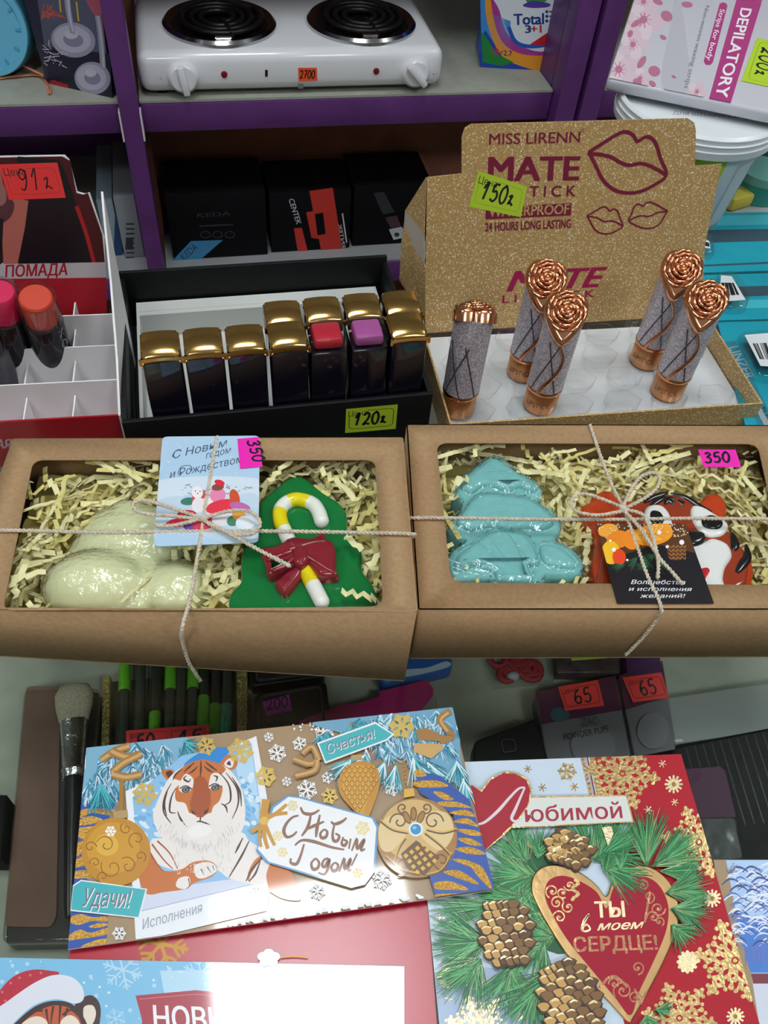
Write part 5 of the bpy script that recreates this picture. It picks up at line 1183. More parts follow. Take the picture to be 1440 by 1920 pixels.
# red sachets and the small one with a green sticker
fr, t, P = lying('red_sachet', 'bag of red hair ties under the front edge of the right gift box', 'packet', [(908, 1205), (1035, 1195), (1040, 1272), (930, 1282)], .008)
rs = mat('hair_tie_red', '#a02a34', .6); b = MB()
for i in range(9):
    c = fr.px(930 + random.random() * 90, 1225 + random.random() * 45, -.004); r = random.uniform(.004, .007); n = [(c.x + r * math.cos(a), c.y + r * math.sin(a), c.z) for a in [k / 12 * math.tau for k in range(13)]]; b.tube(n, .0022, rs, 7)
b.build('hair_ties', t, 60); b = MB(); c = fr.px(962, 1268, -.003); b.ball(c, .004, .003, .003, mat('bead_white', '#b5b5c2', .4)); b.build('bead', t, 60); b = MB(); b.slab(P, -.0078, 0, blister, .002); b.build('clear_bag', t, 40)
fr, t, P = lying('small_sachet', 'dark sachet with green price sticker half under the right gift box', 'packet', [(1036, 1200), (1166, 1195), (1165, 1262), (1045, 1262)], .009)
b = MB(); b.slab(P, -.0088, 0, mat('sachet_dark', '#5a4a4c', .3, noise=(120, '#2c2a2e')), .002); b.build('sachet', t, 40); b = MB(); A = Art(b, fr, .0003); price(A, [(1068, 1205), (1134, 1200), (1138, 1234), (1072, 1239)], lime, ink, '35z', 3, word=False); b.build('price_sticker', t)
fr, t, P = lying('violet_carton', 'violet carton behind the powder puff packs under the glass', 'box', [(1165, 1190), (1228, 1186), (1244, 1262), (1178, 1268)], .015)
b = MB(); b.slab(P, -.0148, 0, mat('carton_violet', '#4a1c54', .4), .001); b.build('carton', t, 40)
# powder puffs
plm = mat('puff_plum', '#5a1c46', .4); puffm = mat('puff_grey', '#77757a', .6)
def puff_pack(label, q, stick, art):
    fr, t, P = lying('puff_pack', label, 'cosmetic pack', q, .016, 'powder puff packs under the glass'); b = MB(); b.slab(fillet(P, .002), -.0158, -.003, puffm, .001); b.build('box', t, 40)
    hq = [V(p) for p in q]; b = MB(); b.slab([(fr.px(*p).x, fr.px(*p).y) for p in (tuple(hq[0]), tuple(hq[1]), tuple(hq[1] * .62 + hq[2] * .38), tuple(hq[0] * .62 + hq[3] * .38))], -.0032, -.002, plm); b.build('header_card', t)
    b = MB(); A = Art(b, fr, -.0018); art(A); b.build('print', t); b = MB(); b.slab(fillet([(x, y) for x, y in P], .003), -.0155, 0, film('puff_bag', (.93, .93, .94), 1.2, .05, 1.5, bump=(40, .4)), .002); b.build('clear_bag', t, 40)
    b = MB(); A = Art(b, fr, .0006); price(A, stick, redtag, ink, '65', 3.4, p=(.30, .2, .78, .78)); b.build('price_sticker', t)
def art_p(A):
    A.disc(1050, 1340, 18, 14, mat('puff_teal', '#3a6470', .5)); A.disc(1112, 1398, 42, 36, mat('puff_disc', '#84828a', .6)); A.text('POWDER PUFF', (1058, 1388), (1142, 1372), (1056, 1376), mat('puff_ink', '#26222c', .5), .012); A.text('ZAO', (1090, 1362), (1124, 1358), (1089, 1346), mat('puff_ink2', '#5c4650', .5))
puff_pack('powder puff pack with lettering and red 65 sticker, left of two', [(1006, 1296), (1156, 1264), (1190, 1430), (1032, 1450)], [(1046, 1288), (1121, 1275), (1133, 1323), (1060, 1333)], art_p)
puff_pack('powder puff pack with red 65 sticker, right of two', [(1162, 1264), (1244, 1236), (1272, 1410), (1196, 1430)], [(1167, 1270), (1240, 1261), (1255, 1308), (1187, 1317)], lambda A: A.disc(1225, 1370, 30, 34, mat('puff_disc', '#84828a', .6)))
# black things on the right
fr, t, P = lying('buckle_case', 'black case with a small square buckle under the glass behind the heart card', 'case', [(890, 1388), (1004, 1346), (1034, 1440), (884, 1450)], .014)
b = MB(); b.slab(fillet(P, .003), -.0138, 0, mat('case_black', '#0e0e10', .45, spec=.25), .002); b.build('case', t, 40); b = MB(); q_ = fillet([(fr.px(*p, .001).x, fr.px(*p, .001).y) for p in [(940, 1388), (964, 1386), (968, 1408), (944, 1412)]], .002); b.tube([(x, y, .001) for x, y in q_ + q_[:1]], .0006, mat('buckle', '#77777c', .25, .8), 6); b.build('buckle', t, 60)
fr, t, P = lying('white_card_pack', 'pale grey flat pack with a clear sleeve behind the black pack', 'cosmetic pack', [(1222, 1312), (1500, 1270), (1500, 1360), (1206, 1404)], .012)
b = MB(); b.slab(fillet(P, .002), -.0118, 0, mat('pack_paleg', '#8d9090', .5), .001); b.build('pack', t, 40); b = MB(); A = Art(b, fr, .0001); A.line([(1206, 1402), (1230, 1392), (1280, 1388)], 4, mat('pack_gleam', '#c9cccc', .3)); b.build('sleeve_edge_gleam', t)  # the pale line is a gleam on the sleeve, painted as colour
fr, t, P = lying('black_pack', 'large ribbed black pack at the right edge under the glass', 'cosmetic pack', [(1196, 1412), (1500, 1352), (1560, 1640), (1260, 1680)], .013)
b = MB(); b.slab(fillet(P, .003), -.0128, 0, mat('pack_black', '#0d0d0f', .45, spec=.25), .002); b.build('pack', t, 40); b = MB(); A = Art(b, fr, .0001)
for i in range(11): A.line([(1286 + i * 16, 1400 - i * 3), (1330 + i * 17, 1560 - i * 3)], 2.2, mat('pack_rib', '#2a2a2d', .3), False)
b.build('ribs', t)
fr, t, P = lying('plum_header_bag', 'bag with plum card header right of the heart card', 'packet', [(1286, 1442), (1362, 1437), (1398, 1612), (1318, 1620)], .0165)
b = MB(); b.slab([(fr.px(*p).x, fr.px(*p).y) for p in [(1286, 1442), (1350, 1437), (1360, 1446), (1380, 1532), (1312, 1534)]], -.0008, 0, mat('header_plum', '#4e1440', .4)); b.build('card_header', t)
b = MB(); b.slab(fillet([(fr.px(*p).x, fr.px(*p).y) for p in [(1308, 1530), (1376, 1530), (1394, 1608), (1324, 1614)]], .003), -.003, -.0009, mat('bag_grey', '#4c4c50', .25, coat=.5, bump=(60, .6))); b.build('bag', t, 40)
b = MB(); b.slab(P, -.0032, .0004, blister, .001); b.build('clear_bag', t, 40)
fr, t, P = lying('black_box', 'black carton corner at the left edge beside the brown palette', 'box', [(-60, 1488), (12, 1490), (2, 1610), (-70, 1610)], .02)
b = MB(); b.slab(P, -.0198, 0, dk, .001); b.build('carton', t, 40)
# ------------------------------------------------------------------ greeting cards on the glass
def card(name, label, q, hs, th, stock, back):
    """card lying at the given corner heights; q = TL, TR, BR, BL pixels"""
    P = [at(*p, h) for p, h in zip(q, hs)]; fr = frame(P[3], P[2] - P[3], P[0] - P[3])
    L = [(fr.px(*p).x, fr.px(*p).y) for p in q]; b = MB(); b.slab(L, -th, 0, stock, side=back); return fr, b, L
def cmat(n, h, r=.4, **k): return mat('card_' + n, h, r, **k)
gloss = dict(coat=.9)
def G(n, h): return mat('gloss_' + n, h, .35, coat=1., coatr=.05, coati=1.62)
cream = mat('card_stock', '#e9e6e0', .7)

# red folded card lying lowest
RQ = [(150, 1640), (792, 1560), (830, 2060), (90, 2090)]
redg = mat('satin_red', '#b01630', .28, coat=.3, coatr=.25)
fr, b, L = card('c', '', RQ, [.0010] * 4, .0007, redg, redg)
A = Art(b, fr, .00003).setclip(L)
for u, v, r in ((302, 1770, 52), (180, 1850, 40)): A.flake(u, v, r, golddk, .13, .2)
single(b, 'greeting_card', 'plain red card with gold snowflakes lying under the tiger envelope', 'greeting card', fr, 'cards on the glass')

# snow scene card under the heart card
SQ = [(1338, 1612), (1640, 1612), (1760, 2080), (1420, 2080)]
fr, b, L = card('c', '', SQ, [.0010] * 4, .0007, mat('card_kraft', '#a58d6c', .5), cream)
A = Art(b, fr, .00003).setclip(L).view(1060, 1400, 3.692)
A.fill([(1112, 785), (1600, 785), (1720, 1570), (1285, 1570), (1200, 1240)], cmat('sky_blue', '#a9cbee', .3))
A.fill([(1180, 1200), (1600, 1150), (1720, 1570), (1285, 1570)], cmat('deep_blue', '#3f7fd0', .3), False); A.fill([(1285, 1565), (1720, 1565), (1800, 2100), (1370, 2100)], cmat('snow_field', '#cfd6e4', .3)); A.fill([(1285, 1570), (1720, 1570), (1720, 1640), (1300, 1640)], cmat('plum_fence', '#7a3040', .4))
sb, sw_ = cmat('tree_blue', '#5b78c4', .35), cmat('tree_snow', '#e3e9f6', .35); sd = cmat('tree_dark', '#2f4488', .35)
for i in range(150):
    u = random.uniform(1150, 1480); v = random.uniform(820, 1380); w = random.uniform(30, 80); A.line([(u - w, v + w * .35), (u - w * .3, v - w * .2), (u + w * .4, v - w * .1), (u + w, v + w * .4)], random.uniform(6, 16), random.choice((sb, sw_, sw_, sd)), True, (.4, 1, .4))
for i in range(40): u = random.uniform(1240, 1450); A.line([(u, 1380), (u + 6, 1470 + random.random() * 50)], 7, sb)
for i in range(16): A.line([(1140, 880), (1140 + random.uniform(-30, 60), 800 + random.random() * 60)], 4, cmat('twig', '#6a6f90', .4))
single(b, 'greeting_card', 'card with snowy blue trees and a kraft border at the lower right edge', 'greeting card', fr, 'cards on the glass')

# card with the cub in a red hat at the lower left
CQ = [(-70, 1794), (758, 1812), (758, 2120), (-110, 2120)]
fr, b, L = card('c', '', CQ, [.0024] * 4, .0008, G('sky', '#7cc0e6'), cream)
A = Art(b, fr, .00003).setclip(L).view(0, 1700, 3)
sky2 = G('sky_pale', '#b4dcf2'); wht = G('white', '#f0f2f4')
A.fill([(900, 360), (2270, 340), (2270, 900), (1000, 900)], sky2, False)
for i in range(90): r = random.choice((4, 5, 7, 12)); A.disc(random.uniform(-180, 2200), random.uniform(300, 700), r, r, sky2 if r > 8 else wht, 0, 8)
for u, v, r in ((690, 355, 115), (1130, 370, 100), (1350, 345, 75), (650, 630, 60)): A.flake(u, v, r, sky2, .09, .3)
hat = G('hat_red', '#b82038'); fur = G('fur_white', '#dfe3ee'); org = G('cub_orange', '#c2552c'); brn = G('cub_brown', '#3a1c1a'); crm = G('cub_cream', '#e9dccb')
A.fill([(-20, 540), (0, 470), (80, 390), (180, 355), (280, 360), (330, 380), (180, 470), (60, 570), (0, 640)], hat, True)
A.fill([(420, 560), (470, 510), (520, 500), (560, 545), (565, 620), (540, 700), (440, 720)], brn, True); A.fill([(470, 570), (520, 555), (540, 600), (520, 660), (480, 670)], crm, True)
A.fill([(40, 720), (100, 640), (200, 560), (300, 530), (400, 545), (470, 620), (500, 720), (480, 900), (40, 900)], brn, True); A.fill([(70, 740), (130, 650), (220, 585), (310, 555), (400, 575), (450, 640), (470, 740), (460, 900), (60, 900)], org, True)
for p in ([(300, 560), (290, 620), (285, 680)], [(340, 555), (335, 620), (330, 690)], [(260, 575), (265, 620), (275, 660)], [(380, 570), (365, 620), (350, 665)]): A.line(p, 16, brn, True, (1, .2))
A.fill([(110, 680), (170, 625), (230, 620), (270, 660), (265, 760), (120, 780)], crm, True); A.fill([(340, 650), (390, 610), (440, 640), (455, 720), (350, 740)], crm, True); A.line([(110, 640), (170, 590), (240, 585)], 12, brn); A.line([(350, 610), (400, 580), (440, 610)], 12, brn)
A.fill([(-160, 640), (0, 560), (100, 490), (200, 425), (300, 385), (400, 395), (460, 450), (470, 520), (420, 545), (320, 520), (200, 550), (100, 630), (20, 720), (-160, 860)], fur, True)
for p in ((12, 480), (60, 430), (110, 400), (170, 385), (230, 372), (30, 530)): A.disc(*p, 8, 8, G('hat_dot', '#d86a78'), 0, 8)
ban = G('banner', '#a8263c'); A.fill([(762, 500), (1100, 470), (2080, 560), (2160, 760), (2160, 900), (770, 900), (800, 640)], ban, False); A.line([(785, 520), (1100, 492), (2060, 580)], 3, G('banner_dash', '#d98090'), False)
A.text('НОВЫМ ГОДОМ', (870, 690), (2010, 730), (862, 560), wht, .02)
fg_ = [G('fir_green', '#1f7a42'), G('fir_deep', '#135c34'), G('fir_light', '#4fa468')]
for i in range(16): A.needles(random.uniform(2000, 2290), random.uniform(340, 800), 110, random.uniform(0, 6), random.uniform(.6, 1.2) + 2.6, 26, fg_, 7)
for i in range(10): A.needles(random.uniform(1720, 2200), 348, 70, .2, 2.9, 18, fg_, 6)
A.disc(2135, 690, 75, 72, G('bauble_orange', '#dd9a24')); A.disc(2120, 670, 40, 36, G('bauble_light', '#efc24e')); A.fill([(2120, 600), (2138, 540), (2155, 600)], G('bauble_cap', '#c98a5a'))
single(b, 'greeting_card', 'blue card with a tiger cub in a red hat at the lower left', 'greeting card', fr, 'cards on the glass')
# its loose glued blossom sticking out over the top edge
b = MB(); A = Art(b, fr, .0006).view(440, 1650, 3.13); flb = G('blossom_blue', '#6cb6e0')
for k in range(5): a = -1.57 + k * math.tau / 5; A.disc(200 + 36 * math.cos(a), 458 + 28 * math.sin(a), 32, 26, flb)
A.disc(200, 462, 20, 16, wht); A.line([(205, 490), (235, 520), (270, 552)], 22, G('blossom_yellow', '#d8c038'), True, (.7, 1, .6))
for i in range(2): A.line([(270, 450 + i * 4), (350, 444 + i * 4), (430, 452 + i * 3)], 4, golddk)
single(b, 'paper_blossom', 'small blue paper blossom with a yellow stem on the cub card top edge', 'decoration', fr)

# heart card
HQ = [(777, 1432), (1277, 1414), (1462, 2050), (838, 2070)]
redc = mat('heart_red', '#b0182a', .45, coat=.12, coatr=.05, spec=.3); skyc = mat('frost_blue', '#c9d9e8', .4, coat=.35, coatr=.15)
fr, b, L = card('c', '', HQ, [.0026, .0026, .0026, .0026], .0009, skyc, cream)
hfr = fr; A = Art(b, fr, .00003).setclip(L).view(1060, 1400, 3.692)
# lower left fades to a deeper blue print
A.view(780, 1400, 3.4286)
A.fill([(90, 1500), (700, 1450), (1200, 1783), (1300, 2100), (120, 2100)], mat('frost_deep', '#a3b8d6', .4, coat=.35, coatr=.15), True)
# red field on the right
A.view(1060, 1400, 3.692)
A.fill([(165, 70), (820, 40), (1600, 2500), (560, 2500), (300, 1500), (470, 500), (215, 340)], redc, False)
A.fill([(100, 70), (150, 70), (205, 335), (165, 340)], mat('mauve_strip', '#a9a6c2', .4)); A.line([(152, 70), (205, 335)], 9, mat('wine_line', '#6e1a34', .4), False)
for i in range(8): A.disc(122 + i * 8, 90 + i * 34, 15, 15, gold, 0, 14); A.disc(122 + i * 8, 90 + i * 34, 7, 7, golddk, 0, 10)
A.fill([(165, 72), (205, 72), (262, 338), (215, 338)], gold); 
def lace(u, v, R_, clipx=None, m=gold, m2=redc):
    """ornate foil snowflake: solid star with cut-outs"""
    for k in range(6):
        a = k * math.tau / 6 + .15; d = (math.cos(a), math.sin(a)); n_ = (-d[1], d[0])
        pt = lambda r, w: (u + d[0] * r * R_ + n_[0] * w * R_, v + d[1] * r * R_ + n_[1] * w * R_)
        A.fill([pt(0, 0), pt(.3, .14), pt(.5, .10), pt(.62, .20), pt(.74, .08), pt(.9, .09), pt(1.0, 0), pt(.9, -.09), pt(.74, -.08), pt(.62, -.20), pt(.5, -.10), pt(.3, -.14)], m)
        for r, w in ((.42, .17), (.42, -.17), (.66, .24), (.66, -.24), (.84, .13), (.84, -.13), (.97, 0)): A.disc(*pt(r, w), R_ * .055, R_ * .055, m, 0, 8)
        A.fill([pt(.22, 0), pt(.34, .06), pt(.46, 0), pt(.34, -.06)], m2); A.disc(*pt(.62, 0), R_ * .04, R_ * .04, m2, 0, 8)
        a2 = a + math.pi / 6; d2 = (math.cos(a2), math.sin(a2)); A.line([(u, v), (u + d2[0] * R_ * .62, v + d2[1] * R_ * .62)], R_ * .07, m, False); A.disc(u + d2[0] * R_ * .62, v + d2[1] * R_ * .62, R_ * .075, R_ * .075, m, 0, 8); A.disc(u + d2[0] * R_ * .36, v + d2[1] * R_ * .36, R_ * .09, R_ * .09, m, 0, 8); A.disc(u + d2[0] * R_ * .36, v + d2[1] * R_ * .36, R_ * .04, R_ * .04, m2, 0, 8)
    A.disc(u, v, R_ * .17, R_ * .17, m, 0, 16); A.disc(u, v, R_ * .09, R_ * .09, m2, 0, 12); A.disc(u, v, R_ * .05, R_ * .05, m, 0, 10)
lace(395, 185, 262); lace(925, 660, 262); lace(1175, 1480, 300); lace(790, 1880, 262)
for u, v in ((750, 260), (1017, 1050), (1178, 1868)): 
    for k in range(12): a = k * math.tau / 12; A.line([(u, v), (u + 56 * math.cos(a), v + 56 * math.sin(a))], 14, goldl, False); A.disc(u + 56 * math.cos(a), v + 56 * math.sin(a), 8, 8, goldl, 0, 8)
    A.disc(u, v, 38, 38, goldl, 0, 16); A.disc(u, v, 15, 17, golddk, 0, 10)
A.disc(845, 1490, 62, 70, goldl, .3); 
for k in range(12): a = k * math.tau / 12; A.disc(845 + 64 * math.cos(a), 1490 + 70 * math.sin(a), 12, 12, goldl, 0, 8)
for u, v, r in ((672, 118, 28), (757, 385, 26), (573, 438, 30), (62, 282, 30), (140, 340, 0)):
    if r: A.flake(u, v, r, goldl, .2, .2, ())
A.view(780, 1400, 3.4286)
for u, v, r in ((718, 143, 26), (812, 262, 28), (1018, 258, 28), (157, 1100, 28), (208, 1620, 26), (676, 1742, 30)): A.flake(u, v, r, golddk if v < 400 else goldl, .18, .2, ())
A.flake(972, 160, 62, gold, .2, .1, (.5,), 6, .3); A.flake(500, 1570, 50, mat('frost_flake', '#dfe8f4', .4), .14)
for u, v, r in ((730, 685, 66), (208, 1485, 74)):
    for k in range(12): a = k * math.tau / 12; A.disc(u + r * .78 * math.cos(a), v + r * .78 * math.sin(a), r * .2, r * .2, goldl, 0, 8)
    A.disc(u, v, r * .72, r * .72, goldl, 0, 18); A.flake(u, v, r * .7, mat('pearl_ink', '#f4ead2', .3, .4), .2, .2)
lace(400, 1790, 215, None, goldl, skyc)
# fir branches
g1 = [mat('needle_green', '#2a8a4a', .4, coat=.3), mat('needle_deep', '#14592f', .4, coat=.3), mat('needle_light', '#57ae6c', .4, coat=.3), mat('needle_mid', '#1f7440', .4, coat=.3)]; gd = mat('needle_glint', '#d6d6a0', .3, .6)
def twig(u, v, L_, a0, a1, n, w=9):
    A.needles(u, v, L_, a0, a1, n, g1, w, .35)
    for i in range(max(3, n // 9)):
        a = random.uniform(a0, a1); l = L_ * random.uniform(.5, .9)
        for k in range(int(l / 11)): r = l * .2 + k * 11; A.disc(u + math.cos(a) * r, v + math.sin(a) * r, 2.4, 2.4, gd, 0, 4)
PI = math.pi
A.fill([(560, 640), (640, 600), (760, 660), (1000, 780), (1000, 1300), (760, 1250), (700, 1000), (580, 800)], mat('needle_bed', '#1c5a34', .5), True)
for u, v, L_, a0, a1, n in ((850, 900, 300, 2.2, 4.2, 170), (860, 1080, 280, 2.0, 4.2, 170), (900, 1220, 260, 2.2, 4.2, 120), (760, 1060, 260, 2.2, 4.4, 120), (640, 900, 240, 1.6, 3.6, 110), (760, 1180, 240, 2.0, 4.2, 110), (660, 1050, 220, -2.6, -.8, 80), (720, 760, 250, -2.9, -1.3, 90), (760, 830, 300, 2.4, 4.0, 90), (640, 640, 150, -2.4, -.9, 50), (780, 720, 170, -2.2, -.6, 50), (560, 1010, 400, 2.5, 3.4, 50), (700, 960, 260, 2.2, 3.6, 60),
                            (480, 1250, 350, 2.1, 4.1, 120), (420, 1360, 300, 1.2, 3.2, 110), (620, 1380, 300, .8, 2.6, 100), (800, 1500, 320, 1.2, 2.9, 100), (830, 1250, 260, 1.2, 3.4, 110), (880, 1420, 250, 1.0, 3.0, 90), (1180, 730, 300, -1.9, .6, 130), (1160, 740, 280, -2.9, -1.2, 90), (1190, 760, 260, .0, 1.2, 60)): twig(u, v, L_, a0, a1, n)
A.view(1060, 1400, 3.692)
for u, v, L_, a0, a1, n in ((200, 790, 260, -1.7, .3, 110), (560, 830, 330, -2.1, -1.0, 110), (600, 830, 320, -1.2, .2, 130), (660, 860, 240, -.4, .5, 60), (700, 1010, 250, -.9, .6, 120), (740, 1120, 230, -.5, 1.0, 110), (740, 1230, 170, -.2, 1.7, 70), (560, 1860, 130, .2, 2.4, 60), (620, 1820, 110, -.8, .9, 40), (270, 870, 130, -1.9, -.4, 40), (380, 860, 120, -2.0, -.8, 40)): twig(u, v, L_, a0, a1, n)
# cones
ca, cb_, cc = mat('cone_brown', '#7d5a2e', .4, coat=.3), mat('cone_tan', '#c69a55', .4, coat=.3), mat('cone_dark', '#3c2716', .5)
cm_ = mat('cone_mid', '#5c4020', .4, coat=.3); gl2 = mat('cone_gilt', '#e6d09a', .35, .3)
def cone(u, v, rx, ry, ang, rows, per):
    A.disc(u, v, rx, ry, cc, ang, 30); c_, s_ = math.cos(ang), math.sin(ang)
    for r in range(rows):
        t = -1 + 2 * (r + .5) / rows; w = math.sqrt(max(0, 1 - t * t * .85))
        for k in range(per):
            x = ((k + (.5 if r % 2 else 0) + .25) / per * 2 - 1) * w * rx; y = t * ry
            x += random.uniform(-.04, .04) * rx; y += random.uniform(-.03, .03) * ry; px_, py_ = u + x * c_ - y * s_, v + x * s_ + y * c_; sz = rx / per * random.uniform(1.25, 1.5)
            body = (cb_ if x < -.15 * rx else ca) if random.random() < .8 else random.choice((ca, cb_, cm_))
            A.fill([(px_ + sz * math.cos(a) * (1.05 if math.sin(a) < 0 else .8), py_ + sz * math.sin(a) * (.62 if math.sin(a) < 0 else 1.0)) for a in [k2 * math.tau / 12 + ang for k2 in range(12)]], cc)
            A.fill([(px_ + .86 * sz * math.cos(a) * (1.05 if math.sin(a) < 0 else .75), py_ - sz * .06 + .86 * sz * math.sin(a) * (.6 if math.sin(a) < 0 else .8)) for a in [k2 * math.tau / 12 + ang for k2 in range(12)]], body)
            if random.random() < .75: A.line([(px_ - sz * .62, py_ - sz * .2), (px_ - sz * .1, py_ - sz * .48), (px_ + sz * random.uniform(.2, .6), py_ - sz * .3)], sz * random.uniform(.14, .34), random.choice((gl2, gl2, goldl)), True, (.5, 1, .4))
A.view(780, 1400, 3.4286)
cone(985, 655, 155, 105, .35, 5, 5); cone(580, 1195, 172, 205, -.12, 8, 5); cone(1000, 1640, 190, 265, -.35, 10, 5)
for k in range(26): a = k * .9; A.line([(985 + 60 * math.cos(a), 630 + 30 * math.sin(a)), (985 + 120 * math.cos(a), 640 + 70 * math.sin(a))], 22, random.choice((cb_, ca, goldl)), False, (.4, 1))
# red heart with the first letter, and the caption strip
strip = mat('caption_strip', '#d9ddd8', .45); cred = mat('caption_red', '#a32438', .45)
hr = mat('heart_brick', '#a82a38', .45, coat=.12, spec=.3)
Hh = [(330, 690), (330, 250), (360, 250), (424, 290), (480, 215), (560, 170), (640, 175), (710, 215), (738, 290), (720, 370), (660, 460), (560, 560), (450, 660)]
A.fill([(u + (-6 if u < 500 else 8), v + (-10 if v < 400 else 8)) for u, v in Hh], gold); A.fill(Hh, hr, False)
A.view(780, 1400, 3.4286)
A.fill([(640, 322), (1358, 310), (1400, 486), (600, 524)], gold); A.fill([(648, 330), (1350, 318), (1390, 479), (612, 515)], strip)
A.fill([(640, 300), (736, 280), (722, 370), (655, 465), (612, 515), (560, 560), (520, 500)], hr); A.line([(735, 290), (722, 370), (660, 462), (560, 560)], 6, gold)
A.text('юбимой', (705, 484), (1328, 458), (698, 385), cred, .012)
for p in ([(372, 490), (400, 498), (450, 480), (530, 410), (600, 330), (660, 270), (700, 262)], [(700, 262), (670, 330), (640, 400), (615, 460), (640, 480), (680, 462)]): A.line(p, 20, mat('script_pale', '#dcd2d6', .4), True, (.5, 1, .55))
A.fill([(1195, 520), (1255, 510), (1270, 560), (1235, 640)], goldl)
hc_ = single(b, 'greeting_card', 'red and pale blue card with a gold foil heart and fir branches', 'greeting card', fr, 'cards on the glass')
# raised foil heart
b = MB(); Zh = lambda L: [(hfr.px(1060 + u / 3.692, 1400 + v / 3.692, .002).x, hfr.px(1060 + u / 3.692, 1400 + v / 3.692, .002).y) for u, v in L]
OUT = [(285, 1030), (330, 925), (400, 850), (490, 818), (580, 825), (670, 875), (740, 960), (785, 1080), (785, 1230), (730, 1390), (640, 1580), (560, 1730), (475, 1880), (440, 1905), (330, 1790), (150, 1600), (0, 1420), (-120, 1230), (-195, 1090), (-232, 990), (-225, 900), (-170, 835), (-80, 812), (40, 835), (150, 895), (230, 965)]
INN = [(285, 1120), (330, 985), (400, 915), (490, 892), (570, 905), (640, 950), (695, 1040), (715, 1150), (690, 1300), (600, 1510), (510, 1700), (450, 1860), (340, 1730), (170, 1530), (10, 1330), (-85, 1170), (-140, 1040), (-130, 950), (-80, 905), (0, 895), (110, 935), (220, 1010)]
o_ = catmull(Zh(OUT), True, 4); b.slab(o_, .0001, .0016, mat('brushed_gold', '#d6b07a', .31, 1., bump=(260, .15)), .0006); fh = b.build('foil_heart', hc_, 40)
b = MB(); A = Art(b, hfr, .0017).view(1060, 1400, 3.692); i_ = [p for p in INN]; A.fill(i_, mat('heart_crimson', '#a3122e', .45, coat=.15, spec=.3), True); 
rf = mat('rose_foil', '#d9a07c', .25, 1., bump=(600, .2))
def curl(u, v, r, a0, turns, m, w=9, sg=1):
    A.line([(u + r * (1 - k / 22 * .85) * math.cos(a0 + sg * turns * math.tau * k / 22), v + r * (1 - k / 22 * .85) * math.sin(a0 + sg * turns * math.tau * k / 22)) for k in range(23)], w, m)
for (u, v, r, a, t_, sg) in ((-90, 1000, 50, 2, 1.3, 1), (-60, 1080, 48, 0, 1.4, -1), (-20, 1010, 40, 1, 1.2, 1), (30, 960, 40, 3, 1.3, -1), (-40, 1180, 55, 2, 1.4, 1), (20, 1110, 45, 4, 1.2, -1), (500, 1530, 48, 1.5, 1.3, -1), (400, 1690, 70, 2.5, 1.5, 1), (340, 1640, 42, 3, 1.3, 1), (480, 1740, 50, 0, 1.2, -1), (640, 1120, 55, 0, 1.4, 1), (580, 1040, 45, 2, 1.3, -1), (610, 1180, 45, 3, 1.3, 1), (650, 1210, 36, 1, 1.2, -1), (540, 960, 40, 4, 1.3, 1), (470, 930, 30, 2, 1.1, 1)):
    curl(u, v, r, a, t_, gold if u < 100 else rf, 10, sg); A.disc(u, v, 9, 9, gold if u < 100 else rf, 0, 8)
for k in range(16): A.disc(250 + k * 12 - 8 + 3 * math.sin(k), 1660 - 70 * math.sin(k / 15 * 3.14), 11, 11, rf, 0, 8)
for k in range(14): A.disc(560 - 6 * k, 1780 - abs(k - 6) * 14, 9, 9, rf, 0, 8)
for k in range(12): A.disc(70 + 20 * math.sin(k), 925 + k * 12, 13, 13, gold, 0, 8); A.disc(585 - k * 3, 1010 + k * 18, 10, 10, rf, 0, 8)
A.text('ТЫ', (212, 1182), (412, 1176), (204, 1078), goldl, .03)
for p in ([(118, 1270), (140, 1200), (165, 1160), (130, 1200), (112, 1262), (140, 1278), (172, 1262), (150, 1232), (128, 1244)], ): A.line(p, 12, goldl)
A.text('моем', (222, 1272), (545, 1258), (222, 1212), goldl, .02, .35); A.text('СЕРДЦЕ!', (62, 1420), (640, 1402), (55, 1322), rf, .025)
b.build('heart_print', fh)

# money envelope with the tiger
TQ = [(162, 1402), (848, 1328), (925, 1669), (127, 1780)]
kr = G('kraft', '#a58a68'); fr, b, L = card('c', '', TQ, [.0060, .0070, .0070, .0060], .0012, kr, cream)
A = Art(b, fr, .00003).setclip(L).view(120, 1320, 3.4286)
blue = G('zebra_blue', '#2452a8'); gg = mat('zebra_gold', '#b5812a', .35, .5, coat=.5, bump=(1400, .6), noise=(900, '#e0b24e'))
def zebra(poly, bands):
    A.fill(poly, blue)
    for p in bands: A.fill(p, gg, True)
zebra([(112, 560), (335, 570), (330, 640), (280, 760), (120, 900), (150, 1130), (290, 1170), (285, 1350), (272, 1540), (5, 1590), (40, 1320)],
      [[(105, 690), (170, 670), (330, 680), (300, 715), (180, 700), (110, 735)], [(95, 750), (170, 720), (250, 745), (190, 770), (100, 780)], [(90, 800), (150, 790), (190, 790), (140, 870), (90, 850)], [(75, 900), (130, 880), (130, 940), (80, 980)], [(65, 1010), (120, 980), (150, 1030), (70, 1050)], [(60, 1080), (140, 1070), (190, 1110), (60, 1120)],
       [(40, 1370), (110, 1350), (180, 1370), (275, 1365), (270, 1400), (180, 1395), (90, 1420), (35, 1400)], [(30, 1490), (100, 1450), (170, 1470), (275, 1440), (275, 1480), (180, 1500), (100, 1510), (25, 1520)], [(110, 1560), (200, 1520), (275, 1510), (272, 1560), (180, 1580)], [(160, 1430), (220, 1410), (275, 1412), (272, 1428), (200, 1440)]])
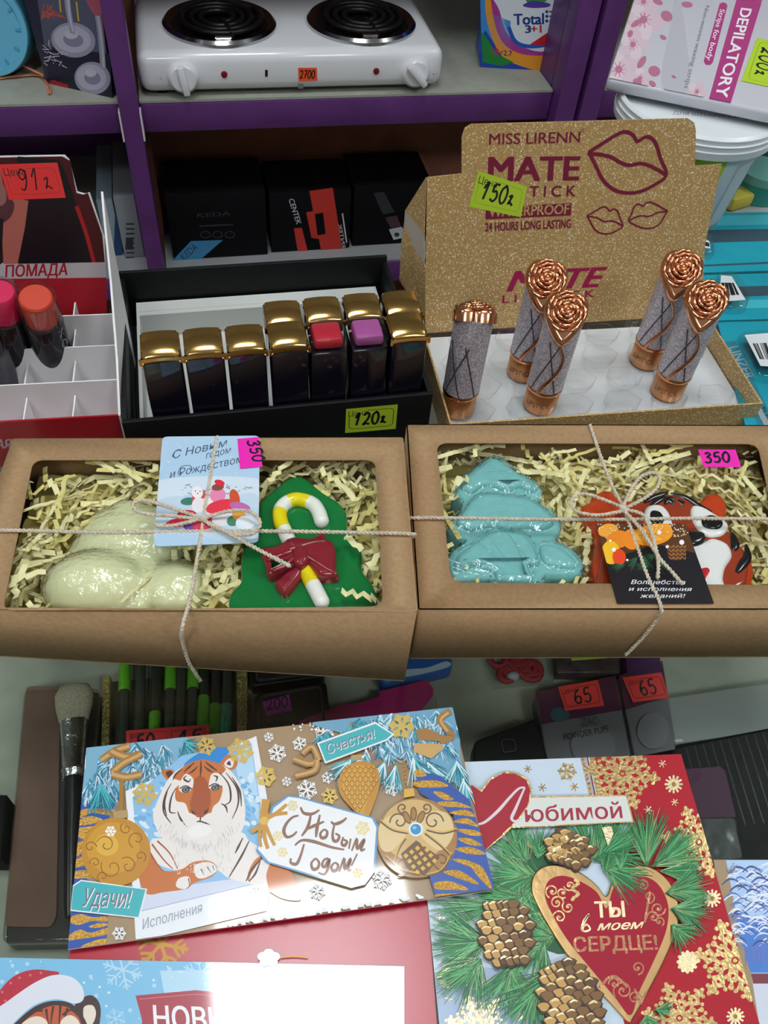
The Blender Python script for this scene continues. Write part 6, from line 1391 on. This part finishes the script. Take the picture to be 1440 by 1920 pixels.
# snowy fir top left
fb_ = [G('fir_blue', '#3f8fb4'), G('fir_snow', '#e3eef4'), G('fir_ice', '#b4d8e8'), G('fir_teal', '#2f9aa8'), G('fir_navy', '#2a6a94')]
A.fill([(135, 280), (420, 250), (760, 210), (830, 300), (740, 430), (560, 500), (420, 520), (330, 570), (120, 600)], G('fir_base', '#7fb4d0'), True)
def snowfir(u, v, L_, a0, a1, n, w=12): A.needles(u, v, L_, a0, a1, n, fb_, w, .5)
for i in range(26): snowfir(random.uniform(140, 330), random.uniform(300, 560), 95, random.uniform(.5, 1.5), random.uniform(1.6, 2.8), 16, 10)
for i in range(34): snowfir(random.uniform(420, 760), random.uniform(240, 460), 95, random.uniform(.3, 1.2), random.uniform(1.5, 2.6), 16, 10)
tq_ = [G('teal', '#1f8fa4'), G('teal_deep', '#106a84'), G('teal_light', '#4fc0c8')]
A.needles(235, 510, 190, .9, 2.2, 60, tq_, 9, .2); A.needles(770, 235, 110, -.3, 2.0, 46, tq_, 8, .3)
# polaroid
pw = G('paper_white', '#eef1f7'); A.fill([(395, 560), (1236, 206), (1312, 640), (1330, 1170), (1300, 1330), (462, 1530), (445, 1250)], pw)
A.fill([(440, 600), (760, 330), (1205, 250), (1262, 640), (1268, 1150), (500, 1332), (470, 900)], G('frost', '#8cc2ea'), False); A.fill([(770, 400), (900, 300), (1060, 285), (980, 400)], G('azure', '#1f86d4'), True); A.fill([(1090, 330), (1200, 262), (1255, 640), (1262, 780), (1130, 520)], G('frost_pale', '#b5daf4'), False)
for i in range(46): u, v = random.uniform(460, 700), random.uniform(500, 850); A.disc(u, v, random.uniform(12, 30), random.uniform(8, 18), random.choice((G('frost_white', '#dcebf6'), G('frost_mid', '#6fb0e2'))), random.random(), 10)
for i in range(40): u, v = random.uniform(1130, 1250), random.uniform(450, 820); A.disc(u, v, random.uniform(12, 26), random.uniform(8, 16), random.choice((G('frost_white', '#dcebf6'), G('frost_mid', '#6fb0e2'))), random.random(), 10)
A.fill([(500, 1200), (700, 1180), (900, 1150), (1120, 1120), (1266, 1150), (500, 1334)], G('snow_lilac', '#d5dcf0'), False); A.line([(500, 1330), (1200, 1160)], 3, G('frame_grey', '#8a92b0'), False)
# tiger
tw, to, tor, td, tg_ = G('tiger_white', '#efe9e4'), G('tiger_orange', '#c9702f'), G('tiger_rust', '#a8501f'), G('tiger_stripe', '#4a2a20'), G('tiger_grey', '#c9c3c0')
A.fill([(560, 880), (640, 860), (1100, 820), (1190, 880), (1280, 960), (1262, 1150), (1180, 1150), (1060, 1120), (960, 1060), (760, 1080), (560, 1000)], tw, True)
A.fill([(1180, 1130), (1220, 1010), (1300, 970), (1400, 1000), (1460, 1080), (1500, 1180), (1520, 1260), (1400, 1250), (1280, 1180)], to, True); A.fill([(1210, 1080), (1290, 985), (1330, 1000), (1300, 1100), (1310, 1200), (1200, 1150)], tw, True)
A.fill([(545, 960), (620, 1060), (700, 1080), (560, 1100), (500, 1060)], to, True)
A.fill([(490, 1080), (640, 1080), (760, 1060), (820, 1020), (900, 1005), (960, 1020), (985, 1060), (950, 1110), (840, 1150), (780, 1190), (640, 1210), (545, 1225), (500, 1180)], to, True)
A.fill([(840, 1040), (920, 1015), (975, 1040), (975, 1080), (900, 1120), (850, 1110)], tw, True); A.fill([(740, 1120), (800, 1110), (810, 1160), (770, 1190), (720, 1170)], tw, True)
for p in ([(880, 1060), (900, 1100)], [(920, 1045), (945, 1085)], [(955, 1040), (968, 1070)], [(800, 1120), (806, 1165), (790, 1190)]): A.line(p, 7, td, True, (1, .3))
for p in ([(565, 900), (640, 1000), (700, 1060)], [(550, 950), (600, 1030), (640, 1075)], [(600, 880), (680, 960), (730, 1060)]): A.line(p, 11, tor, True, (1, .5))
for p in ([(1190, 880), (1140, 980), (1060, 1115)], [(1275, 985), (1210, 1060), (1170, 1140)], [(1262, 1010), (1230, 1090), (1190, 1140)], [(1150, 860), (1120, 920), (1100, 960)]): A.line(p, 15, td, True, (.4, 1, .4))
A.fill([(625, 440), (660, 420), (700, 425), (720, 470), (680, 500)], to, True); A.fill([(655, 440), (690, 430), (700, 465), (675, 480)], td, True)
A.fill([(1005, 380), (1040, 335), (1085, 325), (1115, 360), (1110, 400), (1080, 425), (1030, 410)], to, True); A.fill([(1030, 385), (1060, 350), (1090, 360), (1085, 400), (1060, 410)], tw, True); A.fill([(1045, 385), (1065, 365), (1072, 395)], td, True)
A.fill([(580, 680), (620, 580), (680, 470), (770, 400), (880, 360), (1000, 385), (1080, 440), (1140, 540), (1165, 680), (1150, 800), (1080, 880), (960, 930), (840, 960), (700, 920), (610, 830), (575, 740)], tw, True)
A.fill([(700, 470), (780, 395), (880, 358), (990, 380), (1040, 420), (1000, 470), (1020, 540), (1000, 620), (960, 660), (930, 720), (820, 720), (780, 640), (720, 620), (720, 540), (760, 500)], to, True)
A.fill([(840, 480), (900, 470), (940, 560), (935, 670), (870, 700), (810, 660), (830, 560)], tor, True)
A.fill([(740, 520), (780, 450), (830, 480), (825, 540), (790, 570), (745, 560)], tw, True); A.fill([(930, 520), (950, 450), (1000, 450), (1020, 510), (990, 540), (940, 545)], tw, True)
for u, v in ((783, 552), (972, 538)): A.disc(u, v, 27, 19, td, -.1); A.disc(u, v + 1, 17, 14, G('eye_blue', '#5f86a0'), 0, 14); A.disc(u, v, 7, 8, td, 0, 10); A.line([(u - 40, v - 8), (u, v - 26), (u + 40, v - 4)], 8, td)
A.fill([(810, 675), (870, 660), (935, 665), (920, 700), (880, 730), (840, 705)], tor, True); A.fill([(812, 680), (835, 690), (850, 712), (825, 705)], td); A.fill([(930, 672), (905, 685), (895, 710), (922, 700)], td)
A.line([(878, 725), (875, 755)], 9, td, False); A.line([(800, 790), (840, 760), (875, 755), (910, 765), (950, 775)], 9, td)
A.fill([(720, 740), (800, 700), (860, 735), (840, 770), (780, 800), (740, 790)], tw, True); A.fill([(890, 735), (940, 700), (990, 730), (980, 780), (930, 770)], tw, True); A.fill([(790, 820), (840, 780), (910, 780), (950, 810), (900, 850), (820, 855)], G('chin', '#f4f1ee'), True)
for p in ([(720, 540), (690, 600), (680, 690), (720, 700)], [(690, 510), (650, 590), (640, 690), (690, 770)], [(665, 560), (645, 640), (660, 720)], [(1000, 440), (1060, 520), (1070, 620), (1030, 650)], [(1040, 440), (1110, 540), (1120, 640), (1080, 740)], [(1080, 470), (1130, 560), (1140, 660)], [(880, 362), (880, 420), (875, 470)], [(840, 375), (800, 410), (770, 440)], [(910, 372), (950, 405), (985, 430)], [(860, 400), (830, 430), (800, 450)], [(900, 400), (930, 425), (960, 440)], [(790, 460), (770, 480), (800, 500), (815, 480)], [(960, 460), (985, 470), (975, 500)], [(730, 690), (750, 740), (790, 790)], [(1010, 640), (1040, 660), (1050, 700)], [(760, 420), (720, 450), (700, 490)]): A.line(p, 13, td, True, (.3, 1, .3))
for i in range(150):
    a = random.uniform(.25, 2.9); u, v = 870 + 285 * math.cos(a) * random.uniform(.6, 1), 720 + 210 * math.sin(a) * random.uniform(.75, 1); A.line([(u, v), (u + 14 * math.cos(a), v + 34)], 4, random.choice((tg_, tw, tg_)), False, (1, .2))
for i in range(80): u, v = random.uniform(700, 1080), random.uniform(880, 1060); A.line([(u, v), (u + random.uniform(-8, 8), v + 34)], 4, random.choice((tg_, tw)), False, (1, .2))
for i in range(20): s_ = random.choice((-1, 1)); A.line([(870 + s_ * 60, 765), (870 + s_ * random.uniform(140, 240), 740 + random.uniform(0, 130))], 2.4, tw, True)
for i in range(30): A.disc(random.uniform(720, 980), 1040 + random.uniform(-25, 60), 4, 4, white, 0, 6)
tg2 = G('grey_script', '#9aa4b4'); A.text('Исполнения', (505, 1450), (900, 1335), (490, 1388), tg2, 0, .35); A.text('желаний!', (960, 1320), (1265, 1225), (948, 1270), tg2, 0, .35)
# left bauble
bl_, bd_, bh_ = G('bauble_gold', '#c48a22'), G('bauble_deep', '#8a5a16'), G('bauble_glow', '#e0b040')
A.line([(372, 480), (368, 690)], 26, golddk, False); A.fill([(318, 690), (408, 680), (412, 730), (320, 740)], G('bauble_collar', '#b89a6a'))
A.disc(335, 950, 222, 220, bl_, 0, 40); A.disc(315, 925, 170, 165, G('bauble_mid', '#d29a2c'), 0, 36); A.disc(275, 905, 75, 70, bh_, .3, 24)
for (u, v, r, a, sg) in ((270, 905, 62, 3.4, 1), (170, 920, 40, 0, -1), (470, 870, 60, 2, 1), (310, 1050, 75, 3.6, -1), (410, 1040, 60, 4, 1), (200, 1020, 36, 3, 1), (490, 980, 40, 1, -1), (250, 1110, 40, 2, 1), (400, 800, 40, 4, -1)): curl(u, v, r, a, 1.1, bd_, 6, sg)
A.flake(300, 818, 36, white, .2)
A.fill([(52, 1168), (110, 1130), (535, 1188), (485, 1378), (38, 1330)], wht); A.fill([(60, 1172), (112, 1138), (524, 1193), (478, 1370), (46, 1322)], G('tag_teal', '#3cb4bc'))
for o_, m_ in (((4, 4), wht), ((0, 0), G('script_grey', '#6e7888'))): A.text('Удачи!', (118 + o_[0], 1300 + o_[1]), (430 + o_[0], 1308 + o_[1]), (128 + o_[0], 1185 + o_[1]), m_, .02 if m_ is wht else .006, .3)
A.flake(355, 1475, 46, white, .16)
# curled ribbons
rg, rl_ = G('ribbon', '#a5783e'), G('ribbon_light', '#d0a565')
for p in ([(240, 360), (330, 300), (420, 270)], [(300, 300), (400, 340), (500, 320)], [(480, 330), (380, 380), (310, 440)], [(310, 450), (400, 470), (500, 450)]): A.line(p, 52, rg, True); A.line(p, 22, rl_, True)
# gold and white flakes
gi_ = mat('flake_gold', '#c8ac5c', .4, .4, coat=.4)
for u, v, r in ((520, 580, 80), (1135, 300, 85), (915, 270, 62), (1298, 465, 68)): A.flake(u, v, r, gi_, .2, .2)
A.view(480, 1320, 3.1304)
for u, v, r in ((75, 195, 30), (125, 288, 55), (258, 235, 45), (180, 455, 30), (300, 505, 62), (420, 432, 36), (400, 165, 60), (800, 490, 52), (740, 1030, 62), (1168, 385, 44), (765, 845, 40), (360, 1100, 50)): A.flake(u, v, r, white, .15, .3)
for u, v, r in ((55, 425, 60), (432, 540, 50)): A.flake(u, v, r, gi_, .18, .2)
for i in range(26): A.disc(random.uniform(210, 480), random.uniform(95, 160), random.choice((4, 6, 9)), 6, white, 0, 8)
# fir right
A.fill([(330, 110), (640, 60), (1150, 20), (1200, 300), (1260, 560), (1180, 480), (1100, 420), (960, 400), (860, 320), (740, 320), (700, 240), (500, 170)], G('fir_base2', '#6fa6c4'), True)
for i in range(60): snowfir(random.uniform(640, 1180), random.uniform(30, 260), 90, random.uniform(.4, 1.3), random.uniform(1.5, 2.7), 14, 9)
for i in range(14): A.needles(random.uniform(340, 720), random.uniform(80, 200), 70, .4, 2.6, 18, tq_, 8, .3)
for u, v, a0, a1 in ((760, 330, 1.4, 2.6), (820, 360, 1.2, 2.3), (640, 300, 1.2, 3.0), (1000, 330, .3, 1.6), (920, 310, .5, 1.8), (1180, 330, .8, 2.2), (1220, 430, .9, 2.0), (560, 320, 1.5, 3.0)): A.needles(u, v, 160, a0, a1, 46, tq_ + [fb_[1]], 9, .2)
for p in ([(800, 130), (900, 200)], ): pass
A.fill([(940, 150), (1000, 140), (1110, 190), (1100, 220), (950, 210)], rg); A.fill([(930, 230), (1100, 235), (1090, 270), (1030, 320), (925, 280)], rl_, False); A.line([(1140, 40), (1080, 90), (1130, 160), (1150, 190), (1080, 220)], 36, rg, True); A.line([(1130, 50), (1085, 95), (1125, 160)], 14, rl_, True)
for p in ([(270, 290), (330, 250), (370, 330)], [(220, 320), (310, 350), (370, 330)], [(360, 340), (340, 390), (230, 420)]): A.line(p, 40, rg, True); A.line(p, 16, rl_, True)
A.flake(855, 130, 75, gi_, .24, .1); A.disc(855, 130, 22, 22, gi_)
# zebra right
zebra([(930, 390), (1080, 420), (1250, 560), (1300, 700), (1400, 1060), (1385, 1095), (1055, 1140), (1020, 1010), (1180, 830), (1160, 650), (960, 520)],
      [[(935, 455), (1060, 450), (1130, 480), (1060, 490), (940, 485)], [(1040, 515), (1100, 520), (1160, 560), (1100, 560)], [(1070, 575), (1180, 575), (1265, 610), (1180, 605), (1100, 600)], [(1130, 640), (1230, 620), (1290, 660), (1220, 655)], [(1160, 690), (1240, 670), (1310, 720), (1230, 705)], [(1175, 735), (1280, 740), (1330, 770), (1250, 770)], [(1185, 790), (1260, 790), (1330, 830), (1250, 825)], [(1170, 850), (1260, 840), (1350, 880), (1250, 880)], [(1150, 910), (1250, 920), (1340, 980), (1240, 950)], [(1100, 985), (1200, 980), (1310, 1060), (1180, 1020)], [(1050, 1050), (1140, 1040), (1250, 1090), (1130, 1090), (1055, 1085)], [(1250, 930), (1330, 960), (1385, 1085), (1310, 1020)], [(1055, 1118), (1160, 1112), (1200, 1118), (1060, 1135)], [(930, 395), (960, 380), (1000, 420), (940, 425)]])
# pear bauble
A.fill([(552, 330), (560, 300), (615, 296), (628, 330)], G('bauble_collar', '#b89a6a')); A.fill([(630, 690), (570, 620), (500, 540), (482, 460), (510, 385), (570, 345), (640, 335), (700, 365), (728, 430), (715, 520), (680, 620), (650, 685)], bl_, True)
A.fill([(625, 660), (570, 590), (520, 520), (505, 460), (530, 395), (590, 360), (650, 370), (680, 430), (670, 520), (640, 610)], G('bauble_mid', '#d29a2c'), True)
for i in range(11):
    for j in range(7):
        u, v = 500 + j * 32 + (i % 2) * 16, 375 + i * 26
        if ((u - 605) / (112 * (1 - max(0, v - 470) / 320))) ** 2 + ((v - 470) / 190) ** 2 < .9: A.line([(u - 13, v - 8), (u, v + 10), (u + 13, v - 8)], 5, bd_, False); A.disc(u, v - 6, 6, 5, bh_, 0, 6)
A.line([(560, 100), (565, 300)], 7, golddk, False)
# tag with the greeting
A.fill([(95, 600), (185, 535), (260, 545), (690, 665), (720, 720), (700, 980), (640, 1060), (560, 1080), (60, 930), (0, 860)], G('tag_edge', '#5f9cd0'), False)
A.fill([(105, 610), (190, 545), (255, 553), (680, 672), (706, 724), (688, 970), (632, 1048), (560, 1068), (75, 925), (10, 850)], wht, False)
brs = G('script_brown', '#8a5f48')
for p in ([(250, 655), (215, 665), (180, 700), (163, 745), (180, 780), (215, 772), (240, 748)], [(262, 605), (280, 640), (330, 645), (372, 622)], [(322, 650), (305, 720), (268, 775)], [(375, 650), (358, 730), (352, 782)], [(300, 735), (340, 715), (400, 690)], [(400, 735), (378, 760), (385, 785), (410, 780), (418, 750), (400, 735)], [(440, 690), (462, 705), (505, 690), (532, 668)], [(462, 700), (450, 760), (455, 800), (478, 802), (488, 775), (466, 760)], [(512, 780), (503, 820), (520, 830), (534, 808), (512, 795)], [(556, 790), (545, 850)], [(562, 862), (592, 790), (594, 850), (636, 795), (616, 858), (640, 850)],
          [(228, 830), (270, 800), (340, 808), (440, 840), (518, 855)], [(282, 822), (262, 890), (238, 938), (205, 932), (205, 905)], [(350, 905), (325, 935), (335, 970), (362, 962), (370, 930), (350, 905)], [(425, 905), (400, 915), (388, 945), (405, 955), (430, 912), (420, 970), (400, 1000), (365, 990)], [(462, 930), (442, 955), (452, 980), (475, 972), (482, 945), (462, 930)], [(488, 985), (518, 905), (520, 970), (556, 908), (540, 975), (560, 972)], [(594, 880), (560, 950)], [(552, 972), (556, 978)]): A.line(p, 18, brs, True, (.6, 1.15, .6))
for u, v, r in ((215, 597, 34), (128, 775, 32), (155, 870, 32), (625, 730, 44), (598, 993, 32)): A.flake(u, v, r, mat('flake_pale', '#cdbf94', .4, .3), .24, .2)
for p, w in (([(60, 560), (50, 620), (40, 680)], 50), ([(50, 680), (120, 640), (180, 590)], 26), ([(60, 660), (130, 645), (185, 640)], 26), ([(50, 690), (20, 720), (-30, 750)], 30), ([(45, 700), (50, 780), (70, 850)], 26), ([(50, 700), (80, 770), (110, 830)], 24), ([(40, 690), (20, 760), (30, 840)], 20)): A.line(p, w, G('bow_gold', '#c9932c'), True, (1, .8))
A.disc(48, 685, 26, 24, G('bow_light', '#e0b450'))
# round ornate bauble
for k in range(6): A.disc(866 + k * 3, 335 + k * 24, 8, 9, golddk, 0, 8)
A.fill([(870, 500), (925, 492), (932, 540), (868, 550)], bh_); A.disc(945, 785, 236, 236, G('globe_gold', '#a87a3c'), 0, 44); A.disc(930, 740, 195, 180, G('globe_pale', '#d4b070'), 0, 40); A.fill([(730, 700), (850, 640), (900, 730), (800, 860), (730, 840)], G('globe_cream', '#e2c890'), True); A.fill([(980, 640), (1120, 640), (1160, 760), (1080, 860), (960, 760)], G('globe_cream', '#e2c890'), True)
dk_ = G('globe_line', '#6b4a26')
for (u, v, r, a, sg) in ((860, 610, 34, 1, 1), (1000, 610, 34, 2, -1), (840, 690, 55, 3, 1), (1040, 690, 60, 0, -1), (1090, 920, 60, 1, 1), (860, 950, 60, 2, -1)): curl(u, v, r, a, 1.2, dk_, 9, sg)
for u, v, a in ((925, 645, 1.57), (885, 665, 1.1), (968, 665, 2.0)): A.disc(u, v, 42, 20, dk_, a); A.disc(u, v, 34, 13, G('globe_gold', '#a87a3c'), a)
A.fill([(850, 880), (940, 800), (1080, 900), (990, 1010), (880, 960)], dk_); 
for i in range(4):
    for j in range(4):
        u, v = 880 + i * 34 + j * 22, 880 + j * 32 - i * 22 + 10; A.fill([(u, v - 16), (u + 16, v), (u, v + 16), (u - 16, v)], bh_)
for p in ([(880, 790), (840, 850), (810, 940)], [(990, 760), (1080, 830), (1150, 900)], [(760, 900), (860, 980), (960, 1005)], [(1000, 1010), (1090, 980), (1150, 880)], [(730, 690), (800, 740), (890, 760)], [(1000, 740), (1090, 760), (1180, 740)]): A.line(p, 10, dk_, True); A.line([(a_, b_ - 12) for a_, b_ in p], 6, bh_, True)
A.disc(938, 735, 42, 42, wht); A.disc(938, 735, 32, 32, G('gem', '#2f8fc0'), 0, 14); A.disc(930, 726, 12, 10, G('gem_light', '#7fc8e8'), 0, 8)
# banner for luck
A.fill([(358, 228), (700, 105), (812, 178), (770, 215), (405, 350)], wht); A.fill([(370, 234), (700, 116), (798, 178), (764, 207), (410, 338)], G('tag_teal', '#3cb4bc'))
for o_, m_ in (((3, 3), wht), ((0, 0), G('script_grey', '#6e7888'))): A.text('Счастья!', (425 + o_[0], 292 + o_[1]), (706 + o_[0], 195 + o_[1]), (408 + o_[0], 238 + o_[1]), m_, .02 if m_ is wht else .006, .2)
# snow along the lower edge
for i in range(70): u = random.uniform(-200, 1000); A.disc(u, 1125 - (u - 1000) * -.135 * -1 * .0 + (1000 - u) * .145 + random.uniform(-8, 22), random.uniform(8, 26), random.uniform(5, 12), white, random.random(), 10)
single(b, 'greeting_card', 'glossy money envelope with a lying tiger, baubles and a white greeting tag', 'greeting card', fr, 'cards on the glass')
